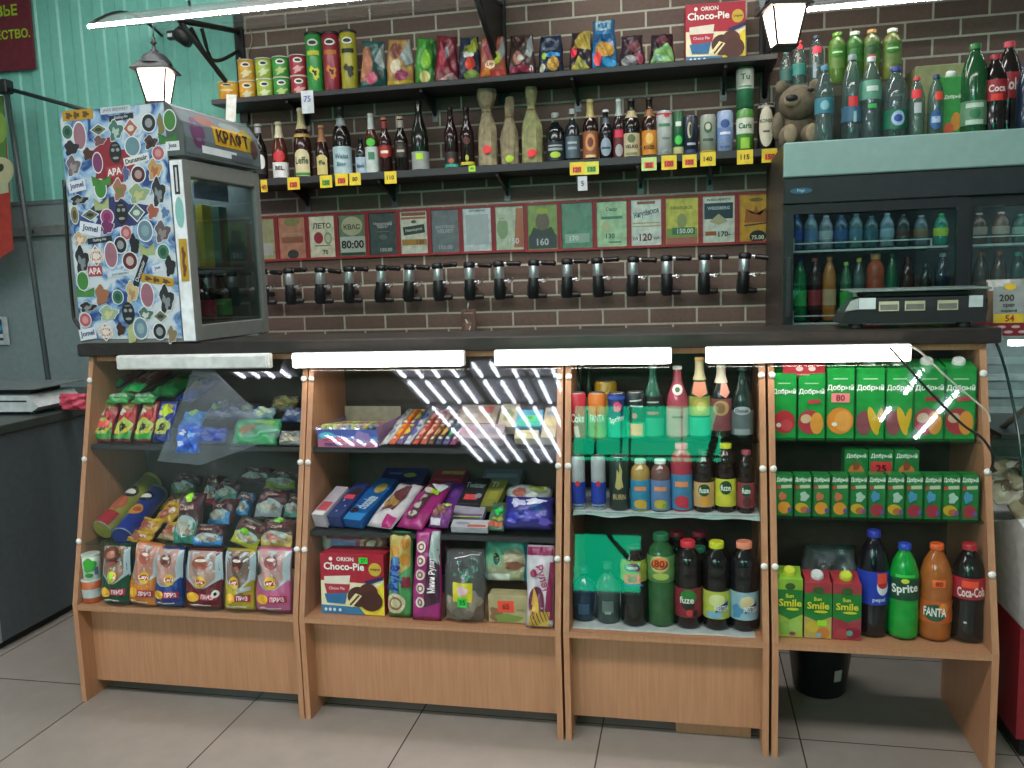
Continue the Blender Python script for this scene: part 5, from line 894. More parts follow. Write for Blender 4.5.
deco('card_print', t, flat(0), [('r', 0, 4.5*s, 27*s, 9*s, '#d9b82c'), ('t', '54', 1*s, 4.5*s, 6.5*s, '#a83a24'), ('t', '200', -2*s, 25*s, 7*s, '#3a3a3a', 18*s), ('t', 'орех', 0, 17*s, 4*s, '#3a3a3a', 18*s), ('t', 'жареный', 0, 12*s, 3.4*s, '#3a3a3a', 24*s), ('e', 1*s, 36*s, 11*s, 7*s, '#e0b834')], nx=1, ny=1)

# cables near the right display case
def cable(label, pts, r, c): o = MB().tube(smoothpath(pts), r, M(c, .4), 8).obj('electric_cable'); tag(o, label, 'cable'); return o
cable('black power cable sagging across the glass of the juice case', [at(889, 347, .12), at(903, 362, .115), at(930, 392, .10), at(962, 424, .085), at(982, 438, .075), at(993, 456, .07), at(991, 470, .09)], .0032, '#17181a')
cable('thin grey white cable crossing the glass of the juice case', [at(905, 347, .115), at(918, 350, .11), at(950, 380, .10), at(985, 410, .085), at(990, 422, .08)], .0024, '#b5b2a8')
# bucket under the juice case
t = thing('plastic_bucket', 'black plastic bucket with a small white label under the juice case', 'bucket', (2.235, .40, 0.001))
MB().lathe([(.072, 0), (.075, .004), (.095, .17), (.10, .18), (.104, .185), (.104, .19), (.094, .19), (.088, .165), (.07, .008), (.001, .008)], M('#15181c', .35), 28, caps=False).obj('bucket_body', t)
MB().lathe([(.101, .155), (.106, .157), (.106, .172), (.101, .174)], M('#1b1e22', .35), 28, caps=False).obj('bucket_rim', t)
deco('bucket_label', t, lambda u, v, h: (math.sin(u/.088)*(.0745+.118*v+h), -math.cos(u/.088)*(.0745+.118*v+h), v), [('r', .045, .075, .026, .036, '#a4a69f', 0)], lift=.0015)

# ================================================================== goods inside the display cases
def gy(z): return .239*(z-.304)-.0035          # the slanted glass at a height
def prj(p):
    d = p-CP; return 512+FPX*d.dot(rt)/d.dot(fw), 384-FPX*d.dot(up)/d.dot(fw)
def pile(name, label, cat, x, ytop, ybot, wpx, Y, lean, col, sh=(), yaw=0, t=.035, group=None, zmin=None, roll=0, flatbox=False, **k):
    p = at(x, ybot, Y); z = max(p.z, zmin or 0); p = Vector((p.x, Y, z+.004)); w = wpx*ppm(p); l = .02
    while l < .4:
        q = p+Vector((0, l*math.sin(lean), l*math.cos(lean)))
        if prj(q)[1] <= ytop: break
        l += .003
    if flatbox:
        return packbox(name, label, cat, p, w, t, l, col, front=sh, rot=(-lean, roll, yaw), group=group)
    return pillow(name, label, cat, p, w, l, t, col, frac(sh, w, l), rot=(-lean, roll, yaw), group=group, **k)
S1, S2, S3 = .786, .491, .312
# --- case 1, bottom row: crisp bags
G = 'crisp bags at the bottom of the left case'
LG = [('e', 0, .47, .32, .2, '#d9b53c'), ('e', 0, .47, .30, .085, '#b52c38'), ('t', "Lay's", 0, .47, .08, '#f6f2ea', .3)]
def lays(x, yt, yb, w, col, top, mouth, lb, shirt=None, lean=.16, extra=(), roll=0, yaw=0, dx=0):
    sh = [('p', [(-.49, .5), (-.49, .95), (.49, .95), (.49, .5), (.3, .38), (0, .34), (-.3, .38)], '#a8bcc4'), ('p', [(-.34, .52), (-.38, .97), (.36, .97), (.34, .52), (.12, .38), (-.12, .38)], top), ('e', 0, .78, .42, .22, mouth), ('e', 0, .82, .28, .05, '#e6dcd2'), ('e', 0, .70, .22, .06, '#a9574c')]
    if shirt: sh += [('p', [(-.48, .06), (-.48, .52), (-.15, .36), (.15, .36), (.48, .52), (.48, .06)], shirt)]
    sh += [(m[0], *( [m[1]]+[m[2]+dx]+list(m[3:]) if m[0] == 't' else [m[1]+dx]+list(m[2:]))) for m in LG]
    sh += [('e', -.22, .22, .36, .16, '#dfae34'), ('r', .2, .23, .46, .11, '#a32a48'), ('t', 'ПРИЗ', .2, .23, .075, '#efe0e4', .34), ('r', 0, .09, .6, .02, '#c9c4b8')]+list(extra)
    z = S3+.002; Y = gy(z+.03)+.012
    return bag('crisp_bag', lb, 'crisp bag', x, yt, yb, w, Y, z, col, sh, lean=lean, t=.055, group=G, roll=roll, yaw=yaw)
lays(118, 547, 603, 31, '#17402e', '#8a6a54', '#5a3028', 'dark green crisp bag with an open bearded mouth and a lime price dot', '#1c4a34', extra=[('e', 0, .48, .2, .13, '#9cd42c'), ('e', 0, .86, .6, .22, '#5a3c2c'), ('e', 0, .84, .32, .12, '#a86a5c')])
lays(144, 545, 608, 30, '#c07a3c', '#b57a68', '#a05848', 'orange crisp bag tilted to the left at the bottom of the left case', '#c57a34', roll=.13, dx=.1)
lays(171, 550, 609, 31, '#1c3674', '#b08a80', '#6a3c34', 'blue crisp bag with the corner of a mouth picture', '#1f3c80', dx=.14)
lays(206, 552, 611, 40, '#5c1a22', '#a58a80', '#8c4c3c', 'maroon crisp bag with a football picture, widest of its row', '#641c26', extra=[('e', .40, .28, .16, .13, '#d8dad8'), ('e', .40, .28, .07, .06, '#1c1c1e')])
lays(241.5, 552, 610, 33, '#a8952a', '#74625a', '#4a2c28', 'mustard yellow crisp bag with a dark bearded mouth', '#ab9a30', extra=[('p', [(0, .3), (.45, .36), (.45, .42), (.1, .40)], '#aab2b4')], dx=-.08)
lays(275, 551, 613, 37, '#b0557c', '#b08c8a', '#8c4a50', 'pink crisp bag with a smiling mouth, rightmost of its row', '#b25c84', extra=[('e', -.4, .68, .2, .2, '#22262e')])
p = at(91, 600, .03)
vessel('tube', 'food_cup', 'orange food cup under a green cup in the left corner of the case', 'cup', (p.x, .04, S3), .028, .072, '#c4602c', cap='#c9cdca', bands=[(.25, .62, '#c3cdd0')], rot=facing(p), group='food cups in the left corner')
vessel('tube', 'food_cup', 'green and white food cup standing on the orange cup', 'cup', (p.x+.002, .045, S3+.0725), .026, .078, '#cdd6cc', cap='#b9c4bc', marks=[('e', 0, .6, 1.5, .55, '#3fa83c', 0, .2), ('r', .7, .35, .4, .3, '#5a6a8c'), ('e', -.1, .2, .9, .18, '#2f8a34')], rot=facing(p), group='food cups in the left corner')
# --- case 1, middle shelf
def lying(label, pa, pb, r, col, capc, marks, nm='crisp_tube', cat='crisps', g=None, bands=()):
    d = pb-pa; t = vessel('tube', nm, label, cat, (0, 0, 0), r, d.length, col, cap=capc, bands=bands, marks=marks, group=g)
    zz = d.normalized(); xx = Vector((1, .15, 0)); yy = zz.cross(xx).normalized(); xx = yy.cross(zz).normalized(); t.matrix_world = Matrix(((xx.x, yy.x, zz.x, pa.x), (xx.y, yy.y, zz.y, pa.y), (xx.z, yy.z, zz.z, pa.z), (0, 0, 0, 1))); return t
a = at(102, 530, .09); b = at(153, 480, .32)
lying('tall crisp tube lying on its side with a red end, leftmost on the middle shelf', a, b, .033, '#8d8f3a', '#b4b04a', [('e', 0, .6, 1.5, .2, '#1e1c1c'), ('e', 0, .6, 1.1, .09, '#d8d5c8'), ('e', 0, .38, 1.4, .25, '#a8563a'), ('r', 0, .12, 1.8, .22, '#9a1f30')], bands=[(0, .015, '#8e9494', 'metal_rim')], g='crisp tubes lying on the middle shelf')
a = at(122, 537, .08); b = at(158, 492, .30)
lying('deep blue crisp tube lying on its side beside the red ended tube', a, b, .033, '#1d2f86', '#7d8a86', [('e', 0, .72, 1.5, .2, '#17182a'), ('e', 0, .72, 1.1, .09, '#d8d5c8'), ('e', 0, .42, 1.4, .22, '#c08a3c'), ('e', .2, .42, .8, .1, '#a8402c')], bands=[(0, .015, '#8e9494', 'metal_rim')], g='crisp tubes lying on the middle shelf')
G = 'yellow meat snack packets beside the lying tubes'
for x, yt, yb, w, Y, lb in [(168, 494, 512, 26, .27, 'topmost yellow snack packet, touching the blue tube lid'), (162, 503, 524, 26, .20, 'second yellow snack packet from the top of the heap'), (142, 519, 536, 30, .11, 'yellow snack packet lying nearest the blue tube'), (137, 533, 546, 32, .065, 'lowest yellow snack packet at the glass'), (166, 523, 545, 24, .10, 'tan snack packet right of the lowest yellow one')]:
    pile('snack_packet', lb, 'snack packet', x, yt, yb, w, Y, 1.0, '#b8902a' if 'tan' not in lb else '#a8906a', [('e', -.05, .45, .6, .5, '#a85a48', 0, .3), ('e', .2, .5, .2, .3, '#d9c9b4'), ('r', 0, .85, .8, .18, '#d0a52e')], yaw=-.25, t=.02, group=G, zmin=S2)
G = 'nut and seafood snack bags heaped on the middle shelf'
MR = '#43242c'
def nb(x, yt, yb, w, Y, col, low, lb, dot=None, yaw=0, lean=.75, roll=0, pic='#b0a896'):
    sh = [('r', 0, .22, .9, .4, low), ('e', 0, .33, .8, .42, '#a9bcbc'), ('e', -.1, .32, .4, .26, pic, 0, .35), ('e', .2, .25, .25, .2, '#8c7c68', 0, .3), ('r', 0, .7, .75, .14, '#6a2c3c', 4), ('t', 'Снеки', 0, .7, .11, '#cfc3b4', .6, .07), ('r', 0, .88, .5, .07, '#7a6a5c')]
    if dot: sh.append(('e', dot[0], dot[1], .3, .2, dot[2], 0, .15))
    pile('snack_bag', lb, 'snack bag', x, yt, yb, w, Y, lean, col, sh, yaw=yaw, t=.04, group=G, zmin=S2, roll=roll, wr=.006)
for a_ in [(255, 469, 484, 36, .33, MR, '#5a3038', 'maroon snack bag at the very back of the heap'), (280, 473, 491, 36, .29, '#4a463c', '#8c9c3a', 'grey and lime snack bag at the back right of the heap'), (208, 476, 507, 17, .25, '#5a2228', '#7a2c30', 'narrow dark red snack bag standing in the heap'), (226, 482, 502, 26, .25, MR, '#4c8a7c', 'teal snack bag behind the sky blue pair'), (183, 476, 497, 30, .28, '#3a2c34', '#4c6a3a', 'dusky snack bag behind the lime dotted teal bag'),
    (291, 496, 520, 18, .22, '#4a3038', '#5a9a8c', 'teal and plum snack bag squeezed against the right panel'), (268, 490, 520, 32, .20, MR, '#8c9498', 'maroon and silver snack bag in the middle of the heap'), (241, 494, 518, 18, .19, '#2a4a6c', '#3a7cb0', 'small blue snack bag between its larger neighbours')]: nb(*a_)
nb(219, 500, 528, 32, .15, MR, '#3f86bc', 'sky blue and maroon snack bag turned to the right, second row', yaw=-.25, roll=-.2)
nb(186, 493, 551, 28, .06, MR, '#2e7c68', 'teal and maroon snack bag with a lime price dot', dot=(0, .9, '#a6e02c'), lean=.45)
nb(209, 524, 555, 33, .052, MR, '#2f7cc0', 'bright blue edged snack bag at the front of the heap', yaw=.1, lean=.5)
nb(244, 519, 549, 32, .06, '#4c3a30', '#b8bc34', 'yellow edged snack bag with a green price dot', dot=(-.1, .5, '#7cd02c'), roll=.35, lean=.5, pic='#a88c74')
nb(277, 520, 550, 36, .06, '#4a2c24', '#b8a050', 'tan edged snack bag with a prawn picture at the right front', lean=.5, pic='#c06a5c', dot=(0, .95, '#7cc83a'))
# --- case 1, top shelf
G = 'seed packets on the top shelf of the left case'
for x, w, c, low, lb, dot in [(102, 20, '#a02c34', '#2c9438', 'red and green seed packet with a coral price dot, leftmost', ('r', 0, .4, .75, .16, '#f0584c')), (122, 20, '#a62a30', '#2f9a3c', 'red and green seed packet, left one of the plain pair', None), (142.5, 20, '#a82c30', '#2f9a3c', 'red and green seed packet, right one of the plain pair', None), (161, 19, '#2c3a94', '#2a3480', 'blue seed packet with a lime diamond price', ('p', [(-.3, .72), (.05, .55), (.42, .72), (.05, .9)], '#c6e02c'))]:
    sh = [('e', 0, .85, .7, .14, '#b09a5c'), ('e', -.2, .7, .35, .16, '#d8d4cc'), ('e', .1, .62, .5, .16, '#c02c30' if low != '#2a3480' else '#3a4cac'), ('r', 0, .16, .98, .2, low), ('e', 0, .36, .86, .4, '#b4c45c', 0, .15), ('e', 0, .34, .4, .2, '#2c2a20', 0, .3), ('e', -.25, .22, .2, .12, '#d9c03a'), ('e', .25, .24, .2, .12, '#d9c03a')]
    if dot: sh.append(dot)
    bag('seed_packet', lb, 'seed packet', x, 405, 443, w, gy(S1+.07)+.03, S1, c, sh, lean=.5, t=.022, group=G)
for x, yt, yb, w, Y, c, e, lb in [(110, 370, 389, 24, .27, '#5c2420', '#1c9c4c', 'dark red seed packet lying flat in the far left corner'), (130, 369, 394, 24, .24, '#64281f', '#1fae54', 'dark red seed packet with a shiny green end'), (162, 377, 397, 30, .25, '#2a8440', '#2f9a48', 'green seed packet lying flat behind the blue one'), (184, 381, 402, 22, .23, '#2c3c8c', '#344aa4', 'blue seed packet lying flat behind the plastic wrap')]:
    pile('seed_packet', lb, 'seed packet', x, yt, yb, w, Y, 1.25, c, [('r', 0, .12, .96, .22, e), ('e', 0, .55, .5, .3, '#8a7a5c', 0, .3)], t=.03, group=G, zmin=S1+.03, yaw=-.12)
for x, w, y, lb in [(116, 26, 399, 'light green seed packet on its side, left of its twin'), (142, 26, 399, 'light green seed packet on its side, right of its twin')]: pile('seed_packet', lb, 'seed packet', x, y-5, y+5, w, .19, 1.1, '#3f9a50', [('r', 0, .5, .8, .3, '#9ab89c')], t=.02, group=G, zmin=S1+.02)
G = 'packets on the top shelf under the plastic wrap'
SQ = [('e', -.2, .3, .3, .2, '#b4c8e4', 0, .4), ('e', .2, .6, .3, .2, '#8ab0e4', 0, .4), ('e', .1, .25, .35, .2, '#1e4ab0', 0, .4), ('e', -.15, .7, .3, .2, '#d4dcee', 0, .4)]
for x, yt, yb, w, Y, ln, c, sh, lb in [(187, 424, 455, 26, .118, .35, '#3a6ad0', SQ, 'shiny blue speckled packet hanging over the front of the top shelf'), (191, 412, 427, 24, .16, .8, '#3a86c8', [('e', 0, .8, .5, .3, '#9ccc5c')], 'sky blue packet with a lime diamond on the top shelf'), (212, 428, 444, 30, .13, .5, '#3a4cac', [('r', 0, .8, .9, .2, '#5a6ac4')], 'plain violet blue packet beside the green bag'),
    (254, 419, 452, 50, .125, .6, '#3f9a64', [('e', -.18, .55, .4, .3, '#b07a4c', 10, .3), ('r', .2, .4, .5, .12, '#7cc49c', 20), ('e', .2, .8, .4, .2, '#8ab84c')], 'wide green dried fish bag in the middle of the top shelf'), (290, 432, 451, 24, .125, .5, '#8a8f94', [('e', 0, .4, .8, .5, '#c4bca8', 0, .4), ('e', .1, .6, .4, .3, '#6c6a60', 0, .4)], 'silver bag of pale nuts at the right end of the top shelf'),
    (282, 397, 413, 28, .26, .8, '#6c6450', [('e', 0, .5, .8, .7, '#b0a068', 0, .4)], 'bag of golden crumbs at the back right of the top shelf'), (291, 409, 424, 22, .20, .8, '#3a4c74', [('e', 0, .5, .6, .4, '#9aa4b8', 0, .3)], 'blue grey bag behind the silver nut bag'), (238, 404, 420, 34, .24, .9, '#565c70', [('e', .2, .6, .4, .3, '#8f9c80', 0, .3), ('r', -.2, .4, .4, .1, '#7a8098')], 'slate coloured packet behind the green fish bag'),
    (216, 402, 420, 26, .25, .9, '#6a6e88', [('e', -.1, .5, .3, .3, '#96b46c'), ('r', .1, .8, .5, .1, '#9aa0b4')], 'lilac grey packet under the plastic wrap'), (262, 409, 421, 24, .2, .8, '#7c9aa4', [('e', 0, .5, .6, .6, '#c6d2b4', 0, .3)], 'pale teal packet with a cream splash above the green bag')]:
    pile('snack_packet', lb, 'snack packet', x, yt, yb, w, Y, ln, c, sh, t=.028, group=G, zmin=(S1 if Y > .12 else 0), wr=.006)
# plastic wrap fanned out inside the glass
t = thing('plastic_wrap', 'sheet of clear plastic wrap fanned out behind the glass of the left case', 'plastic sheet', (.43, .17, 1.03))
mb = MB(); vs = []; nx, ny = 26, 14; O = Vector((.43, .17, 1.03))
for j in range(ny+1):
    v = j/ny
    for i in range(nx+1):
        u = i/nx; xt = 188+20*u; xb = 150+125*u; yy = 368+v*(100-45*abs(u-.35)*(1 if u > .35 else .3)); X_ = xt+(xb-xt)*v**1.1
        P = at(X_, yy, .15-.085*v*.9); P.y += .012*math.sin(u*30+v*1.5)*(1-.3*v)
        P.y = max(P.y, gy(P.z)+.008); vs.append(P-O)
mb.add(vs, [[j*(nx+1)+i, j*(nx+1)+i+1, (j+1)*(nx+1)+i+1, (j+1)*(nx+1)+i] for j in range(ny) for i in range(nx)], glass('wrap', (.9, .92, .96), 1.6, .09, .2, (.62, .68, .8)), True); mb.obj('plastic_sheet', t)

# --- case 2, bottom row
S2b = .549
p = at(352, 616, .03); s = ppm(p); pie_box((p.x, gy(S3+.16)+.003, S3+.001), 67*s, at(352, 555, .045).z-S3, (-.06, .0, 0), 'red chocolate pie box with a green price, standing in the bottom of the candy case', '#37d43a')
G = 'cake rolls and biscuits at the bottom of the candy case'
pile('roll_bag', 'pink cake roll bag standing behind the red pie box', 'cake roll', 355, 532, 560, 70, .16, .12, '#b5626c', [('e', .28, .6, .3, .7, '#c9b08c'), ('e', .28, .6, .2, .45, '#8a5a3c'), ('e', .28, .6, .12, .28, '#d8c8a8'), ('r', -.15, .6, .45, .3, '#8c9cc8'), ('e', -.4, .6, .16, .5, '#d4c8c4', 0, .3)], t=.05, group=G)
Yb = gy(S3+.12)+.0
bag('roll_bag', 'green and gold biscuit bag with blue lettering standing upright', 'biscuit bag', 400.5, 537, 620, 25, .035, S3, '#4f9a5c', [('p', [(-.45, .55), (-.45, .97), (.45, .97), (.45, .6), (0, .5)], '#b9a458'), ('e', -.2, .78, .45, .12, '#c98f3c'), ('e', .22, .86, .4, .14, '#c08434'), ('e', .25, .68, .4, .14, '#c08434'), ('r', -.15, .5, .3, .42, '#5a8ac8'), ('t', 'Рулет', -.15, .5, .2, '#26409a', 1.2, PI/2), ('e', -.1, .17, .8, .24, '#d5c6a4'), ('e', -.1, .17, .55, .16, '#8f7450'), ('e', -.1, .17, .4, .11, '#d5c6a4'), ('r', .3, .42, .3, .12, '#8a2c3c')], lean=.2, t=.04, group=G)
bag('roll_bag', 'magenta bag of small cake rolls with a twisted top', 'cake roll', 427, 535, 624, 31, .022, S3, '#a82c7c', [('p', [(-.05, .15), (.45, .2), (.48, .9), (.1, .95)], '#4a2c3c'), ('p', [(.1, .7), (.48, .6), (.48, .97), (.2, .97)], '#a8bcb8')]+[q for k in range(5) for q in (('e', -.17, .2+.15*k, .34, .12, '#d9ccc4'), ('e', -.17, .2+.15*k, .22, .075, '#7c5448'), ('e', -.17, .2+.15*k, .12, .04, '#d9ccc4'))]+[('t', 'Мини Рулет', .26, .5, .1, '#e8dfe6', 1.1, PI/2)], lean=.23, t=.04, group=G, taper=.15)
bag('roll_bag', 'clear bag of pastries with a yellow label and a green price', 'pastry bag', 465, 553, 620, 43, .03, S3, glass('cellophane', (.84, .87, .88), 1.8, .12, .1, (.4, .42, .43)), [('e', -.25, .25, .35, .22, '#7a7264', 0, .3), ('e', .22, .3, .4, .3, '#847b6c', 0, .3), ('e', .0, .12, .5, .2, '#6c6458', 0, .3), ('r', 0, .42, .46, .26, '#c6be2c'), ('e', 0, .44, .26, .14, '#d8b8c4', 0, .2), ('r', .0, .28, .24, .13, '#2fc84a'), ('t', '35', 0, .28, .07, '#1c5a28')], lean=.18, t=.06, group=G)
pile('roll_bag', 'mint and beige croissant bag standing above the boxed one', 'pastry bag', 507, 540, 582, 46, .11, .2, '#5fb49c', [('r', .05, .35, .9, .6, '#a7a884'), ('e', -.25, .6, .35, .5, '#7fc49c'), ('e', -.2, .55, .14, .3, '#2c4a44'), ('e', .2, .6, .5, .4, '#b4aa8c', 0, .2), ('e', .2, .4, .4, .2, '#8f5c48', 0, .3), ('r', -.15, .1, .5, .18, '#d6dcd4'), ('r', .46, .5, .1, .98, '#1c7c94')], t=.04, group=G)
p = at(508, 622, .03); s = ppm(p)
packbox('biscuit_box', 'cream vegetable biscuit box with an orange price sticker', 'biscuit box', (p.x, .035, S3+.001), 40*s, .05, at(508, 596, .035).z-S3, '#b3a67c', [('e', -.3, .3, .35, .5, '#8a6448', 0, .3), ('e', .0, .18, .7, .3, '#7c9444', 0, .2), ('r', -.05, .6, .42, .42, '#f0503a'), ('t', '65', -.05, .6, .2, '#8a2418'), ('r', .32, .5, .2, .04, '#8c8464')], group=G)
bag('roll_bag', 'white and plum roll bag with a striped roll, at the right panel', 'cake roll', 540, 552, 628, 28, .015, S3, '#c8c4cc', [('r', .0, .93, .95, .1, '#8a2454'), ('p', [(.2, .1), (.48, .1), (.48, .8), (.35, .8)], '#8c2a54'), ('e', -.1, .3, .6, .4, '#6c2a4c'), ('p', [(-.4, .02), (.3, .02), (.4, .2), (0, .12), (-.05, .35), (-.2, .5)], '#c9a648')]+[('r', -.25+.11*k, .08+.02*k, .03, .14, '#5c3420', 20) for k in range(6)]+[('e', -.2, .66, .25, .1, '#8a2a4c'), ('t', 'Рулет', .12, .6, .12, '#9c2c5c', 1, -1.25)], lean=.24, t=.035, group=G)
# --- case 2, middle shelf
G = 'biscuit and chocolate boxes on the middle shelf of the candy case'
for x, yt, yb, w, Y, ln, c, sh, lb, yaw, fb, th in [(318, 486, 529, 15, .075, 1.2, '#c4b8c4', [('r', 0, .3, .8, .3, '#c0505c'), ('r', 0, .06, .85, .12, '#e2e6e2')], 'white and red biscuit box lying in the left corner of the middle shelf', -.2, True, .045), (334, 482, 528, 16, .078, 1.2, '#2c3a70', [('e', -.1, .15, .1, .05, '#c9d0e0'), ('e', .2, .3, .1, .05, '#c9d0e0'), ('e', -.2, .45, .1, .05, '#c9d0e0'), ('e', .1, .7, .7, .25, '#3a2a30'), ('r', .0, .55, .7, .12, '#e0485c')], 'navy dotted biscuit box with a pink price', -.2, True, .04),
    (351, 478, 526, 24, .08, 1.2, '#1f5a9c', [('r', 0, .08, .96, .16, '#2f86c8'), ('e', .1, .75, .55, .25, '#a8924c'), ('t', 'chocolate', .05, .4, .2, '#c4d4e4', .9, 1.4), ('e', -.2, .2, .35, .12, '#3a2420', 0, .3)], 'blue chocolate box with a gold round picture, lying flat', -.25, True, .03), (379, 484, 529, 32, .072, 1.1, '#c9c2c8', [('p', [(-.3, .3), (0, .9), (.3, .85), (.2, .3)], '#6a3c40'), ('e', -.05, .45, .5, .25, '#b08c50', 0, .2), ('r', .3, .1, .35, .2, '#b02c74')], 'white tray bag of chocolate rolls with a pink corner', -.3, False, .035),
    (409, 485, 530, 32, .072, 1.1, '#a02c74', [('p', [(-.25, .15), (-.15, .9), (.2, .9), (.15, .15)], '#54383c')]+[('e', -.1+.02*k, .25+.17*k, .3, .12, '#c4b8b0') for k in range(4)]+[('r', .2, .75, .3, .12, '#a8c43c'), ('p', [(-.1, .9), (.2, .98), (.48, .95), (.4, .75)], '#c9ccd0')], 'magenta bag of mini rolls lying on the middle shelf', -.28, False, .035), (438, 505, 529, 22, .07, .9, '#7a3a84', [('e', -.1, .6, .6, .5, '#8c6450', 0, .3), ('r', -.1, .15, .5, .25, '#d4d4dc'), ('r', .2, .9, .4, .12, '#b8d04c')], 'small purple waffle bag in front of the purple box', -.1, False, .03),
    (446, 483, 505, 24, .18, 1.1, '#5c2f7c', [('r', -.3, .5, .3, .9, '#6a7cac'), ('e', .1, .5, .5, .4, '#6c3c90')], 'purple chocolate box behind the waffle bag', -.1, True, .03), (444, 469, 486, 34, .28, 1.2, '#8c2c40', [('r', .1, .75, .7, .2, '#a09c4c'), ('r', 0, .3, .8, .12, '#b04c54')], 'crimson box at the back of the middle shelf', -.05, True, .03), (400, 468, 484, 46, .3, 1.2, '#2a2f5c', [('r', -.2, .6, .3, .12, '#5a64a0'), ('e', .15, .5, .3, .3, '#a0a84c')], 'long navy box at the back left of the middle shelf', 0, True, .03),
    (468, 478, 505, 24, .17, 1.1, '#2a282c', [('t', 'Twister', .0, .7, .2, '#c4c8c8', .9), ('r', .0, .25, .6, .2, '#d84c50'), ('e', .3, .3, .3, .2, '#8c8c94')], 'black sweet box with white lettering', -.12, True, .03), (486, 480, 507, 20, .17, 1.1, '#84843c', [('t', 'Ti', -.1, .8, .2, '#c8ccc0', .4), ('r', .1, .4, .5, .3, '#9c9840')], 'olive green sweet box beside the black one', -.2, True, .025), (500, 469, 484, 40, .29, 1.2, '#5c6c74', [('r', 0, .5, .8, .3, '#7a8c94')], 'grey box at the back right of the middle shelf', 0, True, .03),
    (466, 506, 518, 34, .13, 1.2, '#a8a4b4', [('r', 0, .15, .95, .2, '#7c5a84'), ('r', 0, .0, .8, .1, '#b8c45c')], 'upper pale lilac flat box in the middle of the shelf', 0, True, .02), (469, 520, 533, 38, .068, 1.2, '#b4b4bc', [('r', .2, .2, .5, .3, '#c0604c'), ('e', -.2, .5, .4, .3, '#8f8c9c')], 'lower pale flat box at the glass of the middle shelf', 0, True, .02), (494, 503, 532, 20, .075, 1.0, '#4c6c58', [('e', 0, .6, .5, .2, '#2fc85c'), ('r', 0, .15, .8, .15, '#c06a50'), ('r', .1, .32, .6, .1, '#a8a84c')], 'clear green packet with a green price dot', -.1, False, .02),
    (528, 487, 506, 46, .2, .8, '#9aa4a4', [('e', -.2, .5, .3, .5, '#a85c54'), ('e', .2, .7, .4, .4, '#8c9c4c'), ('e', .1, .3, .3, .3, '#c9ccc8')], 'silver bag of sweets behind the violet blue bag', 0, False, .04), (528, 497, 531, 50, .07, .5, '#26297c', [('e', -.2, .75, .3, .25, '#a9acc8', 0, .4), ('e', .15, .8, .4, .2, '#c4c8dc', 0, .4), ('e', .1, .35, .4, .3, '#3a3c9c', 0, .4), ('e', -.25, .3, .3, .3, '#3438a0', 0, .4), ('e', .35, .2, .25, .2, '#5c4cac', 0, .3)], 'big violet blue bag of sweets at the right end of the middle shelf', 0, False, .06)]:
    pile('sweets_box' if fb else 'sweets_bag', lb, 'sweets', x, yt, yb, w, Y, ln, c, sh, yaw=yaw, t=th, group=G, zmin=S2b+(.005 if not fb else .002)+(0 if not fb else th*.9), flatbox=fb)
# --- case 2, top shelf
t = thing('sweets_tray', 'open display tray of roll sweets with a blue and pink front in the candy case', 'sweets tray', (at(318, 436, .125).x, .122, S1+.001), (0, 0, -.02)); TW = at(378, 436, .125).x-at(318, 436, .125).x
MB().box(0, TW, 0, .003, 0, .052, M('#3c7cb4', .4)).box(0, TW, .2, .203, 0, .09, M('#a89c8c', .5)).box(0, .003, .003, .2, 0, .06, M('#8c6a90', .4)).box(TW-.003, TW, .003, .2, 0, .06, M('#8c6a90', .4)).box(.003, TW-.003, .003, .2, 0, .003, M('#8c6a90', .4)).obj('tray_body', t)
deco('tray_front', t, lambda u, v, h: (u, -h, v), [('r', TW/2, .042, TW, .02, '#4a5aa4'), ('e', .03, .034, .05, .02, '#58b8d0'), ('p', [(0, 0), (TW, 0), (TW, .02), (0, .024)], '#b5688c'), ('e', .06, .022, .09, .014, '#c43c5c'), ('t', 'mentos', .05, .009, .012, '#2a2c6c', .09), ('e', TW*.75, .028, .05, .04, '#8c7ab0', 0, .2)], nx=4, ny=4)
cl = ['#c6ca6c', '#a8b864', '#d8c88c', '#b8a0a0', '#8c9ca8', '#c0c880', '#a090a0', '#c0b070', '#7c8a98', '#b0a890']
for k in range(9):
    o = thing('sweet_roll', '%s paper wrapped sweet roll in the open display tray' % ['leftmost pale green', 'second moss green', 'third cream', 'fourth dusty pink', 'fifth slate blue', 'sixth lemon green', 'seventh mauve', 'eighth ochre', 'ninth blue grey'][k], 'sweets', t.matrix_world @ Vector((0, 0, 0)) if False else (t.location.x+.014+k*(TW-.02)/9, .132, S1+.058), (-.12, 0, -.02), 'sweet rolls in the display tray')
    MB().lathe([(.003, 0), (.0085, .004), (.009, .01), (.009, .175), (.0085, .181), (.003, .185)], M(cl[k], .4, var=.25), 10, ax='y').obj('wrapper', o); MB().lathe([(.0093, .04), (.0093, .12)], M(['#d8d44c', '#5c8a4c', '#c05c6c'][k % 3], .4, var=.3), 10, ax='y', caps=False).obj('wrapper_band', o)
G = 'candy bars on the top shelf of the candy case'
bars = [(384, 'white', '#c9ccd0', '#8a8fa0'), (391.5, 'orange', '#d8643a', '#e0a02c'), (399, 'purple and yellow', '#6a5a8c', '#d8b83a'), (406.5, 'silver blue', '#b4bcc8', '#5a6cac'), (414.5, 'red', '#b5483c', '#d8988c'), (422.5, 'rust red', '#a8503c', '#e0b4a0'), (430, 'brown', '#5c4038', '#b08c5c'), (437.5, 'navy and gold', '#2c3454', '#c49a3c'), (445, 'green tipped', '#4a4c7c', '#3fae4c'), (452.5, 'plum', '#8c3c64', '#c8a0b8')]
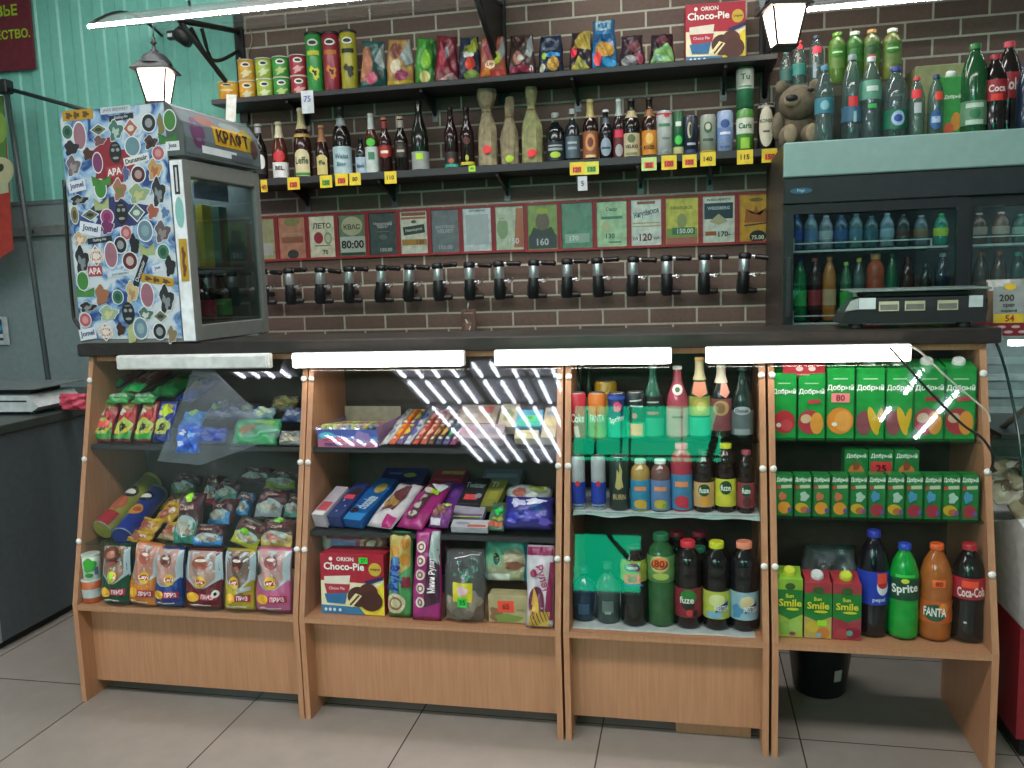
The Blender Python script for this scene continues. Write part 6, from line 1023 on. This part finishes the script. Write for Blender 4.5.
for r_ in (0, 1):
    for x, nm, c, c2 in bars:
        Y = .118+.125*r_; p = at(x+(12 if r_ else 0), 444-(10 if r_ else 0), Y)
        p.z = max(S1+.004, S1+.004)
        pillow('candy_bar', '%s wrapped candy bar in the %s row of the candy shelf' % (nm, 'back' if r_ else 'front'), 'candy bar', (p.x, Y, S1+.012+.025*r_), 7.0*ppm(p), .122, .013, c, frac([('e', 0, .5, .7, .35, c2, 0, .2), ('r', 0, .2, .5, .1, '#d8d4c8'), ('r', 0, .8, .6, .1, c2)], 7.0*ppm(p), .122), rot=(-1.25, 0, -.12), group=G, wr=.001)
for x, yt, yb, w, Y, ln, c, sh, lb, th in [(476, 405, 424, 40, .25, 1.1, '#b8a490', [('r', .2, .7, .3, .4, '#d0685c'), ('r', -.2, .4, .4, .2, '#d4c8b8'), ('e', .3, .25, .2, .3, '#9a9450')], 'tan sweets box with a coral corner, back centre of the candy shelf', .03), (481, 424, 446, 44, .12, 1.0, '#a8949c', [('e', -.3, .5, .25, .4, '#b07080'), ('r', .1, .5, .5, .4, '#8c8490'), ('r', 0, .1, .9, .12, '#b8a8ac')], 'mauve sweets box at the glass, centre of the candy shelf', .03),
    (506, 404, 428, 18, .2, 1.0, '#c0b49c', [('e', 0, .5, .6, .5, '#8a9450', 0, .2)], 'narrow cream sweets box with an olive mark', .03), (528, 410, 428, 26, .17, .9, '#3a94b8', [('r', 0, .25, .95, .45, '#2cb4a0'), ('r', 0, .5, .5, .3, '#3fd45c'), ('t', '40', 0, .5, .2, '#1f5a2c')], 'turquoise gum box with a green price', .03), (526, 430, 446, 24, .12, .8, '#c8bc90', [('r', -.2, .4, .4, .3, '#f0ece0'), ('e', .2, .6, .4, .3, '#b89c5c')], 'cream gum box below the turquoise one', .03), (548, 408, 440, 15, .14, 1.0, '#c4b8a0', [('r', 0, .5, .8, .3, '#d8c898'), ('r', 0, .8, .7, .12, '#8aa0b0')], 'cream and blue gum box against the right panel', .03)]:
    pile('sweets_box', lb, 'sweets', x, yt, yb, w, Y, ln, c, sh, t=th, group='gum and sweets boxes on the candy shelf', zmin=S1+th*.9, flatbox=True)

# --- case 3: bottles
T1, T2 = .8125, .6185
def it(kind, nm, lb, cat, x, yt, w, zs, c, Yo=.0, yb=None, cap=None, bands=(), marks=(), g=None, **k):
    h0 = at(x, yt, gy(zs)+.05).z-zs; r = w*ppm(at(x, yt+30, .1))/2; Y = gy(zs+h0*.75)+r+.006+Yo
    return stand(kind, nm, lb, cat, x, yt, Y, zs, w, c, ybot=yb or yt+60, cap=cap, bands=bands, marks=marks, group=g, **k)
G = 'tall drink cans in the bottle case'
it('can', 'drink_can', 'red tall can with white script, leftmost in the bottle case', 'can', 578, 392, 17, T1, '#b82c3c', marks=[('t', 'Coke', 0, .45, .2, '#f0e4e4', 1.5), ('r', -.1, .15, .5, .25, '#e8b8bc', 10)], g=G)
it('can', 'drink_can', 'orange tall can with dark green wording', 'can', 597.5, 392, 18, T1, '#c8702c', bands=[(.03, .5, '#7c9a54', 'colour_band')], marks=[('t', 'FANTA', 0, .45, .17, '#d4dcd4', 1.6)], g=G)
it('can', 'drink_can', 'navy and teal tall can with a pink price dot', 'can', 617, 392, 18, T1, '#1f2f5c', bands=[(.03, .4, '#1f9a7c', 'colour_band'), (.86, .93, '#3458b4', 'top_band')], marks=[('e', .1, .7, .9, .22, '#e04c80', 0, .12), ('t', 'Sprite', 0, .42, .17, '#e4ece8', 1.6, .3)], g=G)
it('can', 'drink_can', 'black tall can with white scrawl and a peach price', 'can', 636, 391, 19, T1, '#20282c', bands=[(.03, .35, '#3aa47c', 'colour_band')], marks=[('r', 0, .82, 1.2, .03, '#c9d0cc', 5), ('r', .1, .70, 1.3, .03, '#c9d0cc', -4), ('e', -.1, .5, .5, .12, '#d04c6c'), ('r', .1, .2, 1.3, .25, '#e8a47c')], g=G)
it('can', 'drink_can', 'yellow lidded can standing behind the orange and navy cans', 'can', 606, 380, 22, T1, '#d0a42c', Yo=.09, g=G)
G = 'glass bottles on the top shelf of the bottle case'
it('champ', 'glass_bottle', 'dark green glass bottle with a black label', 'bottle', 653, 365, 20, T1, '#2c5a48', cap='#c9d4cc', bands=[(.3, .58, '#1c2422'), (.03, .28, '#2f8a6c', 'lower_label')], marks=[('r', 0, .5, 1.1, .02, '#a8b4ac'), ('r', 0, .35, 1.1, .04, '#b84c5c')], g=G)  # teal band drawn around the lower part
it('champ', 'glass_bottle', 'pink soda bottle with a white round neck label', 'bottle', 677.5, 366, 22, T1, '#a84858', cap='#d8d8d0', bands=[(.03, .42, '#b4888c')], marks=[('e', 0, .68, .9, .15, '#ecdcd8'), ('e', 0, .68, .4, .07, '#4c6a54'), ('r', 0, .3, 1, .03, '#7c4c54')], g=G)
it('champ', 'glass_bottle', 'green bottle with white and red foil and a lemon label', 'bottle', 699.5, 357, 22, T1, '#1f4838', cap='#e0b06c', bands=[(.72, .955, '#e8d8a8', 'neck_foil'), (.28, .52, '#8f9a4c'), (.03, .26, '#2f9a7c', 'lower_label')], marks=[('p', [(-.7, .56), (0, .51), (.7, .56), (.5, .7), (-.5, .7)], '#e89474'), ('e', 0, .4, 1.3, .2, '#b8ac4c'), ('e', .1, .4, .7, .12, '#d8cc7c')], g=G)
it('champ', 'glass_bottle', 'dark bottle with white and red foil and a pink grapefruit label', 'bottle', 721, 361, 22, T1, '#242a28', cap='#ecdcc8', bands=[(.72, .955, '#e8dcc8', 'neck_foil'), (.1, .52, '#7c4448')], marks=[('p', [(-.1, .58), (.4, .53), (.8, .6), (.5, .72), (0, .72)], '#e89c88'), ('e', 0, .4, 1.4, .2, '#b49464'), ('e', -.1, .4, .9, .14, '#8a6848')], g=G)
it('champ', 'glass_bottle', 'black green bottle with a silver oval label, right end of its shelf', 'bottle', 742, 367, 22, T1, '#1c2c28', cap='#2c4038', bands=[(.05, .4, '#5c6a6c')], marks=[('e', 0, .4, 1.5, .12, '#a8b4b8'), ('t', 'Donsk', 0, .4, .05, '#2c3438', 1.2), ('r', 0, .1, 1.4, .08, '#8c9a9c')], g=G)
for x, lb in ((578, 'small dark bottle behind the red can'), (589, 'small dark bottle with a white label behind the orange can')): it('beer', 'glass_bottle', lb, 'bottle', x, 364, 9, T1, '#2c3c34', Yo=.12, cap='#3c4840', bands=[(.3, .5, '#8c9c84' if x < 580 else '#c4ccc8')], g=G)
G = 'cans and small bottles on the lower glass shelf'
for x, lb in ((578, 'slim silver and blue energy drink can, leftmost of two'), (598.5, 'slim silver and blue energy drink can, right one of two')): it('can', 'drink_can', lb, 'can', x, 455, 14.5, T2, '#a4acb0', bands=[(.12, .52, '#1f3ca0', 'colour_band')], marks=[('r', 0, .08, 1.6, .02, '#2a3c84'), ('e', 0, .5, .6, .1, '#c8303c')], g=G)
it('can', 'drink_can', 'black energy drink can with a pale flame', 'can', 619.5, 455, 20, T2, '#22342c', marks=[('p', [(-.4, .45), (-.1, .4), (.4, .45), (.25, .6), (.3, .75), (.05, .9), (0, .7), (-.2, .78), (-.25, .62)], '#b4ac6c'), ('t', 'BURN', 0, .27, .1, '#b09c70', 1.2)], g=G)
for x, yt, w, c, cap, b, fr_, lb in [(640.5, 459, 19.5, '#a88c4c', '#a8c8b8', '#2f84a8', '#c8a03c', 'juice bottle with a blue label and a lemon'), (660.5, 459, 19.5, '#6c4c48', '#c8dcd4', '#5a7ca8', '#b8a838', 'juice bottle with a blue label, kiwi and berries'), (681.5, 443, 21.5, '#a83c4c', '#e08c9c', '#3f80a8', '#b83448', 'red juice bottle with a pink cap and a grapefruit label')]:
    it('juice', 'juice_bottle', lb, 'bottle', x, yt, w, T2, c, cap=cap, bands=[(.04, .62 if yt > 450 else .56, b)], marks=[('e', 0, .16, 1.3, .18, fr_), ('r', 0, .46 if yt > 450 else .42, 1.2, .08, '#e08c5c'), ('e', .4, .12, .5, .12, '#7c9c3c' if x == 660.5 else fr_)], g=G)
for x, yt, w, cap, b, fr_, lb in [(704, 450, 20, '#2c2420', '#c8a06c', '#d89a3c', 'brown iced tea bottle with a peach label'), (725.5, 443, 21, '#c8cc2c', '#c0c43c', '#d0c83c', 'iced tea bottle with a yellow cap and lemon label'), (746, 450, 17, '#8c4048', '#8c3c48', '#5c2c30', 'iced tea bottle with a dark pink label, last of its shelf')]:
    it('tea', 'tea_bottle', lb, 'bottle', x, yt, w, T2, '#241a16', cap=cap, bands=[(.1, .5, b)], marks=[('e', 0, .38, 1.1, .2, '#1f4a24'), ('t', 'fuze', 0, .38, .09, '#e4ece4', .9), ('e', .1, .2, .9, .16, fr_)], g=G)
G = 'large tea bottles at the bottom of the bottle case'
it('tea', 'tea_bottle', 'dark tea bottle with a lime label and a red 80 price', 'bottle', 634, 545, 27, S3+.002, '#151a18', cap='#2c2422', bands=[(.58, .84, '#8a9434')], marks=[('e', -.1, .76, 1.2, .1, '#5c3464'), ('t', 'Lipton', -.1, .76, .05, '#e4dce0', 1), ('r', -.1, .62, 1.2, .12, '#e83c44'), ('t', '80', -.1, .62, .08, '#5c1418'), ('r', 0, .54, 1.4, .03, '#3458a4')], g=G)
it('tea', 'tea_bottle', 'green tea bottle with an orange round price', 'bottle', 661, 533, 28, S3+.002, '#2c5c34', cap='#1f6a44', bands=[(.5, .78, '#5c8a50')], marks=[('e', -.1, .7, 1.4, .18, '#b8ac6c'), ('e', -.1, .7, 1.2, .12, '#8c3c2c'), ('e', -.1, .71, .9, .12, '#f07c3c'), ('t', '80', -.1, .71, .08, '#8c3414'), ('e', 0, .57, 1.1, .08, '#a8c45c')], g=G)
it('tea', 'tea_bottle', 'black currant tea bottle with a red cap and dark pink label', 'bottle', 688, 540, 27, S3+.002, '#191413', cap='#c8303c', bands=[(.14, .48, '#7c2434')], marks=[('e', .0, .38, 1.2, .18, '#2c7c34'), ('e', 0, .3, .9, .14, '#1c2a1c'), ('t', 'fuze', -.1, .35, .08, '#e4ece4', 1), ('e', .1, .2, .5, .08, '#c83c40'), ('e', .5, .19, .4, .08, '#2c2024')], g=G)
it('tea', 'tea_bottle', 'black tea bottle with a lime cap and yellow lemon label', 'bottle', 716.5, 541, 27, S3+.002, '#141414', cap='#c4cc2c', bands=[(.14, .46, '#b4c04c')], marks=[('e', 0, .36, 1.2, .14, '#d4dc9c'), ('e', -.2, .19, 1.3, .08, '#78acc8'), ('p', [(-.1, .22), (.8, .26), (.85, .35), (0, .28)], '#1f346c'), ('t', 'NESTEA', .35, .27, .06, '#dce4ec', 1)], g=G)
it('tea', 'tea_bottle', 'black tea bottle with a salmon cap and pale blue label', 'bottle', 744, 541, 28, S3+.002, '#16161a', cap='#e08c6c', bands=[(.14, .46, '#8cb4c4')], marks=[('e', .2, .34, 1.0, .16, '#d4c89c'), ('e', -.5, .24, .7, .16, '#4c8cb4', 0, .3), ('p', [(.0, .22), (.85, .26), (.9, .35), (.2, .28)], '#1f346c'), ('t', 'NESTEA', .45, .27, .06, '#dce4ec', .9)], g=G)
for x, yt, cap, lb in ((677, 531, '#b8303c', 'dark bottle with a red cap peeping out behind the green tea bottle'), (699, 531, '#c02c44', 'dark bottle with a crimson cap in the back row'), (699, 546, '#1f6a50', 'dark bottle with a green cap between two front bottles')): it('tea', 'tea_bottle', lb, 'bottle', x, yt, 24, S3+.002, '#151817', Yo=.13 if yt < 540 else .06, cap=cap, g=G)
it('rum', 'glass_bottle', 'smoky grey glass bottle left of the dark tea bottles', 'bottle', 608, 562, 24, S3+.002, '#3a4c4a', Yo=.02, cap='#2c3c3a', marks=[('r', 0, .3, .9, .2, '#5c6e6c'), ('r', 0, .2, .5, .05, '#8c9c9a')], g=G)
it('rum', 'glass_bottle', 'dark blue glass bottle in the left corner of the bottle case', 'bottle', 584, 566, 24, S3+.002, '#1c3448', Yo=.03, cap='#24404c', marks=[('r', 0, .25, .9, .2, '#30506c')], g=G)
def liner(lb, x0, x1, z, y0):
    mb = MB(); vs = []; n = 28
    for j in (0, 1, 2):
        for i in range(n+1): u = i/n; vs.append((x0+(x1-x0)*u, [y0+.004*math.sin(u*19), y0+.02, .36][j], [z-.008+.003*math.sin(u*23), z+.0012, z+.0012][j]))
    mb.add(vs, [[j*(n+1)+i, j*(n+1)+i+1, (j+1)*(n+1)+i+1, (j+1)*(n+1)+i] for j in (0, 1) for i in range(n)], M('#b4bcbc', .6)); o = mb.obj('paper_liner'); tag(o, lb, 'paper', 'paper liners in the bottle case')
liner('wavy white paper liner under the small juice bottles', 1.54, 2.035, T2-.0005, gy(T2)+.014); liner('wavy white paper liner under the large tea bottles', 1.54, 2.02, S3-.0002, .012)

# --- case 4: juice
U1, U2 = .8155, .6205
G = 'large green juice cartons on the top shelf'
FRU = {'red': [('e', 0, .25, .9, .36, '#b03038'), ('e', .1, .2, .5, .18, '#c4484c'), ('e', -.22, .2, .2, .07, '#d8dcd8')], 'peach': [('e', -.06, .25, .86, .38, '#a83a44'), ('e', .2, .23, .48, .34, '#d8943c'), ('e', -.2, .3, .4, .14, '#c8b08c', 20)], 'orange': [('e', .0, .25, .95, .38, '#d8842c'), ('e', .1, .25, .6, .3, '#e09c4c'), ('e', -.2, .2, .2, .06, '#e4e4dc')], 'pine': [('e', -.2, .22, .56, .36, '#8a4c54'), ('e', .12, .25, .3, .42, '#d8b02c', 15), ('e', .3, .25, .22, .38, '#d0a82c', -12)]}
for k, (x0, x1, f, lb, cp) in enumerate([(771.5, 796.5, 'red', 'with a red apple, leftmost under the red sign', None), (797.5, 825, 'peach', 'with a peach, second from the left under the red sign', None), (826, 854, 'orange', 'with an orange and a pink 80 price', '#e8ece8'), (855.5, 884, 'pine', 'with a pineapple, left one of two', '#e8ece8'), (885.5, 912.5, 'pine', 'with a pineapple, right one of two', '#e8ece8'), (913.5, 943.5, 'peach', 'with a peach, second from the right end', '#e8ece8'), (945, 974.5, 'peach', 'with a peach, at the right end', '#e8ece8')]):
    xm = (x0+x1)/2; Y = gy(U1+.17)+.004; p = at(xm, 420, Y); s = ppm(p); h = at(xm, 360 if k > 1 else 366, Y+.03).z-U1
    pr = [('t', 'Добрый', 0, .72, .1, '#f4f8f2', .94), ('r', 0, .85, .5, .02, '#9cc8a0')]+FRU[f]
    if f in ('peach',): pr.append(('r', .1, .57, .45, .06, '#b83c44', 4))
    if k == 2: pr += [('r', 0, .58, .65, .13, '#f08c8c'), ('t', '80', 0, .58, .09, '#8c2c3c')]
    carton('tall green juice carton '+lb, (p.x, Y, U1), (x1-x0-1.6)*s, h, .07, '#1f9440', pr+[('r', -.485, .5, .03, .98, '#14602c'), ('r', .485, .5, .03, .98, '#14602c')], cp, group=G, rot=R.uniform(-.06, .06))
p = at(804, 370, .158); s = ppm(p); t = thing('promotion_card', 'red promotion card standing before the two left juice cartons', 'sign', (p.x, gy(1.0)+.002, p.z-8*s))
MB().box(-20*s, 20*s, 0, .0012, 0, 16*s, M('#b82c3c', .4)).obj('card', t); deco('card_print', t, flat(0), [('e', -4*s, 9*s, 7*s, 5*s, '#e8d4d4'), ('e', 8*s, 9*s, 7*s, 5*s, '#e8d4d4'), ('r', 0, 3*s, 30*s, 1.2*s, '#d88c94')], nx=1, ny=1)
G = 'small green juice cartons on the middle shelf'
GRN = '#237c3c'
for k in range(11):
    x = 784.2+18.55*k; f = [0, 1, 0, 0, 1, 2, 1, 2, 2, 1, 2][k]; Y = gy(U2+.1)+.004; p = at(x, 500, Y); s = ppm(p); h = at(x, 475, Y).z-U2
    pr = [('t', 'Добрый', 0, .88, .13, '#eef4ec', .9), ('r', .12, .72, .6, .08, '#b8c8a8', 4), ('r', -.32, .70, .2, .08, '#c0503c')]
    pr += [[('e', 0, .2, .75, .3, '#d8902c'), ('e', -.1, .48, .45, .2, '#c0704c', 0, .2), ('e', .3, .15, .22, .12, '#5c4c9c')], [('e', -.05, .2, .8, .24, '#c8a42c', -15), ('e', .1, .16, .5, .16, '#b0683c'), ('e', .08, .48, .5, .24, '#a8c8b8', 0, .25), ('e', .3, .14, .22, .12, '#7c4c9c')], [('e', 0, .18, .75, .3, '#a03440'), ('e', -.1, .5, .5, .24, '#4c90b8', 0, .25), ('e', .3, .14, .22, .12, '#6c4c9c')]][f]
    carton(['apricot', 'banana', 'red apple'][f]+' printed small juice carton, number %s from the left on its shelf' % ['one', 'two', 'three', 'four', 'five', 'six', 'seven', 'eight', 'nine', 'ten', 'eleven'][k], (p.x, Y, U2), 16.6*s, h, .04, GRN, pr+[('r', -.47, .5, .05, .98, '#155028'), ('r', .47, .5, .05, .98, '#155028')], group=G, slope=.0)
for x, w, lb, red in ((856, 22, 'small apricot juice carton raised behind the row, left of three', 0), (881, 23, 'small juice carton with a red price, middle of the raised three', 1), (906.5, 23, 'small apricot juice carton raised behind the row, right of three', 0)):
    Y = .165; p = at(x, 470, Y); s = ppm(p); h = at(x, 450, Y).z-U2
    pr = [('t', 'Добрый', 0, .90, .09, '#eef4ec', .85), ('e', 0, .62, .7, .3, '#d0803c'), ('e', 0, .74, .3, .14, '#8c4c34', 0, .2)]+([('r', 0, .70, .85, .22, '#d83c40'), ('t', '25', 0, .7, .12, '#3c1418')] if red else [])
    carton(lb, (p.x, Y, U2), w*s, h, .05, GRN, pr, group='raised small juice cartons', slope=0)
G = 'lime and red topped juice cartons on the bottom shelf'
for x, y, w, top, fr_, cp, lb in [(790, 570, 24, '#8cb83c', [('e', -.2, .15, .5, .24, '#8cb84c'), ('e', .2, .2, .5, .26, '#9cc45c'), ('e', .1, .06, .25, .07, '#8c3c5c')], '#c8d43c', 'lime green juice carton with apples and a yellow cap'), (818, 574, 26, '#a83c44', [('e', -.2, .2, .5, .2, '#c8b43c'), ('e', .2, .1, .5, .2, '#c87c34'), ('r', .15, .28, .35, .1, '#a4e02c'), ('e', .05, .06, .22, .08, '#7cacc4')], '#d8dcdc', 'juice carton with a white cap and a lime price sticker'), (847, 575, 27, '#a83c44', [('e', -.1, .25, .6, .14, '#a02c3c', -40), ('e', .2, .12, .6, .2, '#8c1c34'), ('e', -.2, .1, .5, .2, '#b04044'), ('e', .1, .12, .24, .1, '#4c9c8c')], '#c8d43c', 'cherry juice carton with a red top and a yellow cap')]:
    Y = gy(S3+.17)+.004; p = at(x, 610, Y); s = ppm(p); h = at(x, y, Y+.03).z-S3
    carton(lb, (p.x, Y, S3+.001), w*s, h, .06, top, [('p', [(-.5, .35), (-.5, .82), (.5, .82), (.5, .35), (0, .28)], '#1f7c34'), ('p', [(-.5, 0), (-.5, .4), (0, .3), (.5, .4), (.5, 0)], '#a8bc4c' if x < 800 else ('#b8a45c' if x < 830 else '#9c3c48'))]+fr_+[('e', 0, .88, .4, .12, '#3c5c2c'), ('t', 'Sun', -.02, .72, .07, '#e0d83c', .4), ('t', 'Smile', 0, .6, .13, '#e0d83c', .92), ('e', .1, .49, .5, .05, '#c8d03c')], cp, group=G)
G = 'large soda bottles on the bottom shelf of the juice case'
it('pet', 'soda_bottle', 'tall cola bottle with a blue label and a red and white disc', 'bottle', 873.5, 530, 30, S3+.002, '#15131a', cap='#2c3ca8', bands=[(.32, .64, '#1f3cb0')], marks=[('e', .55, .5, .8, .17, '#dce0e8'), ('e', .55, .53, .7, .1, '#c02c3c'), ('r', .5, .58, .65, .1, '#f0503c'), ('t', 'pepsi', .3, .37, .05, '#c4d0e8', 1)], g=G)
it('pet', 'soda_bottle', 'bright green lemonade bottle with a blue cap', 'bottle', 904, 543, 29, S3+.002, '#149a38', cap='#2c4cb8', bands=[(.43, .66, '#1c4a34')], marks=[('t', 'Sprite', 0, .55, .12, '#e8f0ec', 1.7, .1), ('e', 0, .64, .5, .05, '#c8d43c'), ('r', 0, .69, 1.2, .03, '#38c84c')], g=G)
it('pet', 'soda_bottle', 'orange soda bottle with an orange price above its label', 'bottle', 936, 543, 31, S3+.002, '#a8602c', cap='#e0602c', bands=[(.2, .43, '#c8602c')], marks=[('e', -.1, .31, 1.3, .18, '#2c5c44'), ('e', .4, .36, .6, .12, '#e08c3c'), ('t', 'FANTA', -.1, .32, .09, '#f0f0ec', 1.3), ('r', .1, .62, .75, .08, '#f06c34'), ('t', '80', .1, .62, .05, '#8c2c14')], g=G)
it('coke', 'soda_bottle', 'cola bottle with a red label and white script, rightmost', 'bottle', 968.5, 543, 32, S3+.002, '#181210', cap='#b02c34', bands=[(.46, .68, '#a81f30')], marks=[('t', 'Coca-Cola', .1, .54, .1, '#ece0dc', 1.6, .05), ('r', .0, .62, .9, .07, '#f0502c'), ('e', -.2, .22, .2, .02, '#c8ccd0')], g=G)
t = bag('plastic_bag', 'crumpled clear plastic bag behind the juice cartons on the bottom shelf', 'bag', 828, 545, 600, 52, .22, S3, glass('bag_film', (.6, .66, .68), 1.8, .25, .1, (.4, .46, .48)), t=.12, crimp=0, wr=.02)
t = bag('plastic_bag', 'olive wrapped packet behind the lime green carton', 'packet', 799, 552, 600, 34, .26, S3, '#4c4a2c', t=.05, wr=.01, roll=.5)
def area(name, loc, sx, sy, power, col=(1, 1, 1), rot=(0, 0, 0)):
    l = bpy.data.lights.new(name, 'AREA'); l.shape = 'RECTANGLE'; l.size = sx; l.size_y = sy; l.energy = power; l.color = col
    o = bpy.data.objects.new(name, l); COL.objects.link(o); o.location = loc; o.rotation_euler = rot
    return o
area('ceiling_or_fill_light', (1.0, -1.6, 2.9), 4.5, .5, 84, (1, .94, .91))  # added fill light over the aisle, stands in for unseen room lamps
area('ceiling_or_fill_light', (.8, .5, 2.9), 2.8, .15, 32, (1, .96, .93))
wd = bpy.data.worlds.new('world'); SC.world = wd; wd.use_nodes = True; wd.node_tree.nodes['Background'].inputs[0].default_value = (.95, .9, .9, 1); wd.node_tree.nodes['Background'].inputs[1].default_value = .2
vs_ = SC.view_settings; vs_.view_transform = 'Standard'; vs_.look = 'None'; vs_.gamma = 1; vs_.use_curve_mapping = False; vs_.exposure = .22
